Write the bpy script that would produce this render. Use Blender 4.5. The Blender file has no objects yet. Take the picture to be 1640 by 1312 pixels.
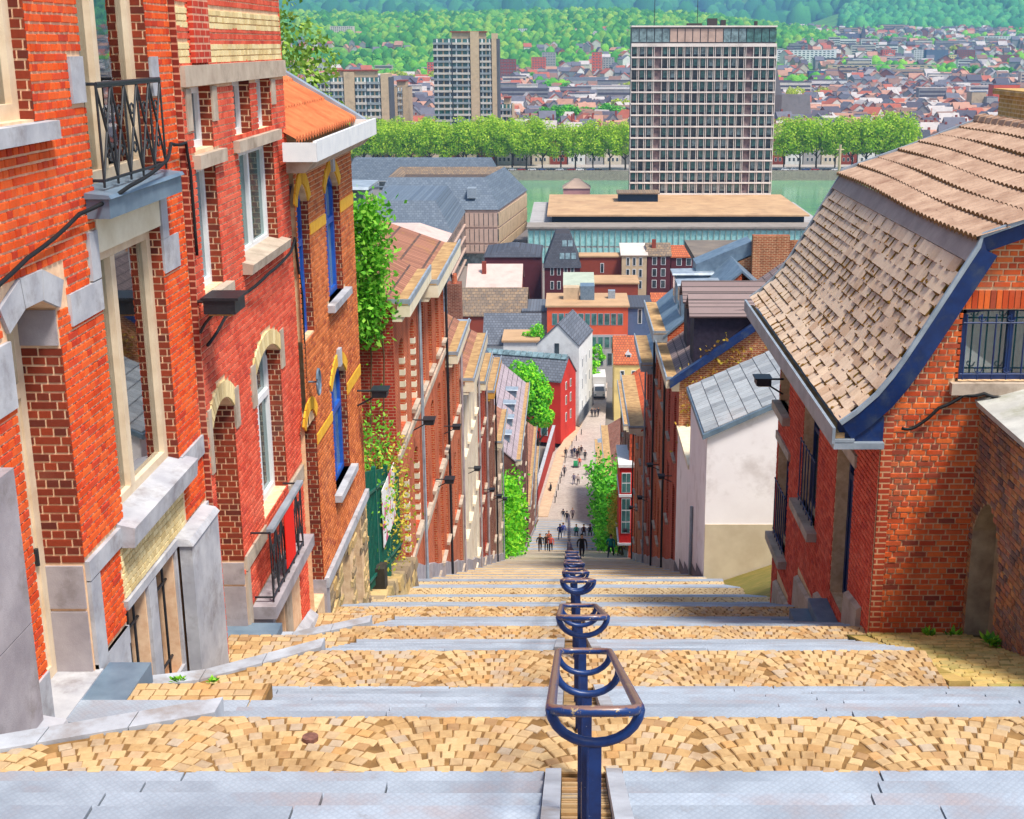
import bpy, math, random
from mathutils import Vector, Matrix
random.seed(7)
R = random.Random(11)
S = bpy.context.scene
# ---------------------------------------------------------------- camera
FPX, CXP, CYP, YHP = 2100.0, 910.0, 656.0, 70.0      # focal length, principal point and horizon row of the photograph (1640 x 1312)
PITCH = math.atan((CYP - YHP) / FPX)
PC, PS = math.cos(PITCH), math.sin(PITCH)
cam_d = bpy.data.cameras.new('camera')
cam = bpy.data.objects.new('camera', cam_d)
S.collection.objects.link(cam)
cam_d.sensor_fit = 'HORIZONTAL'; cam_d.sensor_width = 36.0
cam_d.lens = FPX / 1640.0 * 36.0
cam_d.shift_x = (820.0 - CXP) / 1640.0
cam_d.clip_start = 0.1; cam_d.clip_end = 30000.0
cam.location = (0, 0, 0)
cam.rotation_euler = (math.pi / 2 - PITCH, 0, 0)
S.camera = cam
# ---------------------------------------------------------------- light
SUN_EL, SUN_AZ = math.radians(62), math.radians(134)   # azimuth measured from +Y (down the street) towards +X (right)
W = bpy.data.worlds.new('World'); S.world = W; W.use_nodes = True
nt = W.node_tree; nt.nodes.clear()
sky = nt.nodes.new('ShaderNodeTexSky'); sky.sky_type = 'NISHITA'; sky.sun_disc = False
sky.sun_elevation = SUN_EL; sky.sun_rotation = SUN_AZ
sky.air_density = 1.0; sky.dust_density = 2.0; sky.ozone_density = 1.0
bg = nt.nodes.new('ShaderNodeBackground'); bg.inputs['Strength'].default_value = 0.12
wo = nt.nodes.new('ShaderNodeOutputWorld')
nt.links.new(sky.outputs[0], bg.inputs[0]); nt.links.new(bg.outputs[0], wo.inputs[0])
sl = bpy.data.lights.new('sun', 'SUN'); sl.energy = 3.2; sl.angle = math.radians(12); sl.color = (1.0, 0.95, 0.87)
so = bpy.data.objects.new('sun', sl); S.collection.objects.link(so)
sd = Vector((math.sin(SUN_AZ) * math.cos(SUN_EL), math.cos(SUN_AZ) * math.cos(SUN_EL), math.sin(SUN_EL)))
so.rotation_euler = sd.to_track_quat('Z', 'Y').to_euler(); so.location = sd * 100
S.view_settings.view_transform = 'Standard'; S.view_settings.look = 'None'
S.view_settings.exposure = 0.7; S.view_settings.gamma = 1.0
S.render.engine = 'CYCLES'
S.cycles.use_denoising = True
S.cycles.max_bounces = 6; S.cycles.diffuse_bounces = 3; S.cycles.glossy_bounces = 2
S.cycles.transparent_max_bounces = 12; S.cycles.volume_bounces = 0
S.cycles.sample_clamp_indirect = 6.0
# ---------------------------------------------------------------- pixel helpers (a pixel gives a direction; the plane it meets gives the place)
def ray(x, y):
    u = (x - CXP) / FPX; v = (CYP - y) / FPX
    return (u, PC + PS * v, -PS + PC * v)
def at_y(x, y, Y):
    r = ray(x, y); t = Y / r[1]; return (r[0] * t, Y, r[2] * t)
def at_z(x, y, Z):
    r = ray(x, y); t = Z / r[2]; return (r[0] * t, r[1] * t, Z)
def at_x(x, y, X):
    r = ray(x, y); t = X / r[0]; return (X, r[1] * t, r[2] * t)
def lerp(a, b, t): return a + (b - a) * t
def interp(tab, x):
    if x <= tab[0][0]: return tab[0][1]
    for (x0, y0), (x1, y1) in zip(tab, tab[1:]):
        if x <= x1: return y0 + (y1 - y0) * (x - x0) / (x1 - x0)
    return tab[-1][1]
# ---------------------------------------------------------------- materials
def srgb(r, g, b):
    f = lambda c: (c / 255.0 / 12.92) if c / 255.0 <= 0.04045 else ((c / 255.0 + 0.055) / 1.055) ** 2.4
    return (f(r), f(g), f(b))
def v4(c): return (c[0], c[1], c[2], 1.0)
class NT:
    def __init__(s, name):
        s.m = bpy.data.materials.new(name); s.m.use_nodes = True
        s.t = s.m.node_tree; s.t.nodes.clear()
        s.out = s.t.nodes.new('ShaderNodeOutputMaterial')
        s.b = s.t.nodes.new('ShaderNodeBsdfPrincipled')
        s.t.links.new(s.b.outputs[0], s.out.inputs['Surface'])
        s.pos = None
    def n(s, typ, **kw):
        nd = s.t.nodes.new(typ)
        for k, v in kw.items():
            if k.startswith('i_'):
                key = k[2:].replace('_', ' ')
                s.set(nd.inputs[key], v)
            elif k.startswith('n'):
                s.set(nd.inputs[int(k[1:])], v)
            else: setattr(nd, k, v)
        return nd
    def set(s, sock, v):
        if hasattr(v, 'links') or hasattr(v, 'is_output'): s.t.links.new(v, sock)
        else: sock.default_value = v
    def P(s):
        if s.pos is None: s.pos = s.t.nodes.new('ShaderNodeNewGeometry')
        return s.pos.outputs['Position']
    def noise(s, scale, detail=4, rough=0.6, vec=None):
        return s.n('ShaderNodeTexNoise', i_Vector=vec or s.P(), i_Scale=scale, i_Detail=detail, i_Roughness=rough).outputs['Fac']
    def math(s, op, a, b=0.0, clamp=False):
        nd = s.n('ShaderNodeMath', n0=a, n1=b); nd.operation = op; nd.use_clamp = clamp; return nd.outputs[0]
    def mix(s, f, a, b, mode='MIX'):
        nd = s.t.nodes.new('ShaderNodeMix'); nd.data_type = 'RGBA'; nd.blend_type = mode
        s.set(nd.inputs[0], f)
        s.set(nd.inputs[6], v4(a) if isinstance(a, tuple) and len(a) == 3 else a)
        s.set(nd.inputs[7], v4(b) if isinstance(b, tuple) and len(b) == 3 else b)
        return nd.outputs[2]
    def ramp(s, f, stops):
        nd = s.t.nodes.new('ShaderNodeValToRGB'); s.set(nd.inputs[0], f)
        el = nd.color_ramp.elements
        while len(el) > len(stops): el.remove(el[-1])
        while len(el) < len(stops): el.new(0.5)
        for e, (p, c) in zip(el, stops):
            e.position = p; e.color = v4(c) if len(c) == 3 else c
        return nd.outputs[0]
    def maprange(s, f, a, b, c=0.0, d=1.0):
        nd = s.n('ShaderNodeMapRange', n0=f, n1=a, n2=b, n3=c, n4=d); return nd.outputs[0]
    def rnd(s):
        g = s.n('ShaderNodeNewGeometry'); o = s.n('ShaderNodeObjectInfo')
        return s.math('FRACT', s.math('ADD', g.outputs['Random Per Island'], o.outputs['Random']))
    def bump(s, h, strength=0.4, dist=0.01):
        s.t.links.new(s.n('ShaderNodeBump', i_Height=h, i_Strength=strength, i_Distance=dist).outputs[0], s.b.inputs['Normal'])
    def fin(s, col, rough=0.8, spec=0.3, metal=0.0):
        s.set(s.b.inputs['Base Color'], v4(col) if isinstance(col, tuple) and len(col) == 3 else col)
        s.set(s.b.inputs['Roughness'], rough); s.set(s.b.inputs['Specular IOR Level'], spec); s.set(s.b.inputs['Metallic'], metal)
        return s.m
MC = {}
def mat(name, c1, c2=None, rough=0.8, ns=6.0, bs=60.0, bump=0.25, spec=0.25, metal=0.0, rand=0.0, grime=None, gs=1.3, dist=0.006):
    """plain surface: two colours mixed by noise, optional per-piece random, optional stains, fine relief"""
    if name in MC: return MC[name]
    k = NT(name)
    c2 = c2 or tuple(x * 0.72 for x in c1)
    col = k.mix(k.maprange(k.noise(ns), 0.32, 0.68), c1, c2)
    if rand:
        hs = k.n('ShaderNodeHueSaturation', i_Color=col); r = k.rnd()
        k.set(hs.inputs['Value'], k.maprange(r, 0, 1, 1 - rand, 1 + rand)); col = hs.outputs[0]
    if grime:
        col = k.mix(k.maprange(k.noise(gs, 6, 0.7), 0.52, 0.72, 0, 0.75), col, grime)
    if bump: k.bump(k.noise(bs, 3), bump, dist)
    MC[name] = k.fin(col, rough, spec, metal); return MC[name]
def weather(k, col, amt=0.42):
    """soot and rain streaks that run down walls, and faded patches"""
    mp = k.n('ShaderNodeMapping', i_Vector=k.P()); mp.inputs['Scale'].default_value = (2.6, 2.6, 0.28)
    st = k.noise(1.0, 6, 0.7, mp.outputs[0])
    col = k.mix(k.maprange(st, 0.5, 0.72, 0, amt), col, (0.34, 0.26, 0.24), 'MULTIPLY')
    return k.mix(k.maprange(k.noise(0.55, 5, 0.65), 0.56, 0.72, 0, 0.16), col, (0.6, 0.38, 0.26))
def brick_piece(name, stops, grime=None, g0=0.5, rough=0.85, zdirt=None):
    """material for modelled bricks / stones: colour drawn per piece"""
    if name in MC: return MC[name]
    k = NT(name)
    col = k.ramp(k.rnd(), stops)
    col = k.mix(k.maprange(k.noise(30, 4), 0.3, 0.75, 0, 0.3), col, (0.55, 0.4, 0.35), 'MULTIPLY')
    if grime: col = k.mix(k.maprange(k.noise(1.1, 6, 0.7), g0, g0 + 0.2, 0, 0.8), col, grime)
    col = weather(k, col)
    k.bump(k.noise(90, 3), 0.35, 0.004)
    MC[name] = k.fin(col, rough, 0.2); return MC[name]
def brick_tex(name, c1, c2, mortar, bw=0.22, rh=0.075, ms=0.011, grime=None, g0=0.5, gamt=0.8, flat=False):
    """brick courses as a texture, for walls too far off to pick single bricks apart"""
    if name in MC: return MC[name]
    k = NT(name)
    sp = k.n('ShaderNodeSeparateXYZ', n0=k.P())
    cv = k.n('ShaderNodeCombineXYZ', n0=k.math('ADD', sp.outputs[0], sp.outputs[1]), n1=sp.outputs[2])
    bt = k.n('ShaderNodeTexBrick', i_Vector=cv.outputs[0], i_Color1=v4(c1), i_Color2=v4(c2), i_Mortar=v4(mortar), i_Scale=1.0)
    bt.inputs['Mortar Size'].default_value = ms; bt.inputs['Brick Width'].default_value = bw; bt.inputs['Row Height'].default_value = rh
    bt.inputs['Mortar Smooth'].default_value = 0.2
    col = k.mix(k.maprange(k.noise(7, 5), 0.3, 0.7, 0, 0.35), bt.outputs[0], tuple(x * 0.55 for x in c1))
    if grime: col = k.mix(k.maprange(k.noise(0.7, 6, 0.7), g0, g0 + 0.22, 0, gamt), col, grime)
    col = weather(k, col, .6)
    k.bump(k.math('SUBTRACT', 1.0, bt.outputs['Fac']), 0.5, 0.012)
    MC[name] = k.fin(col, 0.85, 0.2); return MC[name]
def rows_tex(name, c1, c2, pu, pv, axis='slope', gap=(0.05, 0.04, 0.04), moss=None, rough=0.8, depth=0.02):
    """roof coverings seen from afar: staggered rows of tiles or slates"""
    if name in MC: return MC[name]
    k = NT(name)
    sp = k.n('ShaderNodeSeparateXYZ', n0=k.P())
    u = sp.outputs[1] if axis == 'side' else sp.outputs[0]
    cv = k.n('ShaderNodeCombineXYZ', n0=u, n1=k.math('MULTIPLY', sp.outputs[2], 1.4))
    bt = k.n('ShaderNodeTexBrick', i_Vector=cv.outputs[0], i_Color1=v4(c1), i_Color2=v4(c2), i_Mortar=v4(gap), i_Scale=1.0)
    bt.inputs['Mortar Size'].default_value = min(pu, pv) * 0.07; bt.inputs['Brick Width'].default_value = pu; bt.inputs['Row Height'].default_value = pv
    col = k.mix(k.maprange(k.noise(0.6, 6, 0.7), 0.35, 0.7, 0, 0.5), bt.outputs[0], tuple(x * 0.6 for x in c1))
    if moss: col = k.mix(k.maprange(k.noise(1.7, 6, 0.75), 0.55, 0.68, 0, 0.8), col, moss)
    k.bump(k.math('SUBTRACT', 1.0, bt.outputs['Fac']), 0.5, depth)
    MC[name] = k.fin(col, rough, 0.3); return MC[name]
def leafmat(name, c1, c2, c3=None, trans=0.25):
    if name in MC: return MC[name]
    k = NT(name)
    col = k.ramp(k.rnd(), [(0.0, c2), (0.55, c1), (1.0, c3 or tuple(min(1, x * 1.5) for x in c1))])
    k.fin(col, 0.6, 0.25)
    tr = k.n('ShaderNodeBsdfTranslucent', i_Color=col)
    mx = k.n('ShaderNodeMixShader', n0=trans, n1=k.b.outputs[0], n2=tr.outputs[0])
    k.t.links.new(mx.outputs[0], k.out.inputs['Surface'])
    MC[name] = k.m; return k.m
def glassmat(name, tint=(0.02, 0.03, 0.035), rough=0.06, var=0.6):
    if name in MC: return MC[name]
    k = NT(name)
    col = k.mix(k.maprange(k.noise(0.9, 3), 0.35, 0.65, 0, var), tint, tuple(min(1, x * 3 + 0.03) for x in tint))
    MC[name] = k.fin(col, rough, 0.9); return MC[name]
def clearglass(name, refl=0.5, tint=(0.75, 0.9, 0.85)):
    if name in MC: return MC[name]
    k = NT(name)
    tr = k.n('ShaderNodeBsdfTransparent', i_Color=v4(tint)); gl = k.n('ShaderNodeBsdfGlossy', i_Color=(1, 1, 1, 1), i_Roughness=0.02)
    fr = k.n('ShaderNodeFresnel', i_IOR=1.5)
    f = k.math('ADD', fr.outputs[0], refl * 0.5, True)
    mx = k.n('ShaderNodeMixShader', n0=f, n1=tr.outputs[0], n2=gl.outputs[0])
    k.t.links.new(mx.outputs[0], k.out.inputs['Surface']); MC[name] = k.m; return k.m

# ---------------------------------------------------------------- mesh builder
def FL(X): return lambda u, v, w: (X + w, u, v)      # wall left of the street, facing +X
def FR(X): return lambda u, v, w: (X - w, u, v)      # wall right of the street, facing -X
def FN(Y): return lambda u, v, w: (u, Y - w, v)      # wall facing up the street (towards the camera)
def FF(Y): return lambda u, v, w: (u, Y + w, v)      # wall facing away
ID = lambda x, y, z: (x, y, z)
class MB:
    def __init__(s, T=None): s.v = []; s.f = []; s.mi = []; s.T = T
    def p(s, *a):
        s.v.append(s.T(*a) if s.T else a); return len(s.v) - 1
    def poly(s, pts, m=0):
        s.f.append([s.p(*q) for q in pts]); s.mi.append(m)
    def quad(s, a, b, c, d, m=0): s.poly((a, b, c, d), m)
    def box(s, a0, a1, b0, b1, c0, c1, m=0):
        i = [s.p(x, y, z) for x in (a0, a1) for y in (b0, b1) for z in (c0, c1)]
        for q in ((0, 1, 3, 2), (4, 6, 7, 5), (0, 4, 5, 1), (2, 3, 7, 6), (0, 2, 6, 4), (1, 5, 7, 3)):
            s.f.append([i[k] for k in q]); s.mi.append(m)
    def hexa(s, P, m=0):
        i = [s.p(*q) for q in P]     # 0-3 bottom ring, 4-7 top ring
        for q in ((3, 2, 1, 0), (4, 5, 6, 7), (0, 1, 5, 4), (1, 2, 6, 5), (2, 3, 7, 6), (3, 0, 4, 7)):
            s.f.append([i[k] for k in q]); s.mi.append(m)
    def prism(s, ring, d, m=0):
        """extrude a ring of points by vector d"""
        a = [s.p(*q) for q in ring]; b = [s.p(q[0] + d[0], q[1] + d[1], q[2] + d[2]) for q in ring]
        n = len(ring)
        s.f.append(a[::-1]); s.mi.append(m); s.f.append(b); s.mi.append(m)
        for i in range(n):
            j = (i + 1) % n; s.f.append([a[i], a[j], b[j], b[i]]); s.mi.append(m)
    def tube(s, path, r, n=8, m=0, cap=True, close=False):
        path = [Vector(q) for q in path]; N = len(path); rings = []
        rr = r if isinstance(r, (list, tuple)) else [r] * N
        up = Vector((0.0131, 0.0217, 1.0))
        for i in range(N):
            if close: t = path[(i + 1) % N] - path[i - 1]
            else: t = path[min(i + 1, N - 1)] - path[max(i - 1, 0)]
            t = t.normalized() if t.length > 1e-9 else Vector((0, 0, 1))
            a = t.cross(up)
            if a.length < 1e-3: a = t.cross(Vector((1, 0, 0)))
            a.normalize(); b = t.cross(a).normalized()
            rings.append([s.p(*(path[i] + (a * math.cos(2 * math.pi * k / n) + b * math.sin(2 * math.pi * k / n)) * rr[i])) for k in range(n)])
        for i in range(N if close else N - 1):
            A, B = rings[i], rings[(i + 1) % N]
            for k in range(n):
                s.f.append([A[k], A[(k + 1) % n], B[(k + 1) % n], B[k]]); s.mi.append(m)
        if cap and not close:
            s.f.append(rings[0][::-1]); s.mi.append(m); s.f.append(rings[-1]); s.mi.append(m)
    def mesh(s, name, mats, smooth=False):
        me = bpy.data.meshes.new(name); me.from_pydata(s.v, [], s.f)
        for m in (mats if isinstance(mats, (list, tuple)) else [mats]): me.materials.append(m)
        if any(s.mi): me.polygons.foreach_set('material_index', s.mi)
        if smooth: me.polygons.foreach_set('use_smooth', [True] * len(me.polygons))
        me.update(); return me
    def build(s, name, mats, parent=None, smooth=False, **props):
        if not s.f: return None
        return link(name, s.mesh(name, mats, smooth), parent, **props)
COL = S.collection
LOC = {}
def link(name, data, parent=None, mw=None, **props):
    """mesh in world coordinates under a parent Empty (mw: extra placement)"""
    o = bpy.data.objects.new(name, data); COL.objects.link(o)
    if parent is not None:
        o.parent = parent
        off = Vector((0, 0, 0)); q = parent
        if q.name in LOC: off = LOC[q.name]
        M = Matrix.Translation(-off)
        o.matrix_basis = M @ mw if mw is not None else M
    elif mw is not None: o.matrix_basis = mw
    for k, v in props.items(): o[k] = v
    return o
def thing(name, label, cat, loc=(0, 0, 0), group=None):
    o = bpy.data.objects.new(name, None); COL.objects.link(o)
    o.location = loc; LOC[o.name] = Vector(loc); o.empty_display_size = 0.3
    o['label'] = label; o['category'] = cat
    if group: o['group'] = group
    return o
def tag(o, label, cat, group=None):
    o['label'] = label; o['category'] = cat
    if group: o['group'] = group
    return o
def copy_tree(o, parent=None):
    c = o.copy(); COL.objects.link(c); c.parent = parent
    for ch in list(o.children):
        copy_tree(ch, c)
    return c
# ---------------------------------------------------------------- walls with openings
def atop(op, u):
    """top of an opening (u0,u1,v0,v1,rise) at u"""
    r = op[4] if len(op) > 4 else 0
    if not r: return op[3]
    hw = (op[1] - op[0]) / 2; t = (u - (op[0] + op[1]) / 2) / hw
    return op[3] + r * max(0.0, 1 - t * t)
def panel(mb, u0, u1, v0, v1, ops, w=0.0, m=0, seg=8):
    us = sorted({u0, u1} | {x for o in ops for x in (o[0], o[1]) if u0 < x < u1})
    full = [(o[0], o[1], o[2], o[3] + (o[4] if len(o) > 4 else 0)) for o in ops]
    vs = sorted({v0, v1} | {x for o in full for x in (o[2], o[3]) if v0 < x < v1})
    for a, b in zip(us, us[1:]):
        for c, d in zip(vs, vs[1:]):
            x, y = (a + b) / 2, (c + d) / 2
            if any(o[0] < x < o[1] and o[2] < y < o[3] for o in full): continue
            mb.quad((a, c, w), (b, c, w), (b, d, w), (a, d, w), m)
    for o in ops:
        if len(o) > 4 and o[4]:
            for i in range(seg):
                a = lerp(o[0], o[1], i / seg); b = lerp(o[0], o[1], (i + 1) / seg); t = o[3] + o[4]
                mb.quad((a, atop(o, a), w), (b, atop(o, b), w), (b, t, w), (a, t, w), m)
def reveal(mb, o, d, w=0.0, m=0, seg=8, sides='lrtb'):
    if 'l' in sides: mb.quad((o[0], o[2], w), (o[0], o[3], w), (o[0], o[3], w - d), (o[0], o[2], w - d), m)
    if 'r' in sides: mb.quad((o[1], o[2], w), (o[1], o[3], w), (o[1], o[3], w - d), (o[1], o[2], w - d), m)
    if 'b' in sides: mb.quad((o[0], o[2], w), (o[1], o[2], w), (o[1], o[2], w - d), (o[0], o[2], w - d), m)
    if 't' in sides:
        n = seg if len(o) > 4 and o[4] else 1
        for i in range(n):
            a = lerp(o[0], o[1], i / n); b = lerp(o[0], o[1], (i + 1) / n)
            mb.quad((a, atop(o, a), w), (b, atop(o, b), w), (b, atop(o, b), w - d), (a, atop(o, a), w - d), m)
def bond(u0, u1, v0, v1, ops, ch=0.075, L=0.215, j=0.011, off=0.0, rng=R):
    """English bond: courses of stretchers and headers in turn, cut at openings; returns (ua,ub,va,vb)"""
    out = []; k = 0; v = v0
    while v < v1 - 0.02:
        vb = min(v + ch - j, v1); vm = (v + vb) / 2
        cuts = [(o[0], o[1]) for o in ops if o[2] < vm < (o[3] if not (len(o) > 4 and o[4]) else o[3])]
        for o in ops:
            if len(o) > 4 and o[4] and o[3] <= vm < o[3] + o[4]:
                hw = (o[1] - o[0]) / 2; c = (o[0] + o[1]) / 2
                x = hw * math.sqrt(max(0, 1 - (vm - o[3]) / o[4])); cuts.append((c - x, c + x))
        segs = [(u0, u1)]
        for a, b in cuts:
            ns = []
            for s, e in segs:
                if b <= s or a >= e: ns.append((s, e))
                else:
                    if a > s: ns.append((s, a))
                    if b < e: ns.append((b, e))
            segs = ns
        bl = L if k % 2 == 0 else L * 0.5
        ph = (L * 0.25 if k % 2 else (L * 0.5 if k % 4 == 2 else 0)) + off
        for s, e in segs:
            n0 = math.floor((s - ph) / bl)
            x = ph + n0 * bl
            while x < e:
                a = max(s, x); b = min(e, x + bl - j)
                if b - a > 0.025:
                    out.append((a, b, v + rng.uniform(-.002, .002), vb + rng.uniform(-.002, .002)))
                x += bl
        v += ch; k += 1
    return out
def piece_mesh(name, m, bev=0.06):
    """unit piece: u,v in 0..1, w from 0 to 1, slightly narrower in front"""
    mb = MB(); b = bev
    P = [(0, 0, 0), (1, 0, 0), (1, 1, 0), (0, 1, 0), (b, b * 2, 1), (1 - b, b * 2, 1), (1 - b, 1 - b * 2, 1), (b, 1 - b * 2, 1)]
    i = [mb.p(*q) for q in P]
    for q in ((4, 5, 6, 7), (0, 1, 5, 4), (1, 2, 6, 5), (2, 3, 7, 6), (3, 0, 4, 7)): mb.f.append([i[k] for k in q]); mb.mi.append(0)
    return mb.mesh(name, m)
def frame_matrix(T, a, b, c, d, w0, dw):
    o = Vector(T(a, c, w0)); eu = Vector(T(a + 1, c, w0)) - o; ev = Vector(T(a, c + 1, w0)) - o; ew = Vector(T(a, c, w0 + 1)) - o
    M = Matrix.Identity(4)
    for r in range(3):
        M[r][0] = eu[r] * (b - a); M[r][1] = ev[r] * (d - c); M[r][2] = ew[r] * dw; M[r][3] = o[r]
    return M
def lay_bricks(root, T, rects, mt, single=0, key=None, name='brick', w0=-0.012, dw=0.0155, jit=0.0015, bev=0.02, bulk='brickwork'):
    """rects -> real bricks: the `single` largest in view as objects of their own, the rest joined"""
    rects = list(rects)
    if single: rects.sort(key=key)
    un = piece_mesh(name, mt, bev) if single else None
    mb = MB(T)
    for n, (a, b, c, d) in enumerate(rects):
        dd = dw + R.uniform(-jit, jit)
        if n < single:
            link(name, un, root, frame_matrix(T, a, b, c, d, w0, dd))
        else:
            e = 0.004; w1 = w0 + dd
            i = [mb.p(*q) for q in ((a, c, w0), (b, c, w0), (b, d, w0), (a, d, w0), (a + e, c + e, w1), (b - e, c + e, w1), (b - e, d - e, w1), (a + e, d - e, w1))]
            for q in ((4, 5, 6, 7), (0, 1, 5, 4), (1, 2, 6, 5), (2, 3, 7, 6), (3, 0, 4, 7)): mb.f.append([i[k] for k in q]); mb.mi.append(0)
    return mb.build(bulk, mt, root, kind='stuff')
def arch_stones(root, T, op, mt, n=9, h=0.22, name='voussoir', w0=-0.01, dw=0.03, gap=0.006, ext=0.0, thick_end=1.0):
    """ring of separate wedge stones over a segmental opening"""
    u0, u1 = op[0] - ext, op[1] + ext; c = (u0 + u1) / 2; rise = max(op[4] if len(op) > 4 else 0.0, 0.02); hw = (u1 - u0) / 2
    rad = (hw * hw + rise * rise) / (2 * rise); cy = op[3] + rise - rad; a0 = math.asin(min(1, hw / rad))
    for i in range(n):
        t0 = -a0 + 2 * a0 * i / n + gap / rad; t1 = -a0 + 2 * a0 * (i + 1) / n - gap / rad
        q = lambda t, r: (c + r * math.sin(t), cy + r * math.cos(t))
        mb = MB(T); A, B, C, D = q(t0, rad + .004), q(t1, rad + .004), q(t1, rad + h), q(t0, rad + h)
        mb.hexa([(A[0], A[1], w0), (B[0], B[1], w0), (C[0], C[1], w0), (D[0], D[1], w0), (A[0], A[1], w0 + dw), (B[0], B[1], w0 + dw), (C[0], C[1], w0 + dw), (D[0], D[1], w0 + dw)])
        mb.build(name, mt, root)
def slab(root, T, name, mt, u0, u1, v0, v1, w0, w1, **kw):
    mb = MB(T); mb.box(u0, u1, v0, v1, w0, w1); return mb.build(name, mt, root, **kw)
def window(root, T, op, d, fm, gm, fw=0.07, mull=(), trans=(), ft=0.06, name='window', glass_name='pane', seg=8, bottom=True):
    """frame with mullions set back in the wall; each pane its own piece under the window"""
    u0, u1, v0, v1 = op[:4]; mb = MB(T); w0, w1 = -d, -d + ft
    mb.box(u0, u0 + fw, v0, v1, w0, w1); mb.box(u1 - fw, u1, v0, v1, w0, w1)
    if bottom: mb.box(u0 + fw, u1 - fw, v0, v0 + fw, w0, w1)
    rise = op[4] if len(op) > 4 else 0
    if rise:
        for i in range(seg):
            a = lerp(u0, u1, i / seg); b = lerp(u0, u1, (i + 1) / seg)
            mb.hexa([(a, atop(op, a) - fw, w0), (b, atop(op, b) - fw, w0), (b, atop(op, b), w0), (a, atop(op, a), w0), (a, atop(op, a) - fw, w1), (b, atop(op, b) - fw, w1), (b, atop(op, b), w1), (a, atop(op, a), w1)])
    else: mb.box(u0 + fw, u1 - fw, v1 - fw, v1, w0, w1)
    ms = [lerp(u0, u1, t) for t in mull]; ts = [lerp(v0, v1, t) for t in trans]
    for x in ms: mb.box(x - fw * .5, x + fw * .5, v0 + fw, atop(op, x) - fw, w0 + .004, w1 + .006)
    for y in ts: mb.box(u0 + fw, u1 - fw, y - fw * .5, y + fw * .5, w0 + .008, w1 + .012)
    win = mb.build(name, fm, root)
    us = [u0] + ms + [u1]; vs = [v0] + ts + [v1]
    for a, b in zip(us, us[1:]):
        for k, (c, e) in enumerate(zip(vs, vs[1:])):
            g = MB(T); w = w0 + ft * .4
            if rise and k == len(vs) - 2:
                pts = [(a, c, w), (b, c, w)] + [(lerp(b, a, i / 4), atop(op, lerp(b, a, i / 4)) - .01, w) for i in range(5)]
                g.poly(pts)
            else: g.quad((a, c, w), (b, c, w), (b, e, w), (a, e, w))
            o = g.mesh(glass_name, gm)
            ob = bpy.data.objects.new(glass_name, o); COL.objects.link(ob); ob.parent = win
    return win
# ---------------------------------------------------------------- shared materials
M = {}
M['mortar'] = mat('mortar', srgb(242, 206, 168), srgb(222, 176, 138), 0.95, 9, 80, 0.3)
M['mortar_grey'] = mat('mortar_grey', srgb(236, 202, 158), srgb(206, 166, 124), 0.95, 9, 80, 0.3)
M['b_orange'] = brick_piece('brick_orange', [(0, srgb(214, 72, 32)), (.3, srgb(232, 92, 38)), (.6, srgb(240, 106, 48)), (.85, srgb(222, 82, 46)), (1, srgb(194, 62, 38))])
M['b_red'] = brick_piece('brick_red', [(0, srgb(206, 78, 56)), (.4, srgb(222, 94, 68)), (.75, srgb(232, 110, 82)), (1, srgb(192, 70, 56))])
M['b_brown'] = brick_piece('brick_brown', [(0, srgb(176, 92, 52)), (.4, srgb(206, 116, 62)), (.75, srgb(220, 130, 76)), (1, srgb(160, 76, 50))])
M['b_gable'] = brick_piece('brick_gable', [(0, srgb(190, 74, 40)), (.3, srgb(220, 96, 44)), (.6, srgb(236, 118, 56)), (.85, srgb(200, 88, 52)), (1, srgb(146, 70, 52))], grime=srgb(112, 62, 52), g0=0.56)
M['b_cream'] = brick_piece('brick_cream', [(0, srgb(226, 200, 140)), (.5, srgb(244, 226, 172)), (1, srgb(210, 186, 130))])
M['b_yellow'] = brick_piece('brick_yellow', [(0, srgb(232, 170, 40)), (.5, srgb(244, 190, 60)), (1, srgb(220, 156, 40))])
M['b_dark'] = brick_piece('brick_dark', [(0, srgb(120, 50, 34)), (.5, srgb(150, 62, 38)), (1, srgb(96, 46, 38))])
M['stone'] = mat('bluestone', srgb(190, 190, 192), srgb(160, 160, 166), 0.8, 3.0, 120, 0.3, grime=srgb(120, 110, 108), gs=2.2)
M['stone_warm'] = mat('warm_stone', srgb(196, 180, 160), srgb(168, 150, 132), 0.85, 3.0, 120, 0.35, grime=srgb(124, 108, 92), gs=2.0)
M['stone_dark'] = mat('plinth_stone', srgb(176, 168, 170), srgb(146, 138, 142), 0.85, 2.5, 90, 0.4, grime=srgb(110, 100, 92), gs=1.6)
M['wood'] = mat('pale_wood', srgb(226, 206, 176), srgb(206, 180, 148), 0.6, 4, 70, 0.1)
M['white'] = mat('white_paint', srgb(232, 232, 230), srgb(214, 216, 218), 0.5, 3, 60, 0.05)
M['cream'] = mat('cream_paint', srgb(236, 224, 196), srgb(218, 202, 170), 0.6, 3, 60, 0.05)
M['bluepaint'] = mat('blue_paint', srgb(38, 96, 190), srgb(28, 76, 160), 0.4, 6, 60, 0.05, spec=.5)
M['navy'] = mat('navy_paint', srgb(22, 52, 104), srgb(16, 36, 78), 0.45, 6, 60, 0.05, spec=.4, grime=srgb(70, 84, 104), gs=3.0)
M['zinc'] = mat('zinc', srgb(172, 182, 190), srgb(136, 148, 158), 0.45, 3, 40, 0.1, spec=.5, metal=.3)
M['lead'] = mat('lead_sheet', srgb(120, 140, 156), srgb(92, 112, 130), 0.5, 3, 40, 0.1, spec=.5, metal=.2)
M['iron'] = mat('black_iron', srgb(38, 40, 46), srgb(24, 26, 30), 0.45, 20, 90, 0.1, spec=.5)
M['cable'] = mat('cable_rubber', srgb(30, 32, 34), None, 0.6)
M['glass'] = glassmat('window_glass')
M['glass_green'] = glassmat('green_glass', (0.03, 0.09, 0.085))
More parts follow.
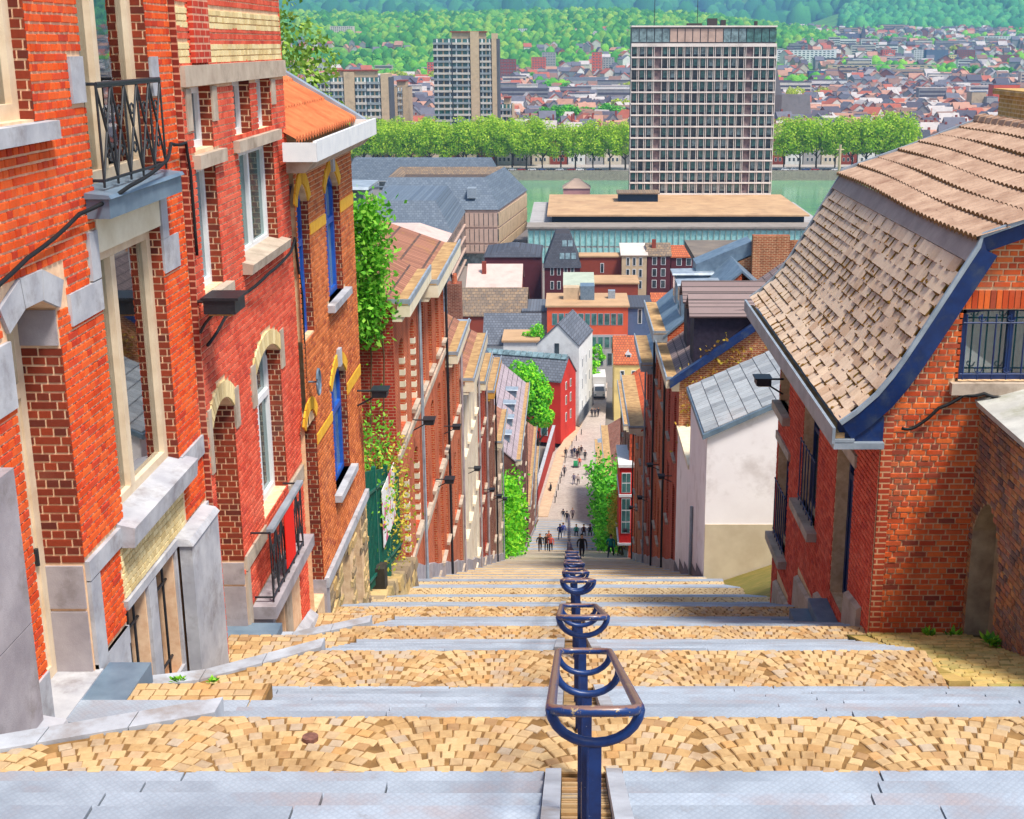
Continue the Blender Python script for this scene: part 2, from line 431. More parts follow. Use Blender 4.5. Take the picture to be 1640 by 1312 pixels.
M['glass_pale'] = glassmat('pale_glass', (0.10, 0.15, 0.16), 0.08)
M['clear'] = clearglass('clear_glass')
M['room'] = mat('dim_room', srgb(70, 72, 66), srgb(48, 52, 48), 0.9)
M['curtain'] = mat('curtain', srgb(206, 196, 168), srgb(180, 172, 146), 0.9, 8)
M['plaster'] = mat('white_render', srgb(246, 240, 240), srgb(236, 228, 228), 0.85, 0.8, 60, 0.1, grime=srgb(196, 184, 180), gs=.7)
M['asphalt'] = mat('asphalt', srgb(112, 110, 112), srgb(92, 90, 94), 0.9, 2, 200, 0.3)
def tread_mat():
    k = NT('tread_stone')
    sp = k.n('ShaderNodeSeparateXYZ', n0=k.P())
    a = k.math('SINE', k.math('MULTIPLY', k.math('ADD', sp.outputs[0], sp.outputs[1]), 120.0))
    b = k.math('SINE', k.math('MULTIPLY', k.math('SUBTRACT', sp.outputs[0], sp.outputs[1]), 120.0))
    h = k.math('MAXIMUM', a, b)
    col = k.mix(k.maprange(k.noise(1.6, 6, .65), .35, .68), srgb(166, 176, 187), srgb(132, 140, 151))
    hs = k.n('ShaderNodeHueSaturation', i_Color=col); k.set(hs.inputs['Value'], k.maprange(k.rnd(), 0, 1, .82, 1.08))
    col = k.mix(k.maprange(k.noise(.8, 5, .7), .52, .7, 0, .55), hs.outputs[0], srgb(176, 156, 150))
    col = k.mix(k.math('MULTIPLY', k.maprange(h, .2, .95), .2), col, srgb(118, 122, 132))
    col = k.mix(k.maprange(k.noise(5, 6, .75), .6, .74, 0, .5), col, srgb(120, 112, 108)); col = k.mix(k.maprange(k.noise(38, 3, .7), .7, .76, 0, .6), col, srgb(92, 84, 78))
    k.bump(k.math('ADD', k.math('MULTIPLY', h, -.5), k.noise(60, 3)), .3, .004)
    return k.fin(col, .6, .4)
M['tread'] = tread_mat()
M['kerb'] = mat('kerb_stone', srgb(182, 186, 192), srgb(150, 152, 158), .7, 3, 90, .3, grime=srgb(140, 124, 110), gs=1.5)
M['cobble'] = brick_piece('cobble_stone', [(0, srgb(180, 144, 96)), (.2, srgb(198, 166, 118)), (.45, srgb(206, 176, 128)), (.65, srgb(188, 160, 120)), (.8, srgb(182, 166, 144)), (.92, srgb(200, 156, 100)), (1, srgb(164, 130, 92))], grime=srgb(138, 104, 64), g0=.52, rough=.8)
M['cobble_moss'] = brick_piece('mossy_sett', [(0, srgb(176, 148, 84)), (.4, srgb(216, 182, 112)), (.7, srgb(196, 174, 112)), (1, srgb(150, 138, 76))], grime=srgb(140, 138, 50), g0=.5)
M['joint'] = mat('sand_joint', srgb(150, 114, 68), srgb(108, 80, 48), 1.0, 5, 150, .4)
M['joint_moss'] = mat('mossy_joint', srgb(110, 104, 40), srgb(84, 76, 36), 1.0, 5, 150, .4)
# ---------------------------------------------------------------- the slope of the street: flights (F) and cobbled landings (L)
SEG = [('L', -3, -1.66, 1.3, -1.70), ('F', 1.3, -1.70, 3.9, -3.1), ('L', 3.9, -3.1, 4.6, -3.36), ('F', 4.6, -3.36, 7.6, -4.575), ('L', 7.6, -4.575, 8.41, -4.615),
       ('F', 8.41, -4.615, 11.6, -6.05), ('L', 11.6, -6.05, 12.5, -6.09), ('F', 12.5, -6.09, 15.9, -7.60), ('L', 15.9, -7.60, 16.4, -7.63),
       ('F', 16.4, -7.63, 20.2, -9.24), ('L', 20.2, -9.24, 20.69, -9.265), ('F', 20.69, -9.265, 24.4, -10.84), ('L', 24.4, -10.84, 24.72, -10.86),
       ('F', 24.72, -10.86, 28.2, -12.34), ('L', 28.2, -12.34, 28.68, -12.37), ('F', 28.68, -12.37, 32.0, -13.72), ('L', 32.0, -13.72, 32.5, -13.76)]
MEAN = [(32.5, -13.76), (38, -16.0), (48.5, -20.15), (55, -22.7), (73, -29.75), (84, -33.95), (100, -40.1), (118, -47.0), (175, -65.0), (400, -65.0)]
y = 32.5
while y < 174:
    ye = min(y + 4.1, 175.0); yf = y + (ye - y) * .683; z0 = interp(MEAN, y); z2 = interp(MEAN, ye); z1 = z2 + .3 * (ye - yf)
    SEG.append(('F', y, z0, yf, z1)); SEG.append(('L', yf, z1, ye, z2)); y = ye
SEG = [s for s in SEG if s[3] - s[1] > .01]
PROFILE = [(SEG[0][1], SEG[0][2])] + [(s[3], s[4]) for s in SEG] + [(400, -65.0)]
def ground(Y): return interp(PROFILE, Y)
def XR(Y): return 4.6 if Y < 11.7 else (3.72 if Y < 15.95 else 4.12)
XL = -4.16
POCKET = {5: (-2.56, 7.75, 8.45, -5.27, 10.2), 7: (-2.62, 11.35, 12.55, -6.98, 14.75), 9: (-2.75, 15.6, 16.5, -8.62, 19.0)}   # flight -> inner X, kerb Y at wall, kerb Y inside, level, end of pocket
def kerb_y(pk, X): return lerp(pk[1], pk[2], (X - XL) / (pk[0] - XL))
stairs = MB()
for si, s in enumerate(SEG):      # the mass under the steps
    xr = XR((s[1] + s[3]) / 2); dz = .014 if s[0] == 'L' else .34; x0 = XL - .3
    pk = POCKET.get(si); pl = POCKET.get(si + 1)
    if s[0] == 'F' and pk: ring = [(pk[0] + .03, s[1]), (xr, s[1]), (xr, s[3]), (pk[0] + .03, s[3])]
    elif s[0] == 'L' and pl:
        if pl[1] > s[1]: ring = [(XL, s[1]), (xr, s[1]), (xr, s[3]), (pl[0], s[3]), (XL, pl[1])]
        else: ring = [(lerp(XL, pl[0], (s[1] - pl[1]) / (pl[2] - pl[1])), s[1]), (xr, s[1]), (xr, s[3]), (pl[0], s[3])]
    else: ring = [(x0, s[1]), (xr, s[1]), (xr, s[3]), (x0, s[3])]
    zt_ = lambda Y: lerp(s[2], s[4], (Y - s[1]) / (s[3] - s[1])) - dz
    top = [stairs.p(x, y, zt_(y)) for x, y in ring]; bot = [stairs.p(x, y, zt_(y) - 1.2) for x, y in ring]; n = len(ring)
    stairs.f.append(top); stairs.mi.append(0)
    for i in range(n): stairs.f.append([bot[i], bot[(i + 1) % n], top[(i + 1) % n], top[i]]); stairs.mi.append(0)
ST = stairs.build('staircase', M['joint'], None, kind='structure')
slabmesh = {}
far_steps = MB(); far_cob = MB()
def cobbles(x0, x1, y0, z0, y1, z1, sink, size=.1, period=1.1, single=0, mt=None, straight=False, inside=None):
    """setts laid in segmental arcs (or in straight rows), each stone a worn, slightly tilted block"""
    out = []
    if straight:
        for j in range(int((y1 - y0) / (size * .9)) + 1):
            x = x0 - R.uniform(0, size)
            while x < x1:
                l = size * R.uniform(.85, 1.45); out.append((x + l / 2, y0 + (j + .5) * size * .9, l * .475, size * .43, R.uniform(-.04, .04))); x += l
    else:
        A0 = math.radians(29); rho = period / 2 / math.sin(A0); n = int(rho * 2 * A0 / size)
        for b in range(int((x0 + 20) / period) - 1, int((x1 + 20) / period) + 2):
            xc = -20 + b * period + period / 2
            for k in range(int((y1 - y0 + rho) / size) + 3):
                yk = y0 - rho - .05 + k * size
                for i in range(n):
                    t = -A0 + 2 * A0 * (i + .5 + (.5 if k % 2 else 0) * .9) / n + R.uniform(-.012, .012)
                    if t > A0: continue
                    out.append((xc + rho * math.sin(t), yk + rho * math.cos(t) + R.uniform(-.006, .006), size * .485 * R.uniform(.9, 1.04), size * .485 * math.cos(t) * R.uniform(.92, 1.06), -t + R.uniform(-.07, .07)))
    keep = []
    for q in out:
        e = q[2] * abs(math.cos(q[4])) + q[3] * abs(math.sin(q[4])); g_ = q[3] * abs(math.cos(q[4])) + q[2] * abs(math.sin(q[4]))
        if not (x0 - .03 < q[0] < x1 + .03 and y0 - .042 < q[1] < y1 + .042): continue
        if inside and not inside(q[0], q[1]): continue
        keep.append((q[0], q[1], q[2], q[3], q[4]))
    keep.sort(key=lambda q: (q[1] + abs(q[0] - .2) * .02))
    for n, (sx, yy, hs, ht, rot) in enumerate(keep):
        zz = lerp(z0, z1, (yy - y0) / max(1e-6, y1 - y0)) - .007 + R.uniform(-.004, .003)
        c, s_ = math.cos(rot), math.sin(rot); tx, ty = R.uniform(-.03, .03), R.uniform(-.03, .03); ring = []
        for (a, b) in ((-1, -1), (1, -1), (1, 1), (-1, 1)):
            a2 = a * hs * R.uniform(.9, 1.03); b2 = b * ht * R.uniform(.9, 1.03); ring.append((a2 * c - b2 * s_, a2 * s_ + b2 * c))
        cl = lambda p: (min(max(p[0], x0), x1), min(max(p[1], y0 + .002), y1 - .002), p[2])
        low = [cl((sx + a, yy + b, zz - .05)) for a, b in ring]
        mid = [cl((sx + a * .99, yy + b * .99, zz + a * tx + b * ty)) for a, b in ring]
        top = [cl((sx + a * .84, yy + b * .84, zz + .006 + a * tx + b * ty)) for a, b in ring]
        tgt = MB() if n < single else sink
        i = [tgt.p(*q) for q in low + mid + top]
        for f in [(8, 9, 10, 11)] + [(k, (k + 1) % 4, 4 + (k + 1) % 4, 4 + k) for k in range(4)] + [(4 + k, 4 + (k + 1) % 4, 8 + (k + 1) % 4, 8 + k) for k in range(4)]:
            tgt.f.append([i[q] for q in f]); tgt.mi.append(0)
        if n < single: tgt.build('cobble', mt or M['cobble'], ST)
near_cob = MB(); moss_cob = MB()
for si, s in enumerate(SEG):
    typ, Ya, Za, Yb, Zb = s; xr = XR((Ya + Yb) / 2)
    if typ == 'F':
        n = max(2, round((Za - Zb) / .16)); run = (Yb - Ya) / n; rise = (Za - Zb) / n
        pk = POCKET.get(si)
        for k in range(n):
            y0 = Ya + k * run; y1 = y0 + run + .03; z = Za - (k + 1) * rise
            xl = XL
            if pk and z > pk[3] + .02: xl = pk[0]
            if Ya > 60: far_steps.box(xl, xr, y0, y1, z - .3, z); continue
            if Ya > 24:
                mb = MB(); mb.box(xl, xr, y0, y1, z - .3, z); mb.build('step', M['tread'], ST); continue
            parts = [(xl, -.15), (.35, xr)]
            for a, b in parts:
                x = a
                while x < b - .01:
                    e = x + R.uniform(1.1, 2.0)
                    if b - e < .7: e = b
                    d = .004; zz = z + R.uniform(-.004, .003)
                    mb = MB(); q = .012
                    P = [(x + d, y0, zz - .3), (e - d, y0, zz - .3), (e - d, y1, zz - .3), (x + d, y1, zz - .3)]
                    mb.hexa([(x + d, y0, zz - .3), (e - d, y0, zz - .3), (e - d, y1, zz - .3), (x + d, y1, zz - .3), (x + d + .003, y0 + .003, zz), (e - d - .003, y0 + .003, zz), (e - d - .003, y1 - q, zz), (x + d + .003, y1 - q, zz)])
                    mb.build('step_slab', M['tread'], ST)
                    x = e
        if Ya < 24:       # gutter of thin bricks between two stone strings, where the posts stand
            for a, b in ((-.146, -.045), (.245, .346)):
                mb = MB(); mb.hexa([(a, Ya, Za - .3), (b, Ya, Za - .3), (b, Yb, Zb - .3), (a, Yb, Zb - .3), (a, Ya, Za + .03), (b, Ya, Za + .03), (b, Yb, Zb + .03), (a, Yb, Zb + .03)])
                mb.build('string_stone', M['kerb'], ST)
            m = int((Yb - Ya) / .075)
            for q in range(m):
                a = Ya + (Yb - Ya) * q / m; b = Ya + (Yb - Ya) * (q + .82) / m; zc = lerp(Za, Zb, (q + .4) / m) - .03 + R.uniform(-.012, .012)
                for x0, x1 in ((-.04, .1 + R.uniform(-.03, .03)),):
                    near_cob.hexa([(x0, a, zc - .1), (x1, a, zc - .1), (x1, b, zc - .14), (x0, b, zc - .14), (x0, a, zc), (x1, a, zc), (x1, b, zc - .03), (x0, b, zc - .03)])
                    near_cob.hexa([(x1 + .01, a, zc - .1), (.24, a, zc - .1), (.24, b, zc - .14), (x1 + .01, b, zc - .14), (x1 + .01, a, zc - .004), (.24, a, zc - .004), (.24, b, zc - .034), (x1 + .01, b, zc - .034)])
        if pk:
            xi, k0, k1, pz, pe = pk
            ztop = Za
            m = 3
            for q in range(m):
                a, b = q / m, (q + 1) / m - .005
                xa, xb = lerp(XL, xi + .04, a), lerp(XL, xi + .04, b); ya, yb = lerp(k0, k1, a), lerp(k0, k1, b); za, zb = ground(min(ya, Ya)), ground(min(yb, Ya))
                mb = MB(); t = .24
                mb.hexa([(xa, ya, pz - .3), (xb, yb, pz - .3), (xb, yb + t, pz - .3), (xa, ya + t, pz - .3), (xa, ya, za + .012), (xb, yb, zb + .012), (xb, yb + t, zb + .006), (xa, ya + t, za + .006)])
                mb.build('kerb_stone', M['kerb'], ST)
            pb = MB(); pb.box(XL, xi + .02, k0 + .1, pe, pz - .4, pz - .016); pb.build('door_landing', M['joint'], ST)
            cobbles(XL + .02, xi, k0 + .3, pz, pe, pz, moss_cob, .125, straight=True, inside=lambda X, Y, pk=pk: Y > kerb_y(pk, X) + .2)
            # wall between pocket and flight
    else:
        pk = POCKET.get(si + 1)
        mb = near_cob if Ya < 24 else far_cob
        x0 = XL + .02
        if Ya < 52:
            y_end = Yb - .22 if Ya > 31 else Yb; ze = lerp(Za, Zb, (y_end - Ya) / (Yb - Ya))
            cobbles(x0, xr, Ya, Za, y_end, ze, mb, single=150 if si in (4, 6) and Ya < 13 else 0, inside=(lambda X, Y, pk=pk: X > pk[0] or Y < kerb_y(pk, X) - .03) if pk else None)
        else:
            y_end = Yb - .22; ze = lerp(Za, Zb, (y_end - Ya) / (Yb - Ya))
            far_cob.hexa([(x0, Ya, Za - .4), (xr, Ya, Za - .4), (xr, y_end, ze - .4), (x0, y_end, ze - .4), (x0, Ya, Za), (xr, Ya, Za), (xr, y_end, ze), (x0, y_end, ze)])
        if Ya > 31: far_steps.hexa([(x0, y_end, ze - .4), (xr, y_end, ze - .4), (xr, Yb, Zb - .4), (x0, Yb, Zb - .4), (x0, y_end, ze + .004), (xr, y_end, ze + .004), (xr, Yb, Zb + .004), (x0, Yb, Zb + .004)])
if near_cob.f: near_cob.build('cobbles', M['cobble'], ST, kind='stuff')
far_cob.build('far_cobbles', mat('far_cobble', srgb(204, 178, 136), srgb(178, 150, 110), .85, 2.0), ST, kind='stuff')
moss_cob.build('setts', M['cobble'], ST, kind='stuff')
far_steps.build('far_steps', M['tread'], ST, kind='stuff')
# side alley on the right, paved with mossy setts, running up to the brick gable
al = MB(); al.hexa([(3.72, 11.5, -7.4), (9, 11.5, -7.4), (9, 16.4, -8.6), (3.72, 16.4, -8.6), (3.72, 11.5, -6.09), (9, 11.5, -6.09), (9, 16.4, -7.72), (3.72, 16.4, -7.72)])
AL = al.build('side_alley', M['joint_moss'], None, kind='structure')
mc = MB(); cobbles(3.98, 5.3, 11.6, -6.05, 16.1, -7.6, mc, .15, straight=True); mc.build('setts', M['cobble_moss'], AL, kind='stuff')
for q in range(7):
    a, b = q / 7, (q + 1) / 7 - .006; ya, yb = lerp(11.65, 15.95, a), lerp(11.65, 15.95, b); za, zb = lerp(-6.03, -7.58, a), lerp(-6.03, -7.58, b)
    mb = MB(); mb.hexa([(3.73, ya, za - .5), (3.94, ya, za - .5), (3.94, yb, zb - .5), (3.73, yb, zb - .5), (3.73, ya, za + .02), (3.94, ya, za + .02), (3.94, yb, zb + .02), (3.73, yb, zb + .02)]); mb.build('kerb_stone', M['cobble_moss'], AL)
# pavement edge on the left behind the pockets is the house wall itself
# ---------------------------------------------------------------- terrain: one sheet to the horizon
def smooth(t): t = max(0, min(1, t)); return t * t * (3 - 2 * t)
def hills(X, Y):
    h = -66.0 + 100 * smooth((Y - 1200) / 3000)                   # the town climbs gently away from the river
    rx = interp([(-3000, 1.0), (180, 1.0), (330, .86), (470, .45), (600, .12), (720, 0)], X)
    h += 46 * rx * smooth((Y - 1850) / 1000) * (0.93 + .07 * math.sin(X * .006 + 1))      # wooded ridge left and middle
    rx = interp([(800, 0), (1050, .35), (1400, .85), (2000, 1), (6000, 1)], X)
    h += 230 * rx * smooth((Y - 3900) / 1300)                     # hill on the right, farther off
    h += (330 + 40 * math.sin(X * .0012) + 25 * math.sin(X * .0031 + 2)) * smooth((Y - 5800) / 2600)     # far blue range
    return h
def terrain(X, Y):
    if Y < 176: return ground(max(Y, -3)) - 1.0
    if 486 < Y < 690: return -72.0
    if Y > 1300: return hills(X, Y)
    return -66.0
ys = [-40, -3] + [4 * i for i in range(44)] + [176, 200, 240, 300, 380, 485, 486.5, 560, 640, 689, 690.5, 760, 900, 1100, 1300] + [1300 + 120 * i for i in range(1, 75)]
xs = [-7000, -4500, -3000] + [-2400 + 120 * i for i in range(41)] + [3000, 4500, 7000]
tm = MB(); idx = [[tm.p(x, y, terrain(x, y)) for x in xs] for y in ys]
for j in range(len(ys) - 1):
    for i in range(len(xs) - 1):
        tm.f.append([idx[j][i], idx[j][i + 1], idx[j + 1][i + 1], idx[j + 1][i]]); tm.mi.append(0)
def terrain_mat():
    k = NT('terrain_ground')
    n = k.noise(.012, 6, .6)
    sp = k.n('ShaderNodeSeparateXYZ', n0=k.P())
    green = k.mix(k.maprange(k.noise(.03, 8, .75), .35, .65), srgb(60, 110, 40), srgb(110, 160, 50))
    town = k.mix(k.maprange(n, .4, .6), srgb(140, 128, 120), srgb(112, 110, 104))
    col = k.mix(k.maprange(sp.outputs[1], 1700, 2000), town, green)
    return k.fin(col, .95, .1)
tm.build('ground', terrain_mat(), None, smooth=True, kind='structure')
def water_mat():
    k = NT('river_water')
    k.bump(k.noise(.35, 5, .6), .35, .5)
    k.bump(k.noise(.5, 5, .65), .25, .25)
    return k.fin(k.mix(k.maprange(k.noise(.02, 4), .4, .6), srgb(112, 170, 118), srgb(92, 150, 116)), .12, .5)
wm = MB(); wm.quad((-2500, 486, -68.6), (2500, 486, -68.6), (2500, 691, -68.6), (-2500, 691, -68.6)); wm.build('river', water_mat(), None, kind='structure')
# street at the foot of the stairs
M['setts_far'] = brick_tex('street_setts', srgb(196, 178, 162), srgb(170, 152, 140), srgb(140, 124, 112), .3, .3, .02)
def flat_setts():
    k = NT('street_paving')
    bt = k.n('ShaderNodeTexBrick', i_Vector=k.P(), i_Color1=v4(srgb(198, 184, 170)), i_Color2=v4(srgb(176, 160, 150)), i_Mortar=v4(srgb(138, 124, 114)), i_Scale=1.0)
    bt.inputs['Mortar Size'].default_value = .012; bt.inputs['Brick Width'].default_value = .32; bt.inputs['Row Height'].default_value = .18
    return k.fin(k.mix(k.maprange(k.noise(.35, 6, .7), .4, .7, 0, .5), bt.outputs[0], srgb(150, 136, 124)), .85, .2)
M['street'] = flat_setts()
sm = MB(); sm.poly([(-5.5, 174.8, -65.03), (4.6, 174.8, -65.03), (6.2, 215, -65.03), (8.2, 262, -65.03), (4.6, 262, -65.03), (1.6, 222, -65.03), (-1.2, 211, -65.03), (-4.5, 200, -65.03)]); sm.build('street', M['street'], None, kind='structure')
km = MB()
for a, b in (((-2.9, 176), (-.4, 206)), ((-.4, 206), (2.3, 222)), ((2.3, 222), (5.3, 250))):
    km.hexa([(a[0] - 1.6, a[1], -65.6), (a[0], a[1], -65.6), (b[0], b[1], -65.6), (b[0] - 1.6, b[1], -65.6), (a[0] - 1.6, a[1], -64.9), (a[0], a[1], -64.9), (b[0], b[1], -64.9), (b[0] - 1.6, b[1], -64.9)])
km.build('pavement', mat('pavement_slabs', srgb(206, 178, 146), srgb(186, 156, 128), .9, 1.5), None, kind='structure')
def project(X, Y, Z):
    d = PC * Y - PS * Z; up = PS * Y + PC * Z
    return (CXP + FPX * X / d, CYP - FPX * up / d)
def view_key(T):
    def f(r):
        q = T((r[0] + r[1]) / 2, (r[2] + r[3]) / 2, 0); x, y = project(*q)
        inside = 5 < x < 1635 and 5 < y < 1307
        small = 4 if (r[1] - r[0]) < .06 else 0
        return (0 if inside else 500) + q[1] + small
    return f
def jamb_bricks(root, T, op, depth, mt, v0=None, v1=None, side='r', ch=.075):
    """brick courses on the jamb that faces up the street"""
    u = op[1] if side == 'r' else op[0]
    if side == 'r': TJ = lambda a, v, w: T(u - w, v, a)
    else: TJ = lambda a, v, w: T(u + w, v, a)
    rects = bond(-depth, 0.0, v0 if v0 is not None else op[2], v1 if v1 is not None else op[3], [], ch, .22, .011, off=.03)
    lay_bricks(root, TJ, rects, mt, 0, bulk='jamb_brickwork', w0=-.004, dw=.012)
def iron_rail(root, T, u0, u1, v0, v1, w, pats, mt, name='balcony_railing', r=.011):
    mb = MB(T)
    def bar(a, b, rr=r):
        d = Vector(b) - Vector(a)
        mb2 = MB(); mb2.tube([a, b], rr, 6)
        base = len(mb.v)
        for q in mb2.v: mb.v.append(T(*q))
        for f in mb2.f: mb.f.append([i + base for i in f]); mb.mi.append(0)
    for v in (v0 + .06, v1 - .02): bar((u0, v, w), (u1, v, w), r * 1.3)
    bar((u0, v1, w), (u1, v1, w), r * 1.6)
    for x in (u0, u1):
        for v in (v0 + .06, v1): bar((x, v, w), (x, v, 0), r * 1.3)
    n = pats
    for i in range(n + 1):
        x = lerp(u0, u1, i / n)
        bar((x, v0, w), (x, v1, w)); 
        if i < n:
            x2 = lerp(u0, u1, (i + 1) / n); xm = (x + x2) / 2; q = (v0 + .06 + v1) / 2; a, b = v0 + .06, v1 - .02
            bar((x, a, w), (xm, q, w)); bar((xm, q, w), (x2, a, w)); bar((x, b, w), (xm, q, w)); bar((xm, q, w), (x2, b, w))
            for vv in (lerp(a, b, .28), lerp(a, b, .72)):
                for t in range(8):
                    A = 2 * math.pi * t / 8; B = 2 * math.pi * (t + 1) / 8; rr = .045
                    bar((xm + rr * math.cos(A), vv + rr * math.sin(A), w), (xm + rr * math.cos(B), vv + rr * math.sin(B), w), r * .8)
    return mb.build(name, mt, root)
def cable(name, label, pts, r=.014, mt=None, n=6):
    P = [Vector(p) for p in pts]; out = []
    for i in range(len(P) - 1):
        a, b = P[i], P[i + 1]
        for t in range(4): out.append(a.lerp(b, t / 4) + Vector((0, 0, -.02 * math.sin(math.pi * t / 4))))
    out.append(P[-1])
    mb = MB(); mb.tube(out, r, n); return tag(mb.build(name, mt or M['cable'], None, smooth=True), label, 'cable')
# ================================================================ first house on the left: orange brick
X1 = -4.1; T = FL(X1)
H1 = thing('brick_house', 'bright orange brick house with iron balcony and pale wooden windows beside the steps', 'house', (X1, 11, -6.2))
door = (9.40, 10.36, -5.26, -2.05, .14); w1 = (11.37, 13.17, -4.22, -1.76); bd = (11.43, 13.24, -1.22, 1.9); wa = (8.3, 10.31, -.56, 1.9)
c1 = (11.22, 11.78, -6.35, -5.08); c2 = (12.06, 12.7, -6.5, -5.08)
ops = [door, w1, bd, wa, c1, c2]
wall = MB(T); panel(wall, 7.0, 14.03, -7.6, 2.6, ops, -.012)
for o, d in ((door, .36), (w1, .15), (bd, .17), (wa, .15), (c1, .3), (c2, .3)): reveal(wall, o, d, -.012)
wall.quad((14.03, -7.6, 0), (14.03, 2.6, 0), (14.03, 2.6, -6), (14.03, -7.6, -6)); wall.quad((7, 2.6, 0), (14.03, 2.6, 0), (14.03, 2.6, -6), (7, 2.6, -6))
wall.build('wall', M['mortar'], H1)
st = M['stone']
# stone pieces: (u0,u1,v0,v1,proud)
trims = [(10.38, 11.33, -4.42, -4.24, .03), (13.19, 14.02, -4.42, -4.2, .03), (10.38, 10.62, -5.3, -4.43, .025), (10.38, 11.18, -5.75, -5.2, .02),
         (10.64, 11.2, -5.38, -5.2, .022), (11.2, 13.3, -5.06, -4.97, .03), (11.8, 12.04, -6.5, -5.07, .025), (12.72, 12.78, -6.6, -5.07, .02),
         (10.6, 11.36, -2.25, -1.98, .02), (11.15, 11.36, -1.97, -1.55, .022), (13.19, 13.4, -1.9, -1.5, .022), (13.19, 13.72, -2.25, -1.9, .02),
         (11.1, 11.41, -.48, -.1, .022), (13.26, 13.5, -.5, -.12, .022), (13.3, 14.02, -5.1, -4.98, .03), (11.2, 12.75, -6.85, -6.36, .025)]
for a, b, c, d, w in trims: slab(H1, T, 'stone_block', st, a + .002, b - .002, c + .002, d - .002, -.01, w)
slab(H1, T, 'lintel_panel', M['cream'], w1[0], w1[1], -1.76, -1.46, -.01, .012)
slab(H1, T, 'plinth', M['stone_dark'], 10.37, 11.2, -7.2, -5.76, -.01, .03)
slab(H1, T, 'plinth', M['stone_dark'], 11.2, 14.02, -7.4, -6.86, -.01, .04)
slab(H1, T, 'plinth', M['stone'], 13.28, 14.02, -7.2, -5.11, -.01, .02)
mb = MB(T); mb.box(12.8, 13.85, -7.2, -5.05, .04, .17); mb.hexa([(12.78, -5.05, .0), (13.87, -5.05, .0), (13.87, -5.05, .19), (12.78, -5.05, .19), (12.8, -4.96, .0), (13.85, -4.96, .0), (13.85, -4.99, .15), (12.8, -4.99, .15)]); mb.build('buttress', M['stone'], H1)
# sill under the big window, deep and sloping
mb = MB(T); mb.hexa([(11.2, -4.44, -.2), (13.3, -4.44, -.2), (13.3, -4.44, .14), (11.2, -4.44, .14), (11.2, -4.16, -.22), (13.3, -4.16, -.22), (13.3, -4.25, .16), (11.2, -4.25, .16)]); mb.build('window_sill', st, H1)
mb = MB(T); mb.box(8.2, 10.55, -.72, -.58, -.2, .1); mb.build('window_sill', M['stone'], H1)
mb = MB(T); mb.box(9.36, 10.4, -5.42, -5.245, -.34, .05); mb.build('door_step', M['stone'], H1)
mb = MB(T); mb.box(9.15, 10.55, -5.45, -5.26, .05, .42); mb.build('door_step', M['lead'], H1)
arch_stones(H1, T, (9.4, 10.36, -2.05, -2.05, .14), st, 3, .24, 'arch_stone', dw=.03, ext=.02)
slab(H1, T, 'stone_block', st, 8.75, 9.38, -2.6, -2.1, -.01, .022)
for v0, v1 in ((-4.66, -4.26), (-5.25, -4.68)):       # stone lower jamb of the door
    mb = MB(T); mb.box(10.365, 10.378, v0, v1, -.34, .0); 
    mb2 = MB(T); mb2.box(10.34, 10.362, v0 + .006, v1 - .006, -.34, -.02); mb2.build('jamb_stone', M['stone_dark'], H1)
mb2 = MB(T); mb2.box(10.34, 10.362, -2.35, -2.06, -.34, -.02); mb2.build('jamb_stone', M['stone_dark'], H1)
zones = ops + [(t[0], t[1], t[2], t[3]) for t in trims] + [(w1[0], w1[1], -1.78, -1.44), (11.2, 13.28, -4.97, -4.2), (8.2, 10.55, -.74, -.56), (9.3, 10.6, -2.1, -1.68), (8.75, 9.38, -2.6, -2.1), (11.2, 14.03, -7.6, -5.1), (10.37, 14, -7.6, -5.75), (11.5, 13.2, -1.48, -1.2), (7, 8.86, -7, -2.9)]
br = bond(7.0, 14.03, -6.2, .65, zones, .074, .215, .018)
lay_bricks(H1, T, br, M['b_orange'], 300, view_key(T))
cb = bond(11.22, 13.2, -4.96, -4.45, [], .063, .15, .008); lay_bricks(H1, T, cb, M['b_cream'], 0, name='cream_brick', bulk='cream_brickwork')
jamb_bricks(H1, T, door, .34, M['b_dark'], -4.24, -2.37); jamb_bricks(H1, T, w1, .14, M['b_dark']); jamb_bricks(H1, T, bd, .16, M['b_dark']); jamb_bricks(H1, T, wa, .14, M['b_dark'])
# stone-faced pier and ledge left of the door
slab(H1, T, 'pier_stone', M['stone_dark'], 7.0, 8.86, -5.2, -4.1, -.02, .16); slab(H1, T, 'pier_stone', M['stone_dark'], 7.0, 8.86, -4.09, -2.9, -.02, .16)
slab(H1, T, 'pier_stone', M['stone_dark'], 7.0, 8.9, -6.2, -5.0, .0, .3); mb = MB(T); mb.hexa([(7, -5.0, 0), (8.92, -5.0, 0), (8.92, -5.0, .33), (7, -5.0, .33), (7, -4.86, 0), (8.92, -4.86, 0), (8.92, -4.92, .31), (7, -4.92, .31)]); mb.build('pier_ledge', M['stone'], H1)
slab(H1, T, 'jamb_stone', M['stone'], 8.95, 9.38, -5.5, -4.75, -.01, .022)
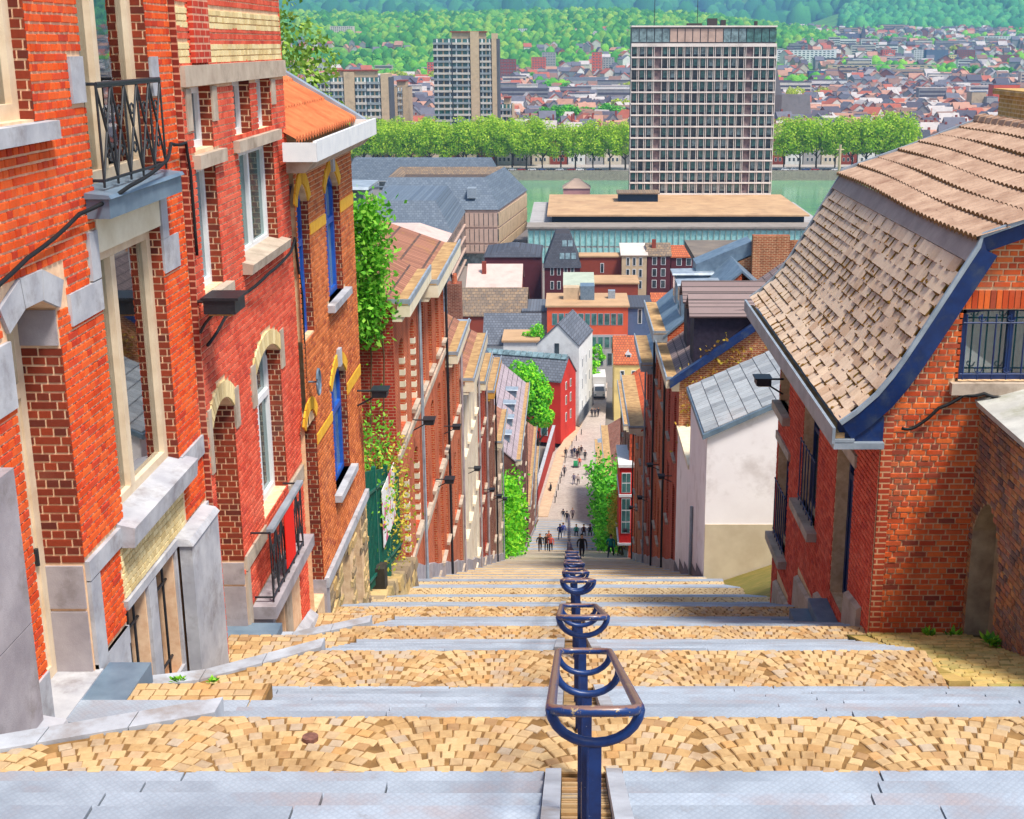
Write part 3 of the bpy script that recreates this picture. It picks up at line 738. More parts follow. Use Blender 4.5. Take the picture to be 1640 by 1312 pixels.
# door leaf, windows, room behind
DW = window(H1, T, (9.40, 10.36, -5.26, -2.05, .14), .4, M['wood'], M['clear'], .12, (), (.8,), .07, 'door')
slab(DW, T, 'door_leaf', M['wood'], 9.5, 10.26, -5.2, -2.75, -.38, -.35)
mb = MB(T); mb.tube([(10.2, -4.2, -.33), (10.2, -4.05, -.33)], .02); mb.build('door_handle', M['iron'], DW)
window(H1, T, w1, .2, M['wood'], M['clear'], .12, (.36,), (), .09)
window(H1, T, bd, .22, M['wood'], M['clear'], .12, (.4,), (), .09)
window(H1, T, wa, .2, M['wood'], M['clear'], .12, (.5,), (), .09)
window(H1, T, c1, .3, M['stone_dark'], M['glass'], .04); window(H1, T, c2, .3, M['stone_dark'], M['glass'], .04)
for o in (c1, c2):
    mb = MB()
    for i in range(3):
        x = lerp(o[0] + .1, o[1] - .1, i / 2); mb.tube([T(x, o[2] + .05, -.1), T(x, o[3] - .08, -.1)], .014, 6)
    for v in (o[2] + .25, o[3] - .3): mb.tube([T(o[0], v, -.1), T(o[1], v, -.1)], .016, 6)
    mb.build('window_bars', M['iron'], H1)
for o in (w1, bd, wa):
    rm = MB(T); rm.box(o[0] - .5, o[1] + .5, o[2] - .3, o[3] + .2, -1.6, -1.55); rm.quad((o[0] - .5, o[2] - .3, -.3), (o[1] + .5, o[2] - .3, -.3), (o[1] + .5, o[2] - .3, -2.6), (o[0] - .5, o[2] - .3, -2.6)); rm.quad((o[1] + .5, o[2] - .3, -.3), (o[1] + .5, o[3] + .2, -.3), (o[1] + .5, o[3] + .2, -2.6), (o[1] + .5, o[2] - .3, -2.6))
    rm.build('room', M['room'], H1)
    cm = MB(T); n = 40; pa, pb = (o[0] + .02, lerp(o[0], o[1], .55)) if o is not bd else (o[0] + .05, lerp(o[0], o[1], .8))
    for i in range(n):
        a, b = lerp(pa, pb, i / n), lerp(pa, pb, (i + 1) / n); f = lambda t: -.42 + .035 * math.sin(t * 60) + .02 * math.sin(t * 23)
        cm.quad((a, o[2], f(a)), (b, o[2], f(b)), (b, o[3], f(b)), (a, o[3], f(a)))
    cm.build('curtain', M['curtain'], H1, smooth=True)
# balcony: metal-clad ledge and wrought-iron railing
mb = MB(T); mb.box(11.2, 13.35, -1.44, -1.27, 0, .2); mb.hexa([(11.17, -1.27, 0), (13.38, -1.27, 0), (13.38, -1.27, .23), (11.17, -1.27, .23), (11.17, -1.2, -.2), (13.38, -1.2, -.2), (13.38, -1.24, .21), (11.17, -1.24, .21)]); mb.build('balcony_ledge', M['lead'], H1)
iron_rail(H1, T, 11.42, 13.22, -1.2, -.33, .1, 5, M['iron'])
cable('facade_cable', 'black cable sagging across the orange brick facade below the balcony', [T(8.6, -1.75, .03), T(9.8, -1.55, .04), T(10.9, -1.36, .05), T(11.6, -1.2, .26), T(12.8, -1.08, .24), T(13.6, -.98, .05), T(14.0, -1.0, .09), T(14.05, -1.3, .1), T(14.06, -2.2, .1)], .018)
# ================================================================ second house on the left: red brick
X2 = -4.03; T = FL(X2)
H2 = thing('brick_house', 'red brick house with cream brick bands and arched white windows next to the orange house', 'house', (X2, 16.5, -8))
o_door = (14.22, 15.22, -7.1, -4.2, .22); o_w2 = (16.38, 17.86, -6.12, -4.12, .22); o_big = (16.27, 18.2, -2.62, -1.28); o_tall = (14.36, 15.17, -2.68, -1.31)
o_a = (14.4, 15.18, -1.12, -.45); o_b = (16.23, 17.05, -1.1, -.43); o_c = (17.45, 18.23, -1.08, -.42); o_k = (15.75, 16.25, -8.1, -7.2); o_k2 = (16.6, 17.2, -8.4, -7.2)
ops = [o_door, o_w2, o_big, o_tall, o_a, o_b, o_c, o_k, o_k2]
wall = MB(T); panel(wall, 14.05, 19.1, -9.6, 1.6, ops, -.012)
for o, d in ((o_door, .34), (o_w2, .24), (o_big, .2), (o_tall, .2), (o_a, .2), (o_b, .2), (o_c, .2), (o_k, .3), (o_k2, .3)): reveal(wall, o, d, -.012)
wall.quad((19.1, -9.6, 0), (19.1, 1.6, 0), (19.1, 1.6, -6), (19.1, -9.6, -6)); wall.quad((14.05, -9.6, 0), (14.05, 1.6, 0), (14.05, 1.6, -6), (14.05, -9.6, -6)); wall.quad((14.05, 1.6, 0), (19.1, 1.6, 0), (19.1, 1.6, -6), (14.05, 1.6, -6))
wall.build('wall', M['mortar'], H2)
slab(H2, T, 'corner_return', brick_tex('dark_return', srgb(150, 56, 40), srgb(124, 46, 36), srgb(206, 150, 120)), 14.034, 14.05, -9.4, 1.6, -.068, -.001)
sw = M['stone_warm']
trims = [(14.06, 19.09, -.44, -.22, .05), (14.3, 15.45, -1.31, -1.16, .08), (16.05, 18.45, -1.27, -1.13, .08), (15.24, 16.36, -6.35, -6.15, .03), (17.88, 19.09, -6.35, -6.13, .03),
         (14.15, 14.34, -.9, -.46, .02), (15.2, 15.4, -.85, -.46, .02), (18.26, 18.5, -.8, -.46, .02), (15.24, 15.45, -4.5, -4.0, .02), (14.08, 14.2, -4.7, -3.95, .02), (16.14, 16.36, -4.5, -3.95, .02), (17.88, 18.1, -4.4, -3.85, .02),
         (15.24, 15.4, -7.3, -6.36, .02), (15.24, 15.72, -8.2, -7.31, .02), (16.28, 16.57, -8.5, -7.2, .02), (17.25, 17.6, -8.7, -7.2, .02)]
for a, b, c, d, w in trims: slab(H2, T, 'stone_block', sw, a, b, c + .002, d - .002, -.01, w)
mb = MB(T); mb.hexa([(16.1, -2.76, -.2), (18.4, -2.76, -.2), (18.4, -2.76, .12), (16.1, -2.76, .12), (16.1, -2.56, -.22), (18.4, -2.56, -.22), (18.4, -2.64, .14), (16.1, -2.64, .14)]); mb.build('window_sill', sw, H2)
slab(H2, T, 'window_sill', sw, 14.25, 15.3, -2.8, -2.69, -.2, .1)
mb = MB(T); mb.box(15.45, 18.05, -7.1, -6.93, 0, .3); mb.box(15.5, 18.0, -7.2, -7.1, 0, .24); mb.build('balcony_ledge', M['stone_dark'], H2)
cream = [(15.2, 19.05, .16, .38), (15.2, 19.05, -.21, .0), (14.06, 14.45, .16, .38), (14.06, 14.45, -.2, .02)]
zones = ops + [(t[0], t[1], t[2], t[3]) for t in trims] + cream + [(16.1, 18.4, -2.78, -2.6), (14.25, 15.3, -2.82, -2.67), (14.05, 15.22, -9.6, -7.1), (15.4, 18.3, -9.6, -6.9)]
for o in (o_door, o_w2): zones.append((o[0] - .16, o[1] + .16, o[3] - .02, o[3] + .16, .3))
br = bond(14.05, 19.1, -9.2, .8, zones, .074, .21, .015)
lay_bricks(H2, T, br, M['b_red'], 220, view_key(T))
lay_bricks(H2, T, [r for z in cream for r in bond(*z, [], .072, .21, .009)], M['b_cream'], 0, bulk='cream_brickwork', dw=.018)
for a, b in ((14.06, 14.42),): 
    pil = MB(T); pil.box(a, b, -.2, 1.5, -.01, .06)
mb = MB(T); mb.box(14.5, 15.14, -.2, 1.5, .0, .05); mb.build('pilaster', brick_tex('brick_red_tex', srgb(212, 74, 52), srgb(192, 62, 46), srgb(226, 170, 140)), H2)
for o, e in ((o_door, .0), (o_w2, .0)): arch_stones(H2, T, o, M['b_cream'], 13, .2, 'voussoir', dw=.028)
for o, v0, d in ((o_door, -6.2, .32), (o_w2, None, .22), (o_big, None, .18), (o_tall, None, .18), (o_a, None, .18), (o_b, None, .18), (o_c, None, .18)): jamb_bricks(H2, T, o, d, M['b_dark'], v0)
for v0, v1 in ((-6.52, -6.22), (-7.1, -6.54)):
    mb2 = MB(T); mb2.box(15.2, 15.222, v0 + .006, v1 - .006, -.33, -.01); mb2.build('jamb_stone', M['stone_dark'], H2)
window(H2, T, o_w2, .26, M['white'], M['glass_green'], .09, (.5,), (.72,), .08)
window(H2, T, o_big, .2, M['white'], M['glass_green'], .09, (.5,), (), .07)
window(H2, T, o_tall, .2, M['white'], M['glass_pale'], .08, (), (), .07)
for o in (o_a, o_b, o_c): window(H2, T, o, .2, M['white'], M['glass'], .08, (), (), .07)
for o in (o_k, o_k2): window(H2, T, o, .28, M['stone_dark'], M['glass'], .04)
dl = window(H2, T, o_door, .36, M['wood'], M['glass'], .09, (), (.8,), .06, 'door'); slab(dl, T, 'door_leaf', M['wood'], 14.3, 15.14, -7.05, -4.7, -.34, -.31)
iron_rail(H2, T, 15.6, 17.55, -6.92, -5.98, .24, 6, M['iron'])
slab(H2, T, 'railing_cap', M['zinc'], 15.6, 17.55, -5.98, -5.93, .2, .29)
k = NT('red_cloth'); rc = k.fin(srgb(236, 40, 24), .8, .2)
tag(slab(None, T, 'red_cloth', rc, 16.35, 16.9, -6.78, -6.0, .262, .275), 'small red cloth hung on the iron balcony of the red brick house', 'cloth')
slab(H2, T, 'door_step', M['lead'], 14.1, 15.3, -7.2, -7.08, -.3, .4)
mb = MB(T); mb.hexa([(15.9, -9.2, 0), (18.9, -9.4, 0), (18.9, -9.4, .35), (15.9, -9.2, .3), (15.9, -8.1, 0), (18.9, -8.5, 0), (18.9, -8.6, .12), (15.9, -8.2, .1)]); mb.build('plinth', M['stone'], H2)
rub = MB(T); rub.box(14.06, 19.08, -9.5, -8.52, -.02, .012); rub.build('plinth', M['stone_dark'], H2)
cable('facade_cable', 'bundle of black cables looping along the red brick facade under the window sill', [T(14.1, -3.2, .06), T(14.9, -3.05, .06), T(15.8, -2.96, .05), T(16.8, -2.86, .16), T(18.2, -2.8, .16), T(19.0, -2.72, .06), T(19.2, -3.6, .08), T(19.2, -5.6, .06)], .02)
# ================================================================ third house on the left: brown brick, yellow bands, blue windows
X3 = -3.95; T = FL(X3)
H3 = thing('brick_house', 'brown brick house with yellow arches, blue window frames and an orange tiled roof', 'house', (X3, 21.6, -10))
q_door = (18.9, 19.72, -8.6, -5.62, .22); q_lr = (21.15, 22.62, -7.38, -5.6, .3); q_ur = (21.4, 22.78, -4.15, -2.35, .32); q_ul = (19.15, 20.0, -4.3, -2.3, .3); q_bd = (21.3, 22.2, -10.6, -8.75, .12); q_b2 = (22.7, 23.5, -10.8, -8.75, .12)
ops = [q_door, q_lr, q_ur, q_ul, q_bd, q_b2]
wall = MB(T); panel(wall, 19.1, 24.2, -11.6, -1.45, [o if o is not q_door else (19.1, 19.72, -8.6, -5.62) for o in ops], -.012)
for o, d in ((q_door, .3), (q_lr, .24), (q_ur, .24), (q_ul, .24), (q_bd, .35), (q_b2, .35)): reveal(wall, o, d, -.012)
wall.quad((24.2, -11.6, 0), (24.2, -1.4, 0), (24.2, -1.4, -6), (24.2, -11.6, -6))
wall.build('wall', M['mortar_grey'], H3)
bands = [(20.05, 21.38, -2.82, -2.66), (22.8, 24.18, -2.82, -2.62), (19.75, 21.12, -6.08, -5.92), (22.65, 24.18, -6.05, -5.85), (19.75, 20.1, -9.5, -9.49)]
zones = ops + bands + [(19.1, 24.2, -11.6, -8.36)] + [(o[0] - .14, o[1] + .14, o[3], o[3] + .18, .36) for o in (q_lr, q_ur, q_ul)] + [(21.0, 22.8, -7.5, -7.36), (21.2, 23, -4.28, -4.13)]
br = bond(19.1, 24.2, -8.34, -1.6, zones, .076, .21, .017); lay_bricks(H3, T, br, M['b_brown'], 0)
for b in bands[:4]: slab(H3, T, 'brick_band', mat('yellow_glazed', srgb(244, 190, 60), srgb(228, 164, 40), .6, 12), b[0], b[1], b[2], b[3], -.01, .012)
for o in (q_lr, q_ur, q_ul, q_door): arch_stones(H3, T, o, M['b_yellow'], 9, .2, 'voussoir', dw=.028)
for o in (q_lr, q_ur):
    c = (o[0] + o[1]) / 2; slab(H3, T, 'keystone', M['stone'], c - .1, c + .1, o[3] + o[4] - .02, o[3] + o[4] + .28, -.01, .06)
for o, d in ((q_door, .28), (q_lr, .22), (q_ur, .22), (q_ul, .22)): jamb_bricks(H3, T, o, d, M['b_dark'])
window(H3, T, q_lr, .2, M['bluepaint'], M['glass_pale'], .1, (.5,), (.7,), .09); window(H3, T, q_ur, .2, M['bluepaint'], M['glass_pale'], .1, (.5,), (.7,), .09); window(H3, T, q_ul, .2, M['bluepaint'], M['glass_pale'], .1, (.5,), (.7,), .09)
window(H3, T, q_door, .3, M['bluepaint'], M['glass'], .1, (), (.75,), .07, 'door')
for o in (q_bd, q_b2):
    dd = window(H3, T, o, .33, M['bluepaint'], M['glass'], .12, (.5,), (.3,), .07, 'door')
for a, b, z in ((21.0, 22.8, -7.38), (21.2, 23.0, -4.15)): slab(H3, T, 'window_sill', M['stone'], a, b, z - .12, z, -.2, .12)
slab(H3, T, 'stone_ledge', M['stone'], 19.75, 24.2, -8.52, -8.35, -.01, .07)
slab(H3, T, 'jamb_stone', M['stone_dark'], 19.7, 19.98, -9.3, -8.36, -.25, .03)
# rubble base, stone by stone
rub = MB(T)
v = -11.3
while v < -8.54:
    h = R.uniform(.14, .24); u = 19.75
    while u < 24.15:
        l = R.uniform(.2, .5); a, b, c, d = u + .01, min(u + l, 24.16) - .01, v + .01, min(v + h, -8.53) - .01
        um, vm = (a + b) / 2, (c + d) / 2
        if not any(o[0] - .05 < um < o[1] + .05 and vm < o[3] + .1 for o in (q_bd, q_b2)) and b - a > .06 and d - c > .04:
            w = R.uniform(.0, .04); rub.hexa([(a, c, -.02), (b, c, -.02), (b, d, -.02), (a, d, -.02), (a + .03, c + .02, w), (b - .02, c + .03, w), (b - .03, d - .02, w), (a + .02, d - .03, w)])
        u += l
    v += h
rub.build('rubble_stones', brick_piece('rubble', [(0, srgb(190, 160, 104)), (.4, srgb(214, 184, 128)), (.7, srgb(160, 140, 112)), (1, srgb(128, 110, 90))], grime=srgb(96, 92, 60)), H3, kind='stuff')
# roof and box gutter
zt = lambda X: -1.33 + (-3.85 - X) * .6
rt = MB(); n = 26
def pantile():
    k = NT('orange_pantile'); col = k.mix(k.maprange(k.noise(3, 5), .35, .65), srgb(206, 118, 74), srgb(176, 94, 58))
    col = k.mix(k.maprange(k.noise(.8, 6, .7), .55, .7, 0, .6), col, srgb(150, 90, 50)); k.bump(k.noise(40), .2); return k.fin(col, .85, .2)
rm = pantile()
xs_ = [-3.85 - .55 * i for i in range(9)]
for i in range(len(xs_) - 1):        # overlapping courses of corrugated tiles, one strip per course
    mb = MB(); x0, x1 = xs_[i], xs_[i + 1] - .05
    y = 18.9; 
    pts = []
    while y < 24.42:
        pts.append(y); y += .055
    for a, b in zip(pts, pts[1:]):
        f = lambda t: .03 * math.sin(t * 2 * math.pi / .22)
        l0 = .045
        mb.quad((x0, a, zt(x0) + l0 + f(a)), (x0, b, zt(x0) + l0 + f(b)), (x1, b, zt(x1) + f(b) + .01), (x1, a, zt(x1) + f(a) + .01))
        mb.quad((x0, a, zt(x0) - .02 + f(a)), (x0, b, zt(x0) - .02 + f(b)), (x0, b, zt(x0) + l0 + f(b)), (x0, a, zt(x0) + l0 + f(a)))
    mb.build('tile_course', rm, H3, smooth=True)
mb = MB(); mb.hexa([(-3.7, 24.35, zt(-3.7) - .1), (-3.7, 24.6, zt(-3.7) - .1), (-8.4, 24.6, zt(-8.4) - .1), (-8.4, 24.35, zt(-8.4) - .1), (-3.7, 24.35, zt(-3.7) + .1), (-3.7, 24.6, zt(-3.7) + .1), (-8.4, 24.6, zt(-8.4) + .1), (-8.4, 24.35, zt(-8.4) + .1)]); mb.build('verge_flashing', M['zinc'], H3)
mb = MB(); mb.box(-3.95, -3.5, 18.5, 24.25, -1.56, -1.52); mb.box(-3.53, -3.48, 18.45, 24.3, -1.58, -1.3); mb.box(-3.95, -3.48, 18.42, 18.46, -1.58, -1.32); mb.box(-3.95, -3.48, 24.27, 24.31, -1.58, -1.32); mb.build('box_gutter', M['white'], H3)
mb = MB(); mb.box(-3.95, -3.54, 18.47, 24.26, -1.519, -1.44); mb.build('gutter_lining', mat('gutter_dirt', srgb(196, 160, 110), srgb(150, 116, 80), .9, 3), H3)
mb = MB(); mb.hexa([(-3.95, 18.6, -1.75), (-3.7, 18.6, -1.75), (-3.7, 24.2, -1.75), (-3.95, 24.2, -1.75), (-3.95, 18.6, -1.58), (-3.55, 18.6, -1.58), (-3.55, 24.2, -1.58), (-3.95, 24.2, -1.58)]); mb.build('cornice', M['stone_warm'], H3)
# flood lamp type street lights fixed to the facades
def wall_lamp(T, u, v, label, arm=.35, s=1.0, out=1):
    o = thing('wall_lamp', label, 'lamp', T(u, v, 0), 'street lamps fixed to the facades')
    mb = MB(T); mb.box(u - .22 * s, u + .22 * s, v - .05 * s, v + .1 * s, arm, arm + .34 * s); mb.box(u - .24 * s, u + .24 * s, v + .1 * s, v + .13 * s, arm - .02, arm + .38 * s); mb.build('lamp_head', M['iron'], o)
    g = MB(T); g.box(u - .18 * s, u + .18 * s, v - .075 * s, v - .052 * s, arm + .04, arm + .3 * s); g.build('lamp_glass', mat('amber_glass', srgb(190, 150, 90), None, .3), o)
    a = MB(); a.tube([T(u, v - .3 * s, 0), T(u, v - .2 * s, arm * .5), T(u, v - .02, arm + .1)], .018, 6); a.tube([T(u, v + .05, 0), T(u, v + .05, arm)], .02, 6); a.build('lamp_arm', M['iron'], o)
    return o
wall_lamp(FL(X2), 14.05, -2.75, 'black floodlight lamp on the joint between the orange and the red brick houses', .12, 1.0)
wall_lamp(FL(X3), 23.7, -6.3, 'black wall lamp beside the lower blue window of the brown brick house', .3, .8)
mb = MB(); 
for i in range(16):
    a = 2 * math.pi * i / 16; mb.p(0, 0, 0)
rs = MB(); TT = FL(X3); ring = [TT(19.3 + .14 * math.cos(2 * math.pi * i / 16), -4.95 + .2 * math.sin(2 * math.pi * i / 16), .16) for i in range(16)]
rs.tube(ring, .018, 6, close=True); rs.tube([TT(19.3, -4.95, 0), TT(19.3, -4.95, .16)], .015); rs.poly([TT(19.3 + .13 * math.cos(2 * math.pi * i / 16), -4.95 + .19 * math.sin(2 * math.pi * i / 16), .155) for i in range(16)])
tag(rs.build('round_wall_fitting', M['lead'], None), 'small round metal fitting on the wall by the brown brick house corner', 'fitting')
# ================================================================ brick house on the right with the curved tiled roof
XRT = 4.0; YG = 16.1; T = FR(XRT); TG = FN(YG)
R1 = thing('brick_house', 'old red brick house with a mossy curved tile roof and navy verge boards', 'house', (6, 20, -9))
RP = [(3.44, -4.62), (3.64, -4.47), (3.88, -4.24), (4.06, -4.0), (4.2, -3.78), (4.5, -3.26), (4.8, -2.73), (5.0, -2.38)]
def roofz(X):
    if X <= 5.0: return interp(RP, X)
    return -2.3 + (min(X, 7.45) - 5.0) * .385 - max(0, X - 7.45) * .385
gw = (4.94, 6.1, -4.12, -3.2, .04)
d1 = (17.42, 18.62, -8.1, -5.68); a1 = (20.0, 21.4, -7.6, -5.72); a2 = (22.62, 23.85, -9.15, -7.25); a3 = (22.9, 23.95, -6.5, -5.1)
b1 = (20.1, 21.1, -9.5, -8.95); b2 = (22.3, 23.2, -10.5, -9.9)
ops = [d1, a1, a2, a3, b1, b2]
wall = MB(T); panel(wall, YG, 24.0, -12, -4.5, ops, -.012)
for o in ops: reveal(wall, o, .28, -.012)
wall.quad((24.0, -12, 0), (24.0, -4.5, 0), (24.0, -4.5, -5), (24.0, -12, -5))
wall.build('wall', M['mortar_grey'], R1)
gm = MB(TG); us = [4.012] + [4.1 + .1 * i for i in range(60)]
for a, b in zip(us, us[1:]):
    for (c, d) in ((-12, gw[2]), (gw[2], gw[3]), (gw[3], None)):
        if c == gw[2] and gw[0] - .01 < (a + b) / 2 < gw[1]: continue
        ta = roofz(a) - .1 if d is None else min(d, roofz(a) - .1); tb = roofz(b) - .1 if d is None else min(d, roofz(b) - .1)
        if min(ta, tb) <= c: continue
        gm.quad((a, c, -.012), (b, c, -.012), (b, tb, -.012), (a, ta, -.012))
reveal(gm, gw, .18, -.012)
gm.build('gable_wall', M['mortar_grey'], R1)
z = ops + [(17.3, 18.75, -5.68, -5.5), (19.9, 21.5, -5.72, -5.55), (19.8, 21.55, -7.75, -7.6), (22.4, 24, -9.3, -9.15), (22.5, 24, -7.25, -7.1), (22.7, 24, -6.65, -6.5), (19.9, 21.3, -8.95, -8.75), (22.1, 23.4, -9.9, -9.7)]
lay_bricks(R1, T, bond(YG + .02, 24.0, -11.8, -4.6, z, .078, .22, .015), M['b_red'], 0)
gz = [gw, (4.85, 6.2, -3.2, -2.94), (4.84, 6.3, -4.28, -4.12)]
gb = [r for r in bond(4.02, 7.0, -7.75, -1.9, gz, .078, .225, .018) if r[3] < roofz(r[0]) - .12 and r[3] < roofz(r[1]) - .12]
lay_bricks(R1, TG, gb, M['b_gable'], 300, view_key(TG), jit=.007)
mb = MB(TG); mb.box(4.02, 4.16, -7.9, -4.55, .0, .028); mb.build('corner_pier', brick_tex('gable_tex', srgb(190, 74, 40), srgb(160, 60, 40), srgb(206, 160, 120)), R1)
for i in range(17):
    a = 4.88 + i * .076; mb = MB(TG); mb.box(a, a + .064, -3.185, -2.955, -.01, .012); mb.build('soldier_brick', M['b_gable'], R1)
slab(R1, TG, 'window_sill', M['stone_warm'], 4.84, 6.3, -4.28, -4.13, -.1, .1)
wn = window(R1, TG, gw, .16, M['navy'], M['clear'], .07, (.55,), (), .06)
cm = MB(TG)
for i in range(46):
    a, b = 4.96 + i * .025, 4.96 + (i + 1) * .025; f = lambda t: -.24 + .015 * math.sin(t * 70); cm.quad((a, gw[2], f(a)), (b, gw[2], f(b)), (b, gw[3], f(b)), (a, gw[3], f(a)))
cm.build('curtain', mat('teal_curtain', srgb(110, 176, 180), srgb(86, 150, 158), .9), R1, smooth=True)
gr = MB()
for i in range(7): x = lerp(4.98, 6.08, i / 6); gr.tube([TG(x, gw[2] + .03, .03), TG(x, gw[3] - .05, .03)], .011, 6)
for v in (gw[2] + .1, gw[3] - .16): gr.tube([TG(4.94, v, .03), TG(6.1, v, .03)], .012, 6)
for cx in (5.16, 5.52, 5.9):
    for v in (gw[2] + .17, gw[3] - .09):
        gr.tube([TG(cx + .01 * t * .85 * math.cos(t * .8), v + .01 * t * .85 * math.sin(t * .8), .035) for t in range(1, 9)], .008, 5)
gr.build('window_grille', M['navy'], R1)
# facade windows, door, sills
window(R1, T, a1, .24, M['navy'], M['glass'], .07, (.5,), (.72,)); window(R1, T, a2, .24, M['navy'], M['glass'], .07, (.5,), (.72,)); window(R1, T, a3, .24, M['stone_warm'], M['glass'], .07)
dr = window(R1, T, d1, .26, M['navy'], M['glass'], .1, (), (.8,), .06, 'door'); slab(dr, T, 'door_leaf', M['navy'], 17.52, 18.52, -8.0, -6.25, -.25, -.22)
for o in (b1, b2): window(R1, T, o, .26, M['stone_dark'], M['glass'], .04)
for o in (a1, a2):
    g = MB()
    for i in range(6): x = lerp(o[0] + .08, o[1] - .08, i / 5); g.tube([T(x, o[2] + .03, .04), T(x, lerp(o[2], o[3], .62), .04)], .012, 5)
    for v in (o[2] + .12, lerp(o[2], o[3], .6)): g.tube([T(o[0], v, .04), T(o[1], v, .04)], .014, 5)
    g.build('window_grille', M['navy'], R1)
for a, b, c, d, w in ((17.3, 18.75, -5.68, -5.5, .03), (19.9, 21.5, -5.72, -5.55, .02), (19.8, 21.55, -7.75, -7.6, .16), (22.4, 24, -9.3, -9.15, .16), (22.5, 24, -7.25, -7.1, .04), (22.7, 24, -6.65, -6.5, .14)): slab(R1, T, 'window_sill' if w > .1 else 'lintel', M['stone_warm'], a, b, c, d, -.1, w)
for a, b, zz in ((18.7, 19.5, -8.35), (19.85, 21.25, -8.8), (22.0, 23.4, -9.8), (16.5, 17.35, -7.4)):
    mb = MB(T); mb.hexa([(a, zz - 1.2, 0), (b, zz - 1.5, 0), (b, zz - 1.5, .1), (a, zz - 1.2, .1), (a, zz, 0), (b, zz - .12, 0), (b, zz - .16, .07), (a, zz - .04, .07)]); mb.build('plinth', M['stone_warm'], R1)
for k in range(3): slab(R1, T, 'door_step', M['lead'], 17.35, 18.7, -8.4 - .17 * k, -8.24 - .17 * k, .01 + .0, .3 + .28 * k)
# curved lower roof: tiles laid in courses along the curve
def rp_at(s):
    acc = 0
    for (x0, z0), (x1, z1) in zip(RP, RP[1:]):
        l = math.hypot(x1 - x0, z1 - z0)
        if s <= acc + l: t = (s - acc) / l; return (lerp(x0, x1, t), lerp(z0, z1, t), math.atan2(z1 - z0, x1 - x0))
        acc += l
    return (RP[-1][0], RP[-1][1], math.atan2(RP[-1][1] - RP[-2][1], RP[-1][0] - RP[-2][0]))
RLEN = sum(math.hypot(b[0] - a[0], b[1] - a[1]) for a, b in zip(RP, RP[1:]))
under = MB()
for (x0, z0), (x1, z1) in zip(RP, RP[1:]): under.quad((x0, 15.88, z0), (x0, 24.3, z0), (x1, 24.3, z1), (x1, 15.88, z1))
under.build('roof_deck', mat('roof_moss', srgb(84, 58, 24), srgb(60, 44, 24), 1.0, 12), R1)
tile_m = brick_piece('clay_tile', [(0, srgb(212, 184, 156)), (.35, srgb(226, 202, 174)), (.65, srgb(220, 196, 170)), (.9, srgb(234, 208, 176)), (1, srgb(196, 164, 134))], grime=srgb(160, 122, 76), g0=.6, rough=.75)
NR = 16; usable = RLEN - .26; tiles = []
for r in range(NR):
    s0 = r * usable / NR; x, zz, an = rp_at(s0 + .06)
    for cidx in range(33):
        tiles.append((r, 15.9 + cidx * .29 + (.145 if r % 2 else 0), s0))
tiles = [t for t in tiles if t[1] + .2 < 24.32]
tiles.sort(key=lambda t: t[1] + t[0] * .1)
tm_u = MB(); tm_u.hexa([(0, 0, -.02), (1, 0, -.02), (1, 1, -.02), (0, 1, -.02), (.01, 0, .012), (.99, 0, .012), (.99, 1, .012), (.01, 1, .012)]); tile_mesh = tm_u.mesh('roof_tile', tile_m)
bulk = MB(); moss = MB()
for n, (r, y0, s0) in enumerate(tiles):
    L = usable / NR + .03; x0, z0, an = rp_at(s0); x1, z1, _ = rp_at(s0 + L)
    an = math.atan2(z1 - z0, x1 - x0); nx, nz = -math.sin(an), math.cos(an)
    lift = .034 + R.uniform(-.002, .003); w_ = .268; sk = R.uniform(-.003, .003)
    up = Vector((x1 - x0, sk, z1 - z0)); ey = Vector((0, w_, 0)); en = Vector((nx, 0, nz))
    o = Vector((x0, y0, z0)) + en * lift
    up = up - en * (lift - .012)
    Mx = Matrix.Identity(4)
    for q in range(3): Mx[q][0] = ey[q]; Mx[q][1] = up[q]; Mx[q][2] = en[q]; Mx[q][3] = o[q]
    if n < 300: link('roof_tile', tile_mesh, R1, Mx)
    else: bulk.hexa([tuple(Mx @ Vector(p)) for p in ((0, 0, -.02), (1, 0, -.02), (1, 1, -.02), (0, 1, -.02), (.01, 0, .012), (.99, 0, .012), (.99, 1, .012), (.01, 1, .012))])
    mid = 1 - abs(r - 6) / 10
    if r and R.random() < .8:
        uu = up.normalized(); a0, a1 = R.uniform(0, .15), R.uniform(.75, 1.08); wd_ = R.uniform(.012, .028); b_ = o - uu * .004 - en * .022
        A_, B_ = b_ + ey * a0, b_ + ey * a1; moss.hexa([tuple(q) for q in (A_ - uu * wd_, B_ - uu * wd_, B_ + uu * .004, A_ + uu * .004, A_ - uu * wd_ + en * .02, B_ - uu * wd_ + en * .02, B_ + uu * .004 + en * .036, A_ + uu * .004 + en * .036)])
    if R.random() < .75:
        c = o - ey * (.01 / w_) ; l0, l1 = R.uniform(0, .3), R.uniform(.55, 1.0); g_ = Vector((0, .009 * R.uniform(.7, 1.6), 0)); e2 = en * R.uniform(.004, .02)
        A_, B_ = c + up * l0, c + up * l1; moss.hexa([tuple(q) for q in (A_ - g_ - en * .02, A_ + g_ - en * .02, B_ + g_ - en * .02, B_ - g_ - en * .02, A_ - g_ + e2, A_ + g_ + e2, B_ + g_ + e2, B_ - g_ + e2)])
    if R.random() < .62 * mid + .15:      # moss cushions in the joints
        for _ in range(R.randint(1, 3)):
            c = o + ey * R.choice([0, 0, R.random()]) + up * R.uniform(-.05, .3) + en * .008; rr = R.uniform(.012, .03)
            ring = [moss.p(*(c + Vector((0, rr * math.cos(k * 1.257), 0)) * R.uniform(.8, 1.5) + up.normalized() * rr * math.sin(k * 1.257))) for k in range(5)]
            t = moss.p(*(c + en * rr * .8))
            for k in range(5): moss.f.append([ring[k], ring[(k + 1) % 5], t]); moss.mi.append(0)
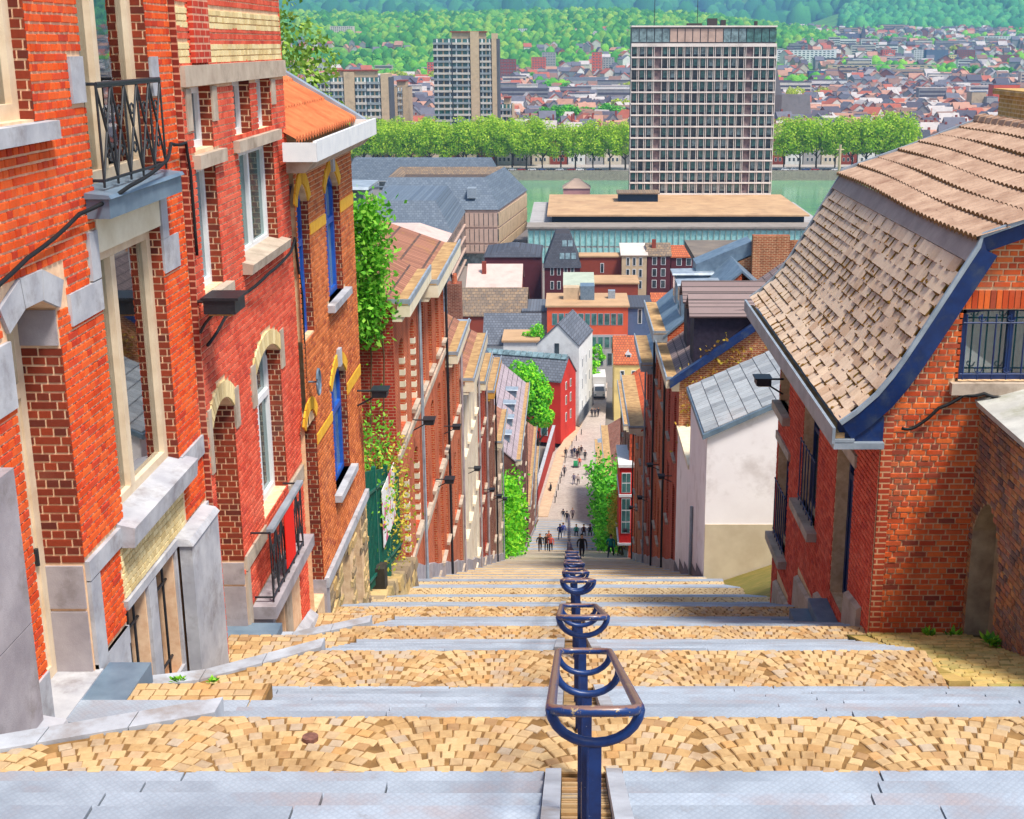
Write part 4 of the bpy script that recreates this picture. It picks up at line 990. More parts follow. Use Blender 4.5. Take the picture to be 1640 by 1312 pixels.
bulk.build('roof_tiles', tile_m, R1, kind='stuff')
moss.build('roof_moss', mat('moss_cushion', srgb(140, 92, 34), srgb(98, 84, 30), 1.0, 9), R1, kind='stuff')
# flashing at the break, upper roof of corrugated tiles in courses
x0, z0, _ = rp_at(usable + .01)
mb = MB(); mb.hexa([(x0, 15.86, z0 + .02), (5.03, 15.86, -2.36), (5.03, 24.32, -2.36), (x0, 24.32, z0 + .02), (x0 - .03, 15.86, z0 + .05), (5.0, 15.86, -2.31), (5.0, 24.32, -2.31), (x0 - .03, 24.32, z0 + .05)]); mb.build('break_flashing', mat('break_lead', srgb(176, 160, 150), srgb(150, 136, 128), .7, 3), R1)
pt = NT('old_pantile'); pc_ = pt.mix(pt.maprange(pt.noise(2.2, 6, .65), .35, .68), srgb(186, 156, 132), srgb(146, 114, 94)); pc_ = pt.mix(pt.maprange(pt.noise(14, 4, .7), .6, .74, 0, .75), pc_, srgb(96, 64, 48)); pt.bump(pt.noise(50), .3); ptm = pt.fin(pc_, .85, .2)
for i in range(7):
    xa = 4.93 + i * .36; xb = xa + .4; mb = MB(); y = 15.8; wob = R.uniform(0, 6)
    f = lambda t: .05 * math.sqrt(abs(math.sin(t * math.pi / .19))) - .02 + .025 * math.sin(t * .9 + wob * .2)
    zf = lambda X: -2.3 + (X - 5.0) * .385
    while y < 24.36:
        a, b = y, y + .0316
        mb.quad((xa, a, zf(xa) + .055 + f(a)), (xa, b, zf(xa) + .055 + f(b)), (xb, b, zf(xb) + .02 + f(b)), (xb, a, zf(xb) + .02 + f(a)))
        mb.quad((xa, a, zf(xa) + .005 + f(a)), (xa, b, zf(xa) + .005 + f(b)), (xa, b, zf(xa) + .055 + f(b)), (xa, a, zf(xa) + .055 + f(a)), 1)
        y += .0316
    mb.build('tile_course', [ptm, M['joint']], R1, smooth=False)
for i in range(24):
    mb = MB(); y0 = 15.85 + i * .355; mb.tube([(7.46, y0, -1.33), (7.46, y0 + .37, -1.345)], [.13, .115], 8); mb.build('ridge_tile', ptm, R1)
mb = MB(); mb.quad((7.46, 15.8, -1.36), (7.46, 24.36, -1.36), (10.5, 24.36, -2.5), (10.5, 15.8, -2.5)); mb.build('roof_slope', ptm, R1)
# verge boards and gutter
vb = MB(); ve = MB(); ve2 = MB()
pts = [(x, z) for x, z in RP] + [(5.02, -2.26), (6.2, -1.83), (7.46, -1.34)]
nrm = []
for i in range(len(pts)):
    p0, p1 = pts[max(0, i - 1)], pts[min(len(pts) - 1, i + 1)]; l = math.hypot(p1[0] - p0[0], p1[1] - p0[1]); nrm.append((-(p1[1] - p0[1]) / l, (p1[0] - p0[0]) / l))
for i, ((xa, za), (xb, zb)) in enumerate(zip(pts, pts[1:])):
    (ax, az), (bx, bz) = nrm[i], nrm[i + 1]; h = .26 if xa < 4.95 else .2; t = .055
    vb.hexa([(xa - ax * h, 15.9, za - az * h), (xb - bx * h, 15.9, zb - bz * h), (xb - bx * h, 16.12, zb - bz * h), (xa - ax * h, 16.12, za - az * h), (xa - ax * .01, 15.84, za - az * .01), (xb - bx * .01, 15.84, zb - bz * .01), (xb - bx * .01, 16.12, zb - bz * .01), (xa - ax * .01, 16.12, za - az * .01)])
    for yy, ve_ in ((15.82, ve), (24.3, ve2)): ve_.hexa([(xa, yy, za), (xb, yy, zb), (xb, yy + .05, zb), (xa, yy + .05, za), (xa + ax * t, yy, za + az * t), (xb + bx * t, yy, zb + bz * t), (xb + bx * t, yy + .05, zb + bz * t), (xa + ax * t, yy + .05, za + az * t)])
vb.build('verge_board', M['navy'], R1); ve.build('verge_flashing', M['zinc'], R1); ve2.build('verge_flashing', M['zinc'], R1)
mb = MB(); mb.box(3.36, 3.62, 15.86, 24.4, -4.86, -4.82); mb.box(3.33, 3.37, 15.84, 24.42, -4.87, -4.66); mb.box(3.36, 4.0, 15.86, 24.3, -4.95, -4.87); mb.build('gutter', M['zinc'], R1)
mb = MB(); mb.box(3.375, 3.5, 15.9, 24.35, -4.815, -4.75); mb.build('gutter_lining', mat('gutter_dirt', srgb(196, 160, 110), srgb(150, 116, 80), .9, 3), R1)
mb = MB(); mb.box(3.44, 4.0, 15.95, 16.09, -4.95, -4.55); mb.build('corbel_board', M['navy'], R1)
mb = MB(); mb.box(8.0, 9.4, 23.0, 25.0, -2.2, -.9); mb.box(7.9, 9.5, 22.9, 25.1, -.9, -.8); mb.build('chimney', brick_tex('tan_brick', srgb(206, 170, 100), srgb(186, 150, 90), srgb(220, 200, 160)), R1)
cable('gable_cable', 'thick black cable drooping across the brick gable under the barred window', [TG(4.25, -4.72, .08), TG(4.42, -4.7, .08), TG(4.7, -4.45, .08), TG(5.0, -4.28, .08), TG(5.25, -4.25, .12), TG(5.5, -4.3, .16), TG(5.8, -4.45, .2)], .022)
wall_lamp(FR(XRT), 23.6, -6.05, 'black wall lamp at the far end of the curved-roof brick house', .25, .8)
# ================================================================ garden wall on the right
T = FR(5.25)
GW = thing('garden_wall', 'old weathered brick garden wall with blind arch and green coping beside the gable', 'wall', (5.6, 13.5, -7))
ar = (14.9, 16.0, -8.2, -6.1, .55); ops = [ar]
mb = MB(T); panel(mb, 9, YG, -8.5, -4.45, ops, -.012); reveal(mb, ar, .32, -.012); mb.quad((14.8, -8.4, -.32), (16.1, -8.4, -.32), (16.1, -5.4, -.32), (14.8, -5.4, -.32)); mb.quad((9, -8.5, 0), (9, -4.45, 0), (9, -4.45, -.6), (9, -8.5, -.6)); mb.build('wall', mat('old_mortar', srgb(196, 176, 140), srgb(150, 130, 104), .95, 4), GW)
old = brick_piece('old_brick', [(0, srgb(170, 110, 74)), (.3, srgb(206, 150, 96)), (.6, srgb(180, 120, 92)), (.8, srgb(150, 124, 112)), (1, srgb(118, 92, 84))], grime=srgb(92, 76, 72), g0=.47)
lay_bricks(GW, T, bond(9, YG, -8.3, -4.5, ops, .077, .22, .014), old, 0, jit=.009)
TJ = FN(YG + .0)
mb = MB(T); mb.hexa([(9, -4.45, .05), (YG, -4.45, .05), (YG, -4.45, -.5), (9, -4.45, -.5), (9, -4.36, .08), (YG, -4.36, .08), (YG, -4.2, -.5), (9, -4.2, -.5)]); mb.build('coping', mat('green_slate', srgb(196, 196, 188), srgb(166, 166, 160), .8, 3, grime=srgb(130, 132, 100)), GW)
wd = MB()
def tuft(mb, x, y, z, n, r, h):
    for _ in range(n):
        a = R.uniform(0, 6.28); l = R.uniform(.4, 1) * r; hh = R.uniform(.3, 1) * h; b = Vector((x + R.uniform(-r, r) * .4, y + R.uniform(-r, r) * .4, z)); t = b + Vector((math.cos(a) * l, math.sin(a) * l, hh)); s_ = Vector((-math.sin(a), math.cos(a), 0)) * r * .22
        mid = b.lerp(t, .6); mb.poly([tuple(b), tuple(mid + s_), tuple(t), tuple(mid - s_)])
M['leaf'] = leafmat('leaf_fresh', srgb(110, 180, 40), srgb(60, 120, 24), srgb(160, 214, 60))
for (x, y, z, r) in ((4.75, 15.8, -7.5, .1), (5.08, 15.85, -7.55, .12), (5.15, 14.6, -7.05, .15), (5.2, 12.9, -6.5, .12)):
    wd = MB(); tuft(wd, x, y, z, 40, r, .14); tag(wd.build('weed_tuft', M['leaf'], None), 'small green weeds growing at the foot of the brick gable' , 'weed', 'weeds in the side alley')
for (x, y, z, r) in ((-3.35, 10.22, -5.27, .07), (-3.05, 10.2, -5.27, .06)):
    wd = MB(); tuft(wd, x, y, z, 30, r, .05); tag(wd.build('weed_tuft', M['leaf'], None), 'small green weeds in the cobbles by the steps before the orange house', 'weed', 'weeds by the house steps')
# ================================================================ white rendered house
R2 = thing('white_house', 'white rendered house with pale slate lean-to roof and grey plinth below the brick house', 'house', (6, 40, -16))
mb = MB(); zr = lambda X: -11.0 + (X - 4.08) * .46
mb.poly([(4.1, 37.0, -18), (10, 37.0, -18), (10, 37.0, zr(10)), (4.1, 37.0, zr(4.1))]); mb.poly([(4.1, 37.0, -18), (4.1, 37.0, zr(4.1)), (4.1, 42.2, zr(4.1)), (4.1, 42.2, -21)]); mb.poly([(4.1, 42.2, -21), (4.1, 42.2, zr(4.1)), (10, 42.2, zr(10)), (10, 42.2, -21)])
mb.box(4.1, 6.5, 42.21, 47.0, -22, -13.9); mb.build('wall', M['plaster'], R2)
rf = MB(); 
nrow = 13
slate = brick_piece('pale_slate', [(0, srgb(156, 162, 164)), (.5, srgb(178, 184, 186)), (1, srgb(140, 146, 150))], rough=.6)
rf.hexa([(3.95, 36.85, zr(3.95) - .15), (10, 36.85, zr(10) - .15), (10, 42.4, zr(10) - .15), (3.95, 42.4, zr(3.95) - .15), (3.95, 36.85, zr(3.95)), (10, 36.85, zr(10)), (10, 42.4, zr(10)), (3.95, 42.4, zr(3.95))]); rf.build('roof', M['lead'], R2)
for i in range(7):
    for j in range(14):
        x0 = 4.0 + i * .42; y0 = 36.95 + j * .385; mb = MB(); mb.hexa([(x0, y0, zr(x0) + .01), (x0 + .41, y0, zr(x0 + .41) + .005), (x0 + .41, y0 + .37, zr(x0 + .41) + .005), (x0, y0 + .37, zr(x0) + .01), (x0, y0, zr(x0) + .045), (x0 + .41, y0, zr(x0 + .41) + .02), (x0 + .41, y0 + .37, zr(x0 + .41) + .02), (x0, y0 + .37, zr(x0) + .045)]); mb.build('roof_slate', slate, R2)
mb = MB(); mb.box(4.11, 7, 36.97, 37.0, -16.2, -13.9); mb.build('render_panel', mat('beige_render', srgb(206, 192, 166), srgb(190, 174, 148), .9, 1.5), R2)
mb = MB(); mb.poly([(4.1, 36.96, -17.5), (7.4, 36.96, -17.5), (7.4, 36.96, -15.4), (4.1, 36.96, -16.2)]); 
for k in range(5):
    ya, yb = 37 + 2 * k, 39 + 2 * k; mb.poly([(4.08, ya, ground(ya) - 1), (4.08, yb, ground(yb) - 1), (4.08, yb, ground(yb) + .55), (4.08, ya + .1, ground(yb) + .9), (4.08, ya, ground(ya) + .3)])
mb.build('plinth', mat('grey_plinth', srgb(132, 126, 132), srgb(112, 108, 114), .9), R2)
mb = MB(); mb.box(4.05, 6.5, 42.25, 47.05, -13.9, -13.75); mb.build('coping', M['cream'], R2)
mb = MB(); mb.tube([(4.04, 40.5, -18.2), (4.04, 40.5, -14.6)], .06); mb.build('downpipe', M['zinc'], R2)
bank = MB(); bank.hexa([(4.1, 24.4, -12.5), (9.9, 24.4, -12.5), (9.9, 36.9, -17), (4.1, 36.9, -17), (4.1, 24.4, -10.9), (9.9, 24.4, -9.2), (9.9, 36.9, -13.8), (4.1, 36.9, -15.9)])
bank.build('grass_bank', mat('mossy_bank', srgb(140, 120, 60), srgb(104, 104, 40), 1.0, 2.5), None, kind='structure')
# ================================================================ handrails down the middle of the steps
def rail_mat():
    k = NT('worn_blue_paint'); g = k.n('ShaderNodeNewGeometry'); sp = k.n('ShaderNodeSeparateXYZ', n0=g.outputs['Normal'])
    up = k.math('ADD', sp.outputs[2], k.math('MULTIPLY', k.math('SUBTRACT', k.noise(22, 5, .7), .5), 1.1))
    o = k.n('ShaderNodeObjectInfo')
    col = k.mix(k.maprange(up, .62, .8), srgb(16, 50, 104), srgb(124, 90, 76))
    col = k.mix(k.maprange(k.noise(40, 4, .7), .6, .66), col, srgb(176, 150, 104)); col = k.mix(k.maprange(k.noise(90, 3, .7), .62, .68), col, srgb(70, 44, 36))
    return k.fin(col, .32, .6)
def post_mat():
    k = NT('blue_post_paint'); col = k.mix(k.maprange(k.noise(18, 4), .35, .65), srgb(16, 54, 112), srgb(12, 40, 88)); col = k.mix(k.maprange(k.noise(60, 3), .72, .75), col, srgb(190, 196, 200)); return k.fin(col, .38, .5)
M['rail'] = rail_mat(); M['post'] = post_mat()
nrail = 0
ORD = ['first', 'second', 'third', 'fourth', 'fifth', 'sixth', 'seventh', 'eighth']
for si, s in enumerate(SEG):
    if s[0] != 'F' or si < 3: continue
    ya, yb = s[1] - .3, s[3] + .05; za, zb = s[2] + (1.02 if nrail == 0 else .9), s[4] + .84; cx, hw, r = .1, .165, .021
    near = ya < 40
    lab = ('%s blue tubular handrail with worn top from the head of the steps' % ORD[nrail]) if nrail < 8 else 'small blue tubular handrail far down the middle of the steps'
    H = thing('handrail', lab, 'handrail', (cx, ya, ground(ya)), 'handrails down the middle of the steps' if nrail >= 8 else None)
    sl = (zb - za) / (yb - ya); P = []
    rc = .1
    cor = [(-hw, ya), (hw, ya), (hw, yb), (-hw, yb)]
    for (px, py), sx, sy in zip(cor, (1, -1, -1, 1), (1, 1, -1, -1)):
        st_ = [(0, 1), (.076, .617), (.29, .29), (.617, .076), (1, 0)] if near else [(.3, .3)]
        arc = [(px + sx * rc * a, py + sy * rc * b) for a, b in st_]
        if (sx * sy) < 0: arc = arc[::-1]
        P += arc
    mb = MB(); mb.tube([(cx + x, y, za + (y - ya) * sl) for x, y in P], r, 10 if near else 5, close=True); mb.build('rail', M['rail'], H, smooth=True)
    for k, t in enumerate((.012, .57, .96) if near else (.012, .96)):
        y = lerp(ya, yb, t) + (.02 if k == 0 else 0); zt_ = lerp(za, zb, t)
        ub = MB(); m = 12 if near else 6
        ub.tube([(cx + hw * math.cos(math.pi * i / m), y, zt_ - .005 - .14 * math.sin(math.pi * i / m)) for i in range(m + 1)], r * .95, 8 if near else 5)
        B = ub.build('bracket', M['post'], H, smooth=True)
        pb = MB(); pb.box(cx - .024, cx + .024, y - .012, y + .012, ground(y) - .1, zt_ - .135)
        if k < 2: pb.box(cx - .05, cx - .03, y + .05, y + .06, ground(y + .06) - .1, zt_ - .16 + .06 * sl)
        pb.build('post', M['post'], H)
    nrail += 1
# ================================================================ rows of houses down both sides
M['tex_red'] = brick_tex('row_brick_red', srgb(206, 88, 50), srgb(178, 66, 42), srgb(210, 154, 112), grime=srgb(134, 58, 40))
M['tex_red2'] = brick_tex('row_brick_deep', srgb(188, 62, 44), srgb(160, 48, 38), srgb(190, 134, 108), grime=srgb(104, 44, 36))
M['tex_orange'] = brick_tex('row_brick_orange', srgb(208, 96, 58), srgb(182, 76, 48), srgb(214, 166, 128), grime=srgb(146, 72, 48))
M['tex_brown'] = brick_tex('row_brick_brown', srgb(150, 86, 66), srgb(124, 68, 56), srgb(180, 150, 130), grime=srgb(90, 56, 48))
M['tex_dark'] = brick_tex('row_brick_dark', srgb(116, 62, 54), srgb(92, 50, 48), srgb(140, 110, 100), grime=srgb(70, 44, 42))
M['tex_old'] = brick_tex('row_brick_old', srgb(178, 96, 62), srgb(136, 76, 54), srgb(206, 170, 130), .22, .075, .014, grime=srgb(196, 150, 104))
M['tile_brown'] = rows_tex('pantile_brown', srgb(176, 120, 94), srgb(140, 92, 72), .24, .32, 'side', moss=srgb(150, 110, 60))
M['slate_l'] = rows_tex('slate_side', srgb(150, 130, 126), srgb(128, 110, 108), .3, .28, 'side')
M['slate_blue'] = rows_tex('slate_blue', srgb(96, 112, 130), srgb(78, 92, 110), .3, .3, 'side')
M['tile_red'] = rows_tex('tile_red', srgb(222, 106, 58), srgb(196, 84, 46), .26, .32, 'side')
M['gutter_dirt'] = MC['gutter_dirt']; M['w_door'] = mat('green_door', srgb(40, 70, 54), None, .5)
def row_house(label, side, X, Y0, Y1, eave, floors, bays, wallm, sillm=None, framem=None, roofm=None, ridge=2.6, depth=4.5, cornice=(.42, .28, None), rise=0.0, quoin=False, win_d=.22, near_wall=None, category='house', extra_drop=1.2, arch=None, gut=True, chimney=True):
    e_pipe = cornice[0] * .8
    T = FL(X) if side == 'L' else FR(X); sg = -1 if side == 'L' else 1
    H = thing('row_house', label, category, (X + sg * 2, (Y0 + Y1) / 2, ground(Y1) - .2), 'row houses along the steps')
    sillm = sillm or M['stone_warm']; framem = framem or M['white']; roofm = roofm or M['tile_brown']
    W_ = Y1 - Y0; ops = []; door_u = None
    for (v0, v1) in floors:
        for (c, w) in bays:
            u0, u1 = Y0 + c * W_ - w / 2, Y0 + c * W_ + w / 2
            if v0 < ground((u0 + u1) / 2) + .15:
                if v1 - ground((u0 + u1) / 2) < 1.6: continue
                v0_ = max(v0, ground((u0 + u1) / 2) + .05)
            else: v0_ = v0
            if (v0, v1) == floors[-1] and c == bays[0][0]: v0_ = ground(u1) + .02; door_u = u0
            ops.append((u0, u1, v0_, v1, rise))
    base = ground(Y1) - extra_drop; mb = MB(T)
    panel(mb, Y0 + .01, Y1 - .01, base, eave, ops, 0)
    for o in ops: reveal(mb, o, win_d, 0)
    mb.quad((Y0 + .01, base, 0), (Y0 + .01, eave, 0), (Y0 + .01, eave, -depth), (Y0 + .01, base, -depth), 1); mb.quad((Y1 - .01, base, 0), (Y1 - .01, eave, 0), (Y1 - .01, eave, -depth), (Y1 - .01, base, -depth), 1)
    for yy in (Y0 + .01, Y1 - .01): mb.poly([(yy, eave, 0), (yy, eave + ridge, -depth), (yy, eave, -depth)], 1)
    mb.build('wall', [wallm, near_wall or wallm], H)
    rf = MB(T); e = cornice[0]; sl = ridge / depth; y0, y1 = Y0 - .05, Y1 + .05
    rf.hexa([(y0, eave - e * sl * .3 - .04, e * .3), (y1, eave - e * sl * .3 - .04, e * .3), (y1, eave + ridge - .04, -depth), (y0, eave + ridge - .04, -depth), (y0, eave - e * sl * .3 + .06, e * .3), (y1, eave - e * sl * .3 + .06, e * .3), (y1, eave + ridge + .06, -depth), (y0, eave + ridge + .06, -depth)])
    rf.hexa([(y0, eave + ridge - .04, -depth), (y1, eave + ridge - .04, -depth), (y1, eave - .04, -depth * 2), (y0, eave - .04, -depth * 2), (y0, eave + ridge + .06, -depth), (y1, eave + ridge + .06, -depth), (y1, eave + .06, -depth * 2), (y0, eave + .06, -depth * 2)])
    rf.build('roof', roofm, H)
    if cornice[1]:
        c = MB(T); c.box(Y0 - .02, Y1 + .02, eave - cornice[1], eave, .0, e); c.box(Y0, Y1, eave - cornice[1] - .12, eave - cornice[1], 0, e * .55); c.build('cornice', cornice[2] or M['cream'], H)
        if gut:
            g = MB(T); g.box(Y0 - .03, Y1 + .03, eave, eave + .14, e - .04, e + .01); g.box(Y0 - .03, Y1 + .03, eave, eave + .03, -.1, e - .04, 1); g.box(Y0 - .03, Y0 + .0, eave + .03, eave + .14, -.1, e - .04); g.build('gutter', [M['zinc'], M['gutter_dirt']], H)
    for o in ops:
        window(H, T, o, win_d + .02, framem, R.choice([M['glass'], M['glass_pale'], M['glass_green']]), .07, (.5,) if o[1] - o[0] > .9 else (), (.7,), .06)
        if o[0] == door_u:
            dl_ = MB(T); dl_.box(o[0] + .08, o[1] - .08, o[2], lerp(o[2], o[3], .72), -win_d, -win_d + .05); dl_.build('door_leaf', R.choice([M['navy'], M['wood'], M['w_door'], M['iron']]), H)
        sm_ = MB(T); sm_.hexa([(o[0] - .1, o[2] - .14, -.15), (o[1] + .1, o[2] - .14, -.15), (o[1] + .1, o[2] - .14, .1), (o[0] - .1, o[2] - .14, .1), (o[0] - .1, o[2], -.2), (o[1] + .1, o[2], -.2), (o[1] + .1, o[2] - .04, .12), (o[0] - .1, o[2] - .04, .12)]); sm_.build('window_sill', sillm, H)
        if quoin:
            for k in range(int((o[3] - o[2]) / .3)):
                q = MB(T); v = o[2] + k * .3; q.box(o[1] - .002, o[1] + .14, v, v + .15, -.2, .015); q.build('quoin_stone', M['cream'], H)
        elif arch is not None:
            l = MB(T); l.box(o[0] - .1, o[1] + .1, o[3] + rise + .01, o[3] + rise + .2, -.01, .03); l.build('lintel', arch, H)
    dp = MB(); yy = Y1 - .15; dp.tube([T(yy, eave - .1, e_pipe), T(yy, eave - .5, .09), T(yy, ground(yy) - .2, .09)], .055, 6); dp.build('downpipe', R.choice([M['zinc'], M['iron'], M['stone_dark']]), H)
    if chimney:
        c_ = MB(T); yc = lerp(Y0, Y1, R.uniform(.25, .75)); wc = -depth * R.uniform(.35, .8); c_.box(yc - .45, yc + .45, eave, eave + ridge + .5, wc - .35, wc + .35); c_.build('chimney', M['tex_brown'], H)
        for dd in (-.22, .22): c2_ = MB(); c2_.tube([T(yc + dd, eave + ridge + .5, wc), T(yc + dd, eave + ridge + .95, wc)], [.13, .1], 8); c2_.build('chimney_pot', M['tex_orange'], H)
    # dark plinth stones along the foot of the wall
    p = MB(T); n = max(1, int(W_ / 1.2))
    for k in range(n):
        a, b = lerp(Y0, Y1, k / n) + .01, lerp(Y0, Y1, (k + .99) / n)
        p.hexa([(a, ground(b) - .8, 0), (b, ground(b) - .8, 0), (b, ground(b) - .8, .05), (a, ground(b) - .8, .05), (a, ground(a) + .5, 0), (b, ground(b) + .5, 0), (b, ground(b) + .48, .05), (a, ground(a) + .48, .05)])
    p.build('plinth', M['stone_dark'], H)
    return H, T
def dormer(H, T, u, v, w, width=1.3, h=1.5, back=2.2, roofm=None, cheek=None, front=None):
    """small roof window standing on the eaves slope"""
    d = MB(T); d.box(u - width / 2, u + width / 2, v, v + h, w - back, w); D = d.build('dormer', cheek or M['lead'], H)
    r = MB(T); r.hexa([(u - width / 2 - .12, v + h, w - back), (u + width / 2 + .12, v + h, w - back), (u + width / 2 + .12, v + h, w + .18), (u - width / 2 - .12, v + h, w + .18), (u - width / 2 - .05, v + h + .12, w - back), (u + width / 2 + .05, v + h + .12, w - back), (u + width / 2 + .05, v + h + .06, w + .18), (u - width / 2 - .05, v + h + .06, w + .18)]); r.build('dormer_roof', roofm or M['zinc'], D)
    f = MB(T); f.box(u - width / 2 + .12, u + width / 2 - .12, v + .25, v + h - .15, w + .01, w + .05); f.build('dormer_window', M['white'], D)
    g = MB(T); g.quad((u - width / 2 + .2, v + .33, w + .06), (u + width / 2 - .2, v + .33, w + .06), (u + width / 2 - .2, v + h - .23, w + .06), (u - width / 2 + .2, v + h - .23, w + .06)); g.build('pane', M['glass'], D)
XLr, XRr = -4.1, 4.12
H4, T4 = row_house('red brick house with striped stone window jambs and ivy-hung side wall', 'L', XLr, 30.0, 34.9, -5.85, [(-9.2, -7.1), (-12.7, -10.6)], [(.28, .95), (.75, .95)], M['tex_red'], roofm=M['tile_brown'], quoin=True, near_wall=M['tex_red2'], ridge=2.4, depth=4.5, rise=.15, chimney=False)
dormer(H4, T4, 32.8, -5.4, -.9, 1.6, 2.0, 2.6)
H5, T5 = row_house('tall red brick house with deep box cornice beside the striped house', 'L', XLr, 34.9, 42.5, -6.25, [(-9.3, -6.9), (-13.0, -10.5), (-16.2, -14.0)], [(.14, .95), (.42, .95), (.7, .95), (.92, .6)], M['tex_red'], roofm=M['tile_brown'], cornice=(.6, .35, M['cream']), rise=.15, win_d=.3, ridge=1.6, chimney=False)
# sloping stone bands across the tall facades
for (Ta, ya, yb, za, zb, HH) in ((T5, 35.2, 42.3, -9.75, -9.75, H5), (T5, 35.2, 42.3, -13.4, -13.4, H5), (T4, 30.1, 34.8, -9.6, -9.6, H4), (T4, 30.1, 34.8, -13.05, -13.05, H4)): slab(HH, Ta, 'stone_band', M['stone_warm'], ya, yb, za - .12, za + .05, -.01, .06)
H6, T6 = row_house('narrow orange brick house with zinc dormers beyond the tall box cornice', 'L', XLr, 42.5, 48.0, -10.0, [(-13.0, -10.9), (-16.6, -14.4), (-19.4, -17.6)], [(.2, .9), (.5, .9), (.8, .9)], M['tex_orange'], roofm=M['tile_brown'], rise=.15, ridge=2.8)
dormer(H6, T6, 43.6, -9.7, -.8, 1.2, 1.6); dormer(H6, T6, 45.6, -9.7, -.8, 1.0, 1.3)
H7, T7 = row_house('white stuccoed house front with cream cornice in the row of brick houses', 'L', XLr + .05, 48.0, 56.5, -12.3, [(-15.4, -13.2), (-18.8, -16.6), (-22.0, -20.0)], [(.12, .9), (.36, .9), (.6, .9), (.84, .9)], mat('stucco_white', srgb(238, 226, 204), srgb(222, 206, 182), .85, 1.2, 60, .1, grime=srgb(196, 176, 150)), sillm=M['cream'], roofm=M['tile_brown'], cornice=(.5, .4, M['cream']), ridge=2.4)
H8, T8 = row_house('deep red brick house just below the white stuccoed front', 'L', XLr, 56.5, 62.5, -14.6, [(-17.6, -15.5), (-21.0, -18.9), (-24.2, -22.2)], [(.2, .9), (.5, .9), (.8, .9)], M['tex_red2'], roofm=M['slate_blue'], rise=.12, ridge=2.8)
dormer(H8, T8, 58.0, -14.3, -.7, 1.2, 1.6); dormer(H8, T8, 60.6, -14.3, -.7, 1.2, 1.6)
H9, T9 = row_house('brown brick house with blue slate roof and yellow stone corner below the deep red house', 'L', XLr, 62.5, 70.0, -16.6, [(-19.6, -17.4), (-23.2, -21.0), (-26.6, -24.6)], [(.17, .9), (.5, .9), (.83, .9)], M['tex_brown'], roofm=M['slate_blue'], ridge=4.2, depth=4, cornice=(.45, .3, mat('ochre', srgb(226, 170, 80), None, .8)))
H10, T10 = row_house('grey plastered house front with timbered door below the brown brick house', 'L', XLr, 70.0, 77.0, -21.5, [(-24.6, -22.6), (-28.4, -26.2)], [(.2, .9), (.5, .9), (.8, .9)], mat('grey_stucco', srgb(196, 176, 156), srgb(170, 146, 126), .9, 1.3, 60, .1, grime=srgb(140, 112, 92)), roofm=M['tile_brown'])
H11, T11 = row_house('dark brick house with lilac slate roof and a line of zinc dormers', 'L', XLr, 97.5, 122.0, -31.4, [(-34.8, -32.6), (-38.8, -36.6), (-43, -41)], [(.08, .9), (.25, .9), (.42, .9), (.6, .9), (.77, .9), (.92, .9)], M['tex_dark'], roofm=rows_tex('lilac_slate', srgb(186, 168, 172), srgb(160, 144, 150), .4, .5, 'side'), ridge=3.6, depth=4.2)
for k in range(4): dormer(H11, T11, 101 + k * 4.6, -31.3, -.6, 1.1, 1.2, 1.6)
H12, T12 = row_house('brick house with orange tiled roof and white gutter beyond the dormer house', 'L', XLr, 122.0, 150.0, -44.0, [(-48.5, -46), (-53, -50.6)], [(.1, 1), (.3, 1), (.5, 1), (.7, 1), (.9, 1)], M['tex_brown'], roofm=M['tile_brown'], ridge=3.2)
H13, T13 = row_house('small orange brick house with grey lead roof at the foot of the steps', 'L', -4.6, 181, 189, -59.3, [(-63.5, -61)], [(.3, 1), (.7, 1)], M['tex_orange'], roofm=M['lead'], near_wall=M['tex_orange'], ridge=2.6, depth=3.2, cornice=(.3, .2, M['zinc']))
HA, TA = row_house('brown terrace house with stone sills next to the foot of the steps', 'L', -4.4, 150, 176, -54.5, [(-58.5, -56)], [(.12, 1), (.37, 1), (.62, 1), (.87, 1)], M['tex_brown'], roofm=M['slate_l'], ridge=3)
# right-hand row
R3, TR3 = row_house('red brick house with vine-covered gable and long slate dormers behind the white house', 'R', XRr, 47.0, 53.2, -12.0, [(-15.4, -13.0), (-19.0, -16.6)], [(.25, .95), (.72, .95)], M['tex_red2'], near_wall=M['tex_old'], roofm=M['slate_l'], ridge=3.8, depth=5.3, cornice=(.5, .3, M['cream']), chimney=False)
dm = mat('dark_cladding', srgb(56, 50, 66), srgb(40, 36, 50), .7, 6)
for yy, mt2 in ((48.4, M['slate_l']), (51.2, M['slate_l'])):
    d = MB(TR3); d.poly([(yy - .7, -11.6, -.55), (yy - .7, -9.6, -.55), (yy - .7, -9.4, -3.4)]); d.poly([(yy + .7, -11.6, -.55), (yy + .7, -9.6, -.55), (yy + .7, -9.4, -3.4)]); d.quad((yy - .7, -11.6, -.55), (yy + .7, -11.6, -.55), (yy + .7, -9.6, -.55), (yy - .7, -9.6, -.55)); D = d.build('dormer', dm, R3)
    r = MB(TR3); r.hexa([(yy - .9, -9.75, -.35), (yy, -9.1, -.35), (yy, -9.1, -3.7), (yy - .9, -9.75, -3.2), (yy - .95, -9.68, -.35), (yy, -9.0, -.35), (yy, -9.0, -3.7), (yy - .95, -9.68, -3.2)]); r.hexa([(yy + .9, -9.75, -.35), (yy, -9.1, -.35), (yy, -9.1, -3.7), (yy + .9, -9.75, -3.2), (yy + .95, -9.68, -.35), (yy, -9.0, -.35), (yy, -9.0, -3.7), (yy + .95, -9.68, -3.2)]); r.build('dormer_roof', M['slate_l'], D)
